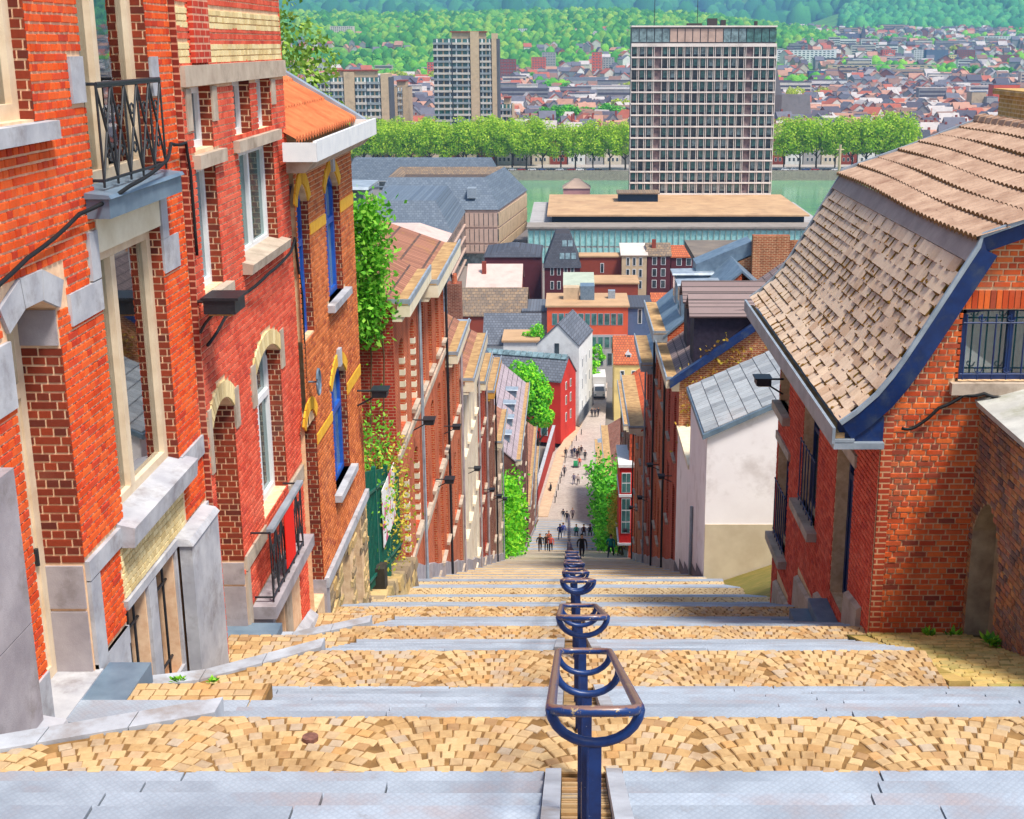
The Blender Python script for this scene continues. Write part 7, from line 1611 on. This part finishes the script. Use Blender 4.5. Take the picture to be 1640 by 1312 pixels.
near_c = cells[:520]; R.shuffle(near_c); indiv = near_c[:300]; rest = near_c[300:] + cells[520:]
for n, (X, Y) in enumerate(indiv):
    v_ = HV[n % 12]; t = thing('far_house', 'small far town house with %s roof beyond the river trees' % v_[4], 'house', (0, 0, 0), 'far town houses with %s roofs' % v_[4]); t.location = (X, Y, ZG if Y < 1200 else hills(X, Y)); t.rotation_euler = (0, 0, R.choice([0, 1.571]) + R.gauss(.25 * math.sin(X * .01), .15)); s_ = R.uniform(.85, 1.2); t.scale = (s_, s_, R.uniform(.85, 1.3))
    for nm, me in zip(('wall', 'roof', 'chimney', 'windows'), v_[:4]):
        o = bpy.data.objects.new(nm, me); COL.objects.link(o); o.parent = t
        if nm == 'windows': o['kind'] = 'stuff'
mass = MB(); mats_ = []; 
for i in range(6): mats_.append(MC['far_wall_%d' % i])
for i in range(6): mats_.append(MC['far_roof_%d' % i])
def drop(X, Y, z, s_):
    if not free(X, Y): return
    i = R.randrange(12); v_ = HV[i]; a = R.uniform(0, 6.28) if R.random() < .3 else R.choice([0, 1.571]) + R.gauss(0, .2); c, q = math.cos(a) * s_, math.sin(a) * s_
    for src, mi in ((v_[5], i % 6), (v_[6], 6 + (i * 5 + i // 6) % 6)):
        b0 = len(mass.v)
        for p in src.v: mass.v.append((X + p[0] * c - p[1] * q, Y + p[0] * q + p[1] * c, z + p[2] * s_))
        for f in src.f: mass.f.append([k + b0 for k in f]); mass.mi.append(mi)
for X, Y in rest: drop(X, Y, hills(X, Y) if Y > 1200 else ZG, R.uniform(.85, 1.25))
for _ in range(4200):     # plain on the right up to the foot of the hills
    Y = 1640 + 2600 * R.random() ** 1.2; X = R.uniform(-.28 * Y, .40 * Y)
    if X > interp([(1640, -600), (1950, -560), (2000, -60), (2350, 200), (2500, 420), (2800, 560), (6000, 700)], Y) and free(X, Y) and math.sin(X * .013 + 1.3) * math.sin(Y * .009 + X * .004) < .62: drop(X, Y, hills(X, Y), R.uniform(.9, 1.5))
for _ in range(420):      # houses strung along the lower slope of the ridge
    Y = R.uniform(1950, 2600); X = R.uniform(-.26 * Y, .1 * Y)
    if math.sin(X * .012 + .4) + math.sin(Y * .02 + X * .003) > .55: drop(X, Y, hills(X, Y), R.uniform(.9, 1.3))
for _ in range(170):     # larger blocks among the roofs
    Y = 1300 + 2400 * R.random(); X = R.uniform(-.28 * Y, .40 * Y)
    if X < interp([(1300, -900), (1950, -560), (2000, -60), (2350, 200), (2500, 420), (2800, 560), (6000, 700)], Y) or not free(X, Y): continue
    w_, d_, h_, z_ = R.uniform(10, 34), R.uniform(9, 14), R.uniform(12, 24), hills(X, Y); b0 = len(mass.v); m_ = R.choice([0, 1, 3, 4, 5]); nf_ = int(h_ / 4)
    mass.box(X - w_, X + w_, Y, Y + d_, z_ - 3, z_ + h_, m_); mass.box(X - w_ - .3, X + w_ + .3, Y - .3, Y + d_ + .3, z_ + h_, z_ + h_ + .8, R.choice([8, 10, 11]))
    for q in range(nf_): mass.box(X - w_ * .95, X + w_ * .95, Y - .15, Y, z_ + 1.6 + q * 4, z_ + 3.6 + q * 4, 10)
o = mass.build('distant_town', mats_, None, kind='stuff'); tag(o, 'dense mass of distant town roofs spreading to the hills', 'town')
# ---------------------------------------------------------------- woods on the hills
def blob_src(seed, n1=7, n2=4):
    rr = random.Random(seed); v = []; f = []
    for j in range(n2):
        t = j / (n2 - 1) * 1.45
        for i in range(n1):
            a = 2 * math.pi * i / n1 + j * .3; r_ = math.cos(t) ** .7 * rr.uniform(.78, 1.14) if t < 1.5 else .1; v.append((r_ * math.cos(a), r_ * math.sin(a), math.sin(t) * rr.uniform(.86, 1.12)))
    v.append((0, 0, 1.03))
    for j in range(n2 - 1):
        for i in range(n1): f.append([j * n1 + i, j * n1 + (i + 1) % n1, (j + 1) * n1 + (i + 1) % n1, (j + 1) * n1 + i])
    for i in range(n1): f.append([(n2 - 1) * n1 + i, (n2 - 1) * n1 + (i + 1) % n1, len(v) - 1])
    return v, f
BL = [blob_src(900 + i) for i in range(6)]
def woodmat(name, a, b, c):
    k = NT(name); col = k.ramp(k.rnd(), [(0, b), (.5, a), (1, c)]); col = k.mix(k.maprange(k.noise(.28, 4, .7), .35, .65, 0, .55), col, tuple(x * .45 for x in a)); k.bump(k.noise(.5, 4, .7), .9, 1.6); return k.fin(col, .8, .15)
def wood(name, label, n, pick, rad, mt):
    mb = MB(); made = 0; tries = 0
    while made < n and tries < n * 6:
        tries += 1; X, Y = pick()
        if X is None: continue
        v, f = BL[R.randrange(6)]; r_ = rad(Y) * R.choice([R.uniform(.45, .8), R.uniform(.8, 1.35)]); h_ = r_ * R.uniform(.8, 1.6); z = hills(X, Y) + r_ * .1; a = R.uniform(0, 6.28); c, s_ = math.cos(a) * r_, math.sin(a) * r_; b0 = len(mb.v)
        for p in v: mb.v.append((X + p[0] * c - p[1] * s_, Y + p[0] * s_ + p[1] * c, z + p[2] * h_ * 1.15))
        for q in f: mb.f.append([k + b0 for k in q]); mb.mi.append(0)
        made += 1
    o = mb.build(name, mt, None, smooth=True, kind='stuff'); tag(o, label, 'woodland')
def pick_ridge():
    Y = 1900 + 1500 * R.random() ** .85; X = R.uniform(-.28 * Y, min(.36 * Y, 1000))
    if X > interp([(1900, -120), (2000, -40), (2350, 220), (2500, 440), (2800, 570), (6000, 680)], Y): return None, None
    if Y < 2500 and math.sin(X * .012 + .4) + math.sin(Y * .02 + X * .003) > .75: return None, None
    return X, Y
wood('ridge_wood', 'broad green wood covering the ridge beyond the town', 14000, pick_ridge, lambda Y: 7.6 + (Y - 1900) * .002, woodmat('wood_green', srgb(84, 160, 54), srgb(38, 108, 42), srgb(158, 194, 64)))
def pick_right():
    Y = R.uniform(3700, 5300); X = R.uniform(.2 * Y, .42 * Y); return (X, Y) if X > 830 and Y > 3950 else (None, None)
wood('hill_wood', 'dense green wood on the hill at the right behind the town', 5000, pick_right, lambda Y: 17, woodmat('wood_hill', srgb(74, 164, 84), srgb(44, 124, 66), srgb(112, 188, 90)))
def pick_plain():
    Y = R.uniform(1640, 4200); X = R.uniform(-.28 * Y, .42 * Y)
    return (X, Y) if X > interp([(1640, -600), (1950, -560), (2350, 200), (2800, 560), (6000, 700)], Y) and free(X, Y) and math.sin(X * .013 + 1.3) * math.sin(Y * .009 + X * .004) > .42 else (None, None)
wood('plain_trees', 'scattered green tree belts among the distant town roofs', 2800, pick_plain, lambda Y: 8.5, MC['wood_green'] if 'wood_green' in MC else woodmat('wood_plain', srgb(104, 180, 50), srgb(60, 140, 40), srgb(150, 206, 50)))
def pick_far():
    Y = R.uniform(5200, 8600); X = R.uniform(-.28 * Y, .42 * Y); return X, Y
wood('far_wood', 'hazy blue-green woods on the farthest hills', 3000, pick_far, lambda Y: 42, woodmat('wood_far', srgb(60, 140, 70), srgb(44, 116, 60), srgb(90, 170, 70)))
# ================================================================ people
def body_mesh(pose, seed=0):
    """one continuous skinned figure; returns mesh with slots skin / top / trousers / shoes"""
    V, E_, Rr = [], [], []
    def add(p, r, parent=None):
        V.append(p); Rr.append(r); i = len(V) - 1
        if parent is not None: E_.append((parent, i))
        return i
    st = {'stand': (0.09, .0, .0), 'walk': (.09, .32, -.30), 'stride': (.09, .42, -.34)}.get(pose, (.09, 0, 0))
    if pose == 'sit':
        hip = add((0, 0, .47), (.15, .12)); ch = add((0, .03, .72), (.15, .11), hip); sh_ = add((0, .04, .95), (.16, .1), ch); nk = add((0, .05, 1.06), (.055, .055), sh_); hd = add((0, .07, 1.16), (.085, .1), nk); add((0, .07, 1.28), (.07, .085), hd)
        for s in (-1, 1):
            h = add((s * .1, -.02, .46), (.085, .08), hip); k = add((s * .13, -.42, .5), (.06, .06), h); a = add((s * .13, -.44, .1), (.045, .045), k); add((s * .13, -.56, .04), (.04, .03), a)
            u = add((s * .19, .03, .92), (.055, .055), sh_); e = add((s * .24, -.1, .68), (.042, .042), u); w = add((s * .15, -.34, .58), (.032, .032), e); add((s * .12, -.42, .57), (.03, .022), w)
    else:
        hip = add((0, 0, .92), (.15, .11)); ch = add((0, 0, 1.15), (.15, .11), hip); sh_ = add((0, -.01, 1.38), (.165, .1), ch); nk = add((0, -.02, 1.5), (.055, .055), sh_); hd = add((0, -.03, 1.6), (.085, .1), nk); add((0, -.03, 1.71), (.072, .088), hd)
        for s, f in ((-1, st[1]), (1, st[2])):
            h = add((s * .09, 0, .86), (.095, .09), hip); k = add((s * .1, -f * .55 - (.05 if f < 0 else 0), .48), (.062, .065), h); a = add((s * .1, -f * .75 + (.16 if f < 0 else 0), .1), (.045, .045), k); add((s * .11, -f * .75 - .12 + (.16 if f < 0 else 0), .035), (.042, .03), a)
            u = add((s * .2, 0, 1.35), (.058, .058), sh_); e = add((s * .26, f * .2 + .02, 1.08), (.045, .045), u); w = add((s * .25, f * .5 - .08, .86), (.033, .033), e); add((s * .25, f * .5 - .13, .77), (.036, .024), w)
    me = bpy.data.meshes.new('body'); me.from_pydata(V, E_, []); ob = bpy.data.objects.new('tmp_body', me); COL.objects.link(ob)
    md = ob.modifiers.new('skin', 'SKIN'); sv = me.skin_vertices[0].data if me.skin_vertices else None
    if sv is None:
        bpy.context.view_layer.update(); me.attributes.new if False else None
    bm_layer = me.skin_vertices
    if not bm_layer:
        import bmesh; bm = bmesh.new(); bm.from_mesh(me); bm.verts.layers.skin.verify(); bm.to_mesh(me); bm.free()
    for i, d in enumerate(me.skin_vertices[0].data): d.radius = Rr[i]; d.use_root = (i == 0)
    ob.modifiers.new('sub', 'SUBSURF').levels = 1
    dg = bpy.context.evaluated_depsgraph_get(); ev = ob.evaluated_get(dg); m2 = bpy.data.meshes.new_from_object(ev)
    bpy.data.objects.remove(ob); m2.name = 'body'
    zc = (.50, 1.0) if pose == 'sit' else (.9, 1.47)
    for i in range(4): m2.materials.append(None)
    for p in m2.polygons:
        c = p.center; p.use_smooth = True
        if pose == 'sit': p.material_index = 0 if c.z > 1.04 or (c.y < -.33 and c.z > .52 and abs(c.x) < .2 and c.z < .66 and False) else (3 if c.z < .09 else (1 if c.z > .56 and c.y > -.3 else 2))
        else: p.material_index = 0 if c.z > 1.47 or (abs(c.x) > .19 and c.z < .86 and c.z > .7) else (3 if c.z < .1 else (1 if c.z > .93 or (abs(c.x) > .18 and c.z > .84) else 2))
    return m2
BODY = {p: body_mesh(p) for p in ('stand', 'walk', 'stride', 'sit')}
def flat(name, c, rough=.85): return mat(name, c, tuple(x * .8 for x in c), rough, 12, 60, 0)
SKIN = flat('skin', srgb(206, 150, 120)); SHOE = flat('shoe', srgb(40, 34, 32))
def person(X, Y, pose, top, bottom, hair, label, face=0.0, sc=1.0, z=None, group=None, extra=None):
    z = ground(Y) if z is None else z
    P_ = thing('person', label, 'person', (0, 0, 0), group); P_.location = (X, Y, z); P_.rotation_euler = (0, 0, face); P_.scale = (sc * 1.14, sc * 1.14, sc)
    m = BODY[pose].copy(); m.materials[0] = SKIN; m.materials[1] = flat('cloth_%d_%d_%d' % top, srgb(*top)); m.materials[2] = flat('cloth_%d_%d_%d' % bottom, srgb(*bottom)); m.materials[3] = SHOE
    o = bpy.data.objects.new('body', m); COL.objects.link(o); o.parent = P_
    h = MB(); hz, hy = (1.22, .08) if pose == 'sit' else (1.66, -.02)
    for j in range(4):
        for i in range(8):
            q = []
            for (a, b) in ((i, j), (i + 1, j), (i + 1, j + 1), (i, j + 1)):
                A, B_ = 2 * math.pi * a / 8, math.pi / 2 * b / 4 - .25; q.append((.098 * math.cos(A) * math.cos(B_), hy + .02 + .112 * math.sin(A) * math.cos(B_), hz + .115 * math.sin(B_)))
            ca = sum(p[1] for p in q) / 4
            if not (ca < hy - .04 and j < 2): h.poly(q)
    h.build('hair', flat('hair_%d_%d_%d' % hair, srgb(*hair)), P_, smooth=True)
    if extra == 'bag':
        b_ = MB(); b_.hexa([(-.17, .12, 1.0), (.17, .12, 1.0), (.15, .28, 1.02), (-.15, .28, 1.02), (-.15, .11, 1.4), (.15, .11, 1.4), (.13, .2, 1.4), (-.13, .2, 1.4)]); b_.build('backpack', flat('pack', srgb(60, 60, 70)), P_)
    return P_
def px_person(x, y, *a, **k):
    """stand a person where the ray through the feet meets the steps"""
    r = ray(x, y); kk = r[2] / r[1]; Yp = None
    for (y0, z0), (y1, z1) in zip(PROFILE, PROFILE[1:]):
        f0, f1 = z0 - kk * y0, z1 - kk * y1
        if f0 * f1 <= 0 and f0 != f1: Yp = y0 + (y1 - y0) * f0 / (f0 - f1)
    Yp = Yp or 180
    return person(r[0] / r[1] * Yp, Yp, *a, **k)
DK, BR, GR = (30, 26, 26), (84, 56, 36), (150, 140, 130)
def near_p(x, Y, *a, **k):
    d = PC * Y - PS * ground(Y); return person((x - CXP) / FPX * d, Y, *a, **k)
near_p(932, 80, 'walk', (44, 36, 36), (52, 34, 34), DK, 'man in dark open jacket walking up the steps beside the handrail', 0.1, 1.02)
near_p(978, 84, 'stride', (20, 110, 108), (30, 40, 48), BR, 'person in teal jacket walking down the steps alone', 2.9, 1.0)
near_p(865, 112, 'walk', (36, 32, 38), (60, 34, 34), BR, 'person in black top walking up on the left of the steps', .1, 1.0)
near_p(882, 113, 'walk', (222, 96, 84), (26, 28, 34), DK, 'person in coral red top walking up the left side of the steps', 0, .98)
near_p(875, 116, 'stand', (60, 40, 36), (34, 30, 32), DK, 'person in dark brown jacket walking beside the one in coral red', .2, 1.0)
near_p(879, 122, 'stand', (176, 92, 70), (92, 88, 84), BR, 'person with rust scarf standing on the steps behind the coral red top', .3, 1.0)
near_p(897, 134, 'walk', (30, 44, 110), (52, 62, 92), DK, 'person in navy jacket walking down close to the handrail', 3.0, 1.0)
near_p(902, 137, 'walk', (70, 84, 160), (196, 200, 214), BR, 'person in violet-blue top walking beside the navy jacket', 3.1, .98)
for i, (x, c, l) in enumerate(((923, (30, 130, 110), 'person in green top sitting on the steps'), (935, (96, 48, 40), 'person in maroon top sitting between two others on the steps'), (945, (50, 40, 46), 'person in black top sitting on the steps'))): near_p(x, 140, 'sit', c, (50, 50, 60), DK, l, 0, 1.0)
BOT = [(902, 834, 'walk', (34, 36, 52), (170, 176, 190), 'person in dark jacket and pale jeans reaching the foot of the steps', 3.1), (908, 838, 'stand', (26, 30, 46), (60, 66, 90), 'person in navy coat at the foot of the steps', 3.0), (917, 832, 'walk', (120, 104, 110), (60, 48, 56), 'person in mauve top near the foot of the steps', .2),
       (904, 762, 'walk', (88, 84, 90), (46, 44, 50), 'person with scarf walking by the left bollards', .3), (919, 775, 'walk', (110, 104, 128), (70, 74, 110), 'person in lilac jacket walking down the middle of the street', 3.1), (926, 776, 'walk', (206, 190, 180), (50, 46, 52), 'person in pale top walking beside the lilac jacket', 3.0),
       (940, 761, 'walk', (28, 28, 36), (46, 50, 66), 'person in black jacket walking by the right wall of the street', 3.1), (945, 760, 'walk', (40, 36, 44), (40, 40, 48), 'person in charcoal jacket walking by the right wall of the street', 3.0),
       (906, 733, 'stand', (46, 44, 56), (40, 38, 46), 'person in slate jacket standing alone by the pavement', .4), (916, 733, 'stand', (34, 36, 60), (60, 64, 96), 'person in navy jacket at the left edge of the street group', .2), (920, 731, 'walk', (40, 46, 84), (44, 46, 60), 'person in blue jacket within the street group', .1), (927, 731, 'stand', (96, 76, 60), (50, 44, 44), 'person in brown coat within the street group', .3), (931, 729, 'stand', (60, 40, 44), (46, 44, 52), 'person in dark red coat within the street group', .3), (924, 735, 'stand', (34, 30, 40), (90, 42, 48), 'person in black coat in front of the street group', 3.1),
       (937, 737, 'stand', (40, 38, 46), (30, 30, 36), 'tall person in black at the right of the street group', .1), (928, 748, 'walk', (232, 90, 40), (96, 80, 74), 'person in bright orange top in the street', 3.1), (948, 668, 'stand', (30, 32, 50), (36, 36, 50), 'person in dark coat far up the street by the lorry', 0), (953, 668, 'stand', (44, 40, 60), (36, 36, 46), 'person in plum coat far up the street by the lorry', 0), (958, 667, 'walk', (28, 28, 40), (40, 40, 56), 'person in black far up the street by the lorry', .2)]
for (x, y, pose, t, b, l, f) in BOT:
    p = at_z(x, y, -65.0)
    if p[1] < 176: px_person(x, y, pose, t, b, R.choice([DK, BR, GR]), l, f)
    else: person(p[0], p[1], pose, t, b, R.choice([DK, BR, GR]), l, f, 1.0, -65.03)
# green pram / trolley in the street, bollards, motorbike
p = at_z(922, 748, -65.0); o = thing('pram', 'green covered pram standing in the street near the orange top', 'pram', (p[0], p[1], -65.03))
mb = MB(); X, Y = p[0], p[1]
for i in range(8):
    a, b = math.pi * i / 8, math.pi * (i + 1) / 8; mb.quad((X - .35, Y + .5 * math.cos(a), -64.7 + .75 * math.sin(a)), (X + .35, Y + .5 * math.cos(a), -64.7 + .75 * math.sin(a)), (X + .35, Y + .5 * math.cos(b), -64.7 + .75 * math.sin(b)), (X - .35, Y + .5 * math.cos(b), -64.7 + .75 * math.sin(b)))
for s in (-1, 1): mb.poly([(X + s * .35, Y + .5 * math.cos(math.pi * i / 8), -64.7 + .75 * math.sin(math.pi * i / 8)) for i in range(9)])
mb.build('hood', flat('pram_green', srgb(40, 130, 80)), o)
for sx in (-1, 1):
    for sy in (-1, 1): w = MB(); w.tube([(X + sx * .34 - .03, Y + sy * .36, -64.86), (X + sx * .34 + .03, Y + sy * .36, -64.86)], .17, 10); w.build('wheel', M['iron'], o)
for i, (x, y) in enumerate(((889, 805), (891, 796), (894, 785), (897, 774), (899, 765), (905, 741), (916, 715), (923, 706), (931, 696))):
    p = at_z(x, y, -65.0); mb = MB(); yq = max(p[1], 176.5); xq = p[0] * yq / p[1]; mb.tube([(xq, yq, -65), (xq, yq, -64.1), (xq, yq, -64.02)], [.07, .07, .03], 7); mb.tube([(xq, yq, -64.3), (xq, yq, -64.24)], .085, 7); tag(mb.build('bollard', M['iron'], None), 'thin dark bollard along the pavement at the foot of the steps', 'bollard', 'bollards along the lower street')
p = at_z(882, 785, -65.0); o = thing('motor_scooter', 'dark motor scooter parked against the red wall', 'scooter', (p[0], p[1], -65)); X, Y = p[0], p[1]
mb = MB(); mb.hexa([(X - .18, Y - .7, -64.6), (X + .18, Y - .7, -64.6), (X + .18, Y + .5, -64.7), (X - .18, Y + .5, -64.7), (X - .14, Y - .6, -64.15), (X + .14, Y - .6, -64.15), (X + .14, Y + .3, -64.2), (X - .14, Y + .3, -64.2)]); mb.tube([(X, Y + .6, -64.7), (X, Y + .45, -63.95)], .05); mb.tube([(X - .32, Y + .42, -63.95), (X + .32, Y + .42, -63.95)], .03); mb.build('frame', M['iron'], o)
for sy in (-.6, .65): w = MB(); w.tube([(X - .06, Y + sy, -64.72), (X + .06, Y + sy, -64.72)], .28, 12); w.build('wheel', flat('tyre', srgb(24, 24, 26)), o)
# long red wall along the pavement
o = thing('red_wall', 'long low dark red wall running beside the pavement at the foot of the steps', 'wall', (-3.6, 198, -65)); mb = MB(); mb.hexa([(-5.0, 180, -66), (-4.6, 180, -66), (-2.2, 210.5, -66), (-2.6, 210.5, -66), (-5.0, 180, -62.6), (-4.6, 180, -62.6), (-2.2, 210.5, -61.6), (-2.6, 210.5, -61.6)]); mb.build('wall', vmat('maroon_wall', srgb(176, 56, 48)), o); mb = MB(); mb.hexa([(-5.05, 180, -62.6), (-4.55, 180, -62.6), (-2.15, 210.5, -61.6), (-2.65, 210.5, -61.6), (-5.05, 180, -62.45), (-4.55, 180, -62.45), (-2.15, 210.5, -61.45), (-2.65, 210.5, -61.45)]); mb.build('coping', M['stone'], o)
# grey fence beside the white house
o = thing('metal_fence', 'dark grey metal fence beside the white gabled house', 'fence', (4, 226, -65)); n = 16
for i in range(n):
    t = i / n; X, Y = lerp(2.0, 4.9, t), lerp(221, 237, t); mb = MB(); mb.box(X - .04, X + .04, Y, Y + .85, -65, -62.6); mb.build('panel', vmat('fence_grey', srgb(90, 96, 108)), o)
# ---------------------------------------------------------------- white lorry
p = at_z(960, 640, -65.0); o = thing('lorry', 'white box lorry parked at the end of the street by the white house', 'lorry', (p[0], p[1], -65)); L_ = lambda x, y, z: (p[0] + x, p[1] + y, -65 + z)
mb = MB(L_); mb.box(-1.25, 1.25, 2.0, 8.0, 1.0, 3.9); mb.build('cargo_box', flat('lorry_white', srgb(226, 222, 218)), o)
mb = MB(L_); mb.hexa([(-1.1, -.1, .5), (1.1, -.1, .5), (1.1, 1.85, .5), (-1.1, 1.85, .5), (-1.05, -.05, 1.6), (1.05, -.05, 1.6), (1.05, 1.85, 1.6), (-1.05, 1.85, 1.6)]); mb.hexa([(-1.05, -.05, 1.6), (1.05, -.05, 1.6), (1.05, 1.85, 1.6), (-1.05, 1.85, 1.6), (-.95, .45, 2.5), (.95, .45, 2.5), (.95, 1.8, 2.5), (-.95, 1.8, 2.5)]); mb.build('cab', flat('lorry_cab', srgb(236, 236, 236)), o)
mb = MB(L_); mb.quad((-.92, -.04, 1.68), (.92, -.04, 1.68), (.84, .39, 2.42), (-.84, .39, 2.42)); mb.build('windscreen', M['glass'], o)
for s in (-1, 1):
    mb = MB(L_); mb.box(s * .8 - .18, s * .8 + .18, -.16, -.08, .8, 1.05); mb.build('headlight', M['glass_pale'], o); mb = MB(L_); mb.box(s * 1.25 - .08, s * 1.25 + .08, .1, .25, 1.6, 2.2); mb.build('mirror', M['iron'], o)
    for yy in (.9, 6.3): w = MB(); w.tube([L_(s * .95 - .13, yy, .45), L_(s * .95 + .13, yy, .45)], .45, 14); w.build('wheel', flat('tyre', srgb(24, 24, 26)), o)
mb = MB(L_); mb.box(-1.1, 1.1, -.15, -.05, .35, .65); mb.build('bumper', M['iron'], o)
# ---------------------------------------------------------------- cars parked on the quay
def car_parts(col):
    b_ = MB(); b_.hexa([(-2.1, -.85, .35), (2.1, -.85, .35), (2.1, .85, .35), (-2.1, .85, .35), (-2.05, -.82, .85), (2.0, -.82, .8), (2.0, .82, .8), (-2.05, .82, .85)]); b_.hexa([(-1.7, -.78, .85), (1.1, -.78, .85), (1.1, .78, .85), (-1.7, .78, .85), (-1.25, -.65, 1.42), (.45, -.65, 1.42), (.45, .65, 1.42), (-1.25, .65, 1.42)])
    g = MB()
    for s in (-1, 1): g.quad((-1.5, s * .79, .92), (.9, s * .79, .92), (.4, s * .69, 1.36), (-1.2, s * .69, 1.36))
    g.quad((1.1, -.72, .9), (1.1, .72, .9), (.5, .62, 1.38), (.5, -.62, 1.38)); w = []
    wm_ = MB(); wm_.tube([(0, -.1, 0), (0, .1, 0)], .32, 10)
    return b_, g, wm_
CARCOL = [((40, 44, 54), 'dark grey'), ((196, 198, 202), 'silver'), ((150, 40, 36), 'red'), ((230, 230, 230), 'white'), ((50, 70, 120), 'blue')]
bm_, gm_, wm_ = car_parts(None); cm = [bm_.mesh('body', mat('car_%d' % i, srgb(*c[0]), None, .3, 3, 10, 0, spec=.6)) for i, c in enumerate(CARCOL)]; gme = gm_.mesh('windows', M['glass']); wme = wm_.mesh('wheel', flat('tyre', srgb(24, 24, 26)))
def car(X, Y, z, i, rot, place):
    t = thing('parked_car', '%s car parked %s' % (CARCOL[i][1], place), 'car', (0, 0, 0), 'cars parked along the far quay'); t.location = (X, Y, z); t.rotation_euler = (0, 0, rot)
    for nm, me, l in [('body', cm[i], (0, 0, 0)), ('windows', gme, (0, 0, 0))] + [('wheel', wme, (sx * 1.3, sy * .78, .32)) for sx in (-1, 1) for sy in (-1, 1)]:
        o = bpy.data.objects.new(nm, me); COL.objects.link(o); o.parent = t; o.location = l
for k in range(11): car(lerp(-34, 16, k / 10) + R.uniform(-.6, .6), 694.5, -64, k % 5, R.choice([0, math.pi]), 'under the quay trees left of the office tower')
for k in range(14): car(lerp(108, 176, k / 13) + R.uniform(-.6, .6), 694.5, -64, (k * 3) % 5, R.choice([0, math.pi]), 'under the quay trees right of the office tower')
for k in range(26):
    X = lerp(-60, 190, k / 25)
    if 20 < X < 104: continue
    hh = house('quay_house', 'narrow %s quay house glimpsed behind the tree trunks' % ['cream', 'brick', 'white', 'grey'][k % 4], 'house', (X, 735), 0, 9.4, 8, ZG, ZG + 13 + (k * 7) % 4, ZG + 17 + (k * 7) % 4, [M['w_cream'], M['w_brick'], M['w_white'], M['w_grey']][k % 4], [M['roof_slate'], M['roof_dark'], M['roof_mott']][k % 3], 'xgable', [('y0', rows_between(ZG + 2.6, ZG + 13, 3, 2), 3)], group='houses along the far quay')
# ---------------------------------------------------------------- haze over the valley
hz = MB(); hz.box(-5000, 5600, -60, 9400, -73.5, 460)
k = bpy.data.materials.new('valley_haze'); k.use_nodes = True; k.node_tree.nodes.clear(); pv = k.node_tree.nodes.new('ShaderNodeVolumePrincipled'); ou = k.node_tree.nodes.new('ShaderNodeOutputMaterial'); k.node_tree.links.new(pv.outputs[0], ou.inputs['Volume'])
pv.inputs['Color'].default_value = (0.3, 0.62, 1.0, 1); pv.inputs['Density'].default_value = 0.00013; pv.inputs['Anisotropy'].default_value = 0.2
HZ = hz.build('haze', k, None, kind='stuff'); tag(HZ, 'pale blue haze hanging over the valley and far hills', 'haze')
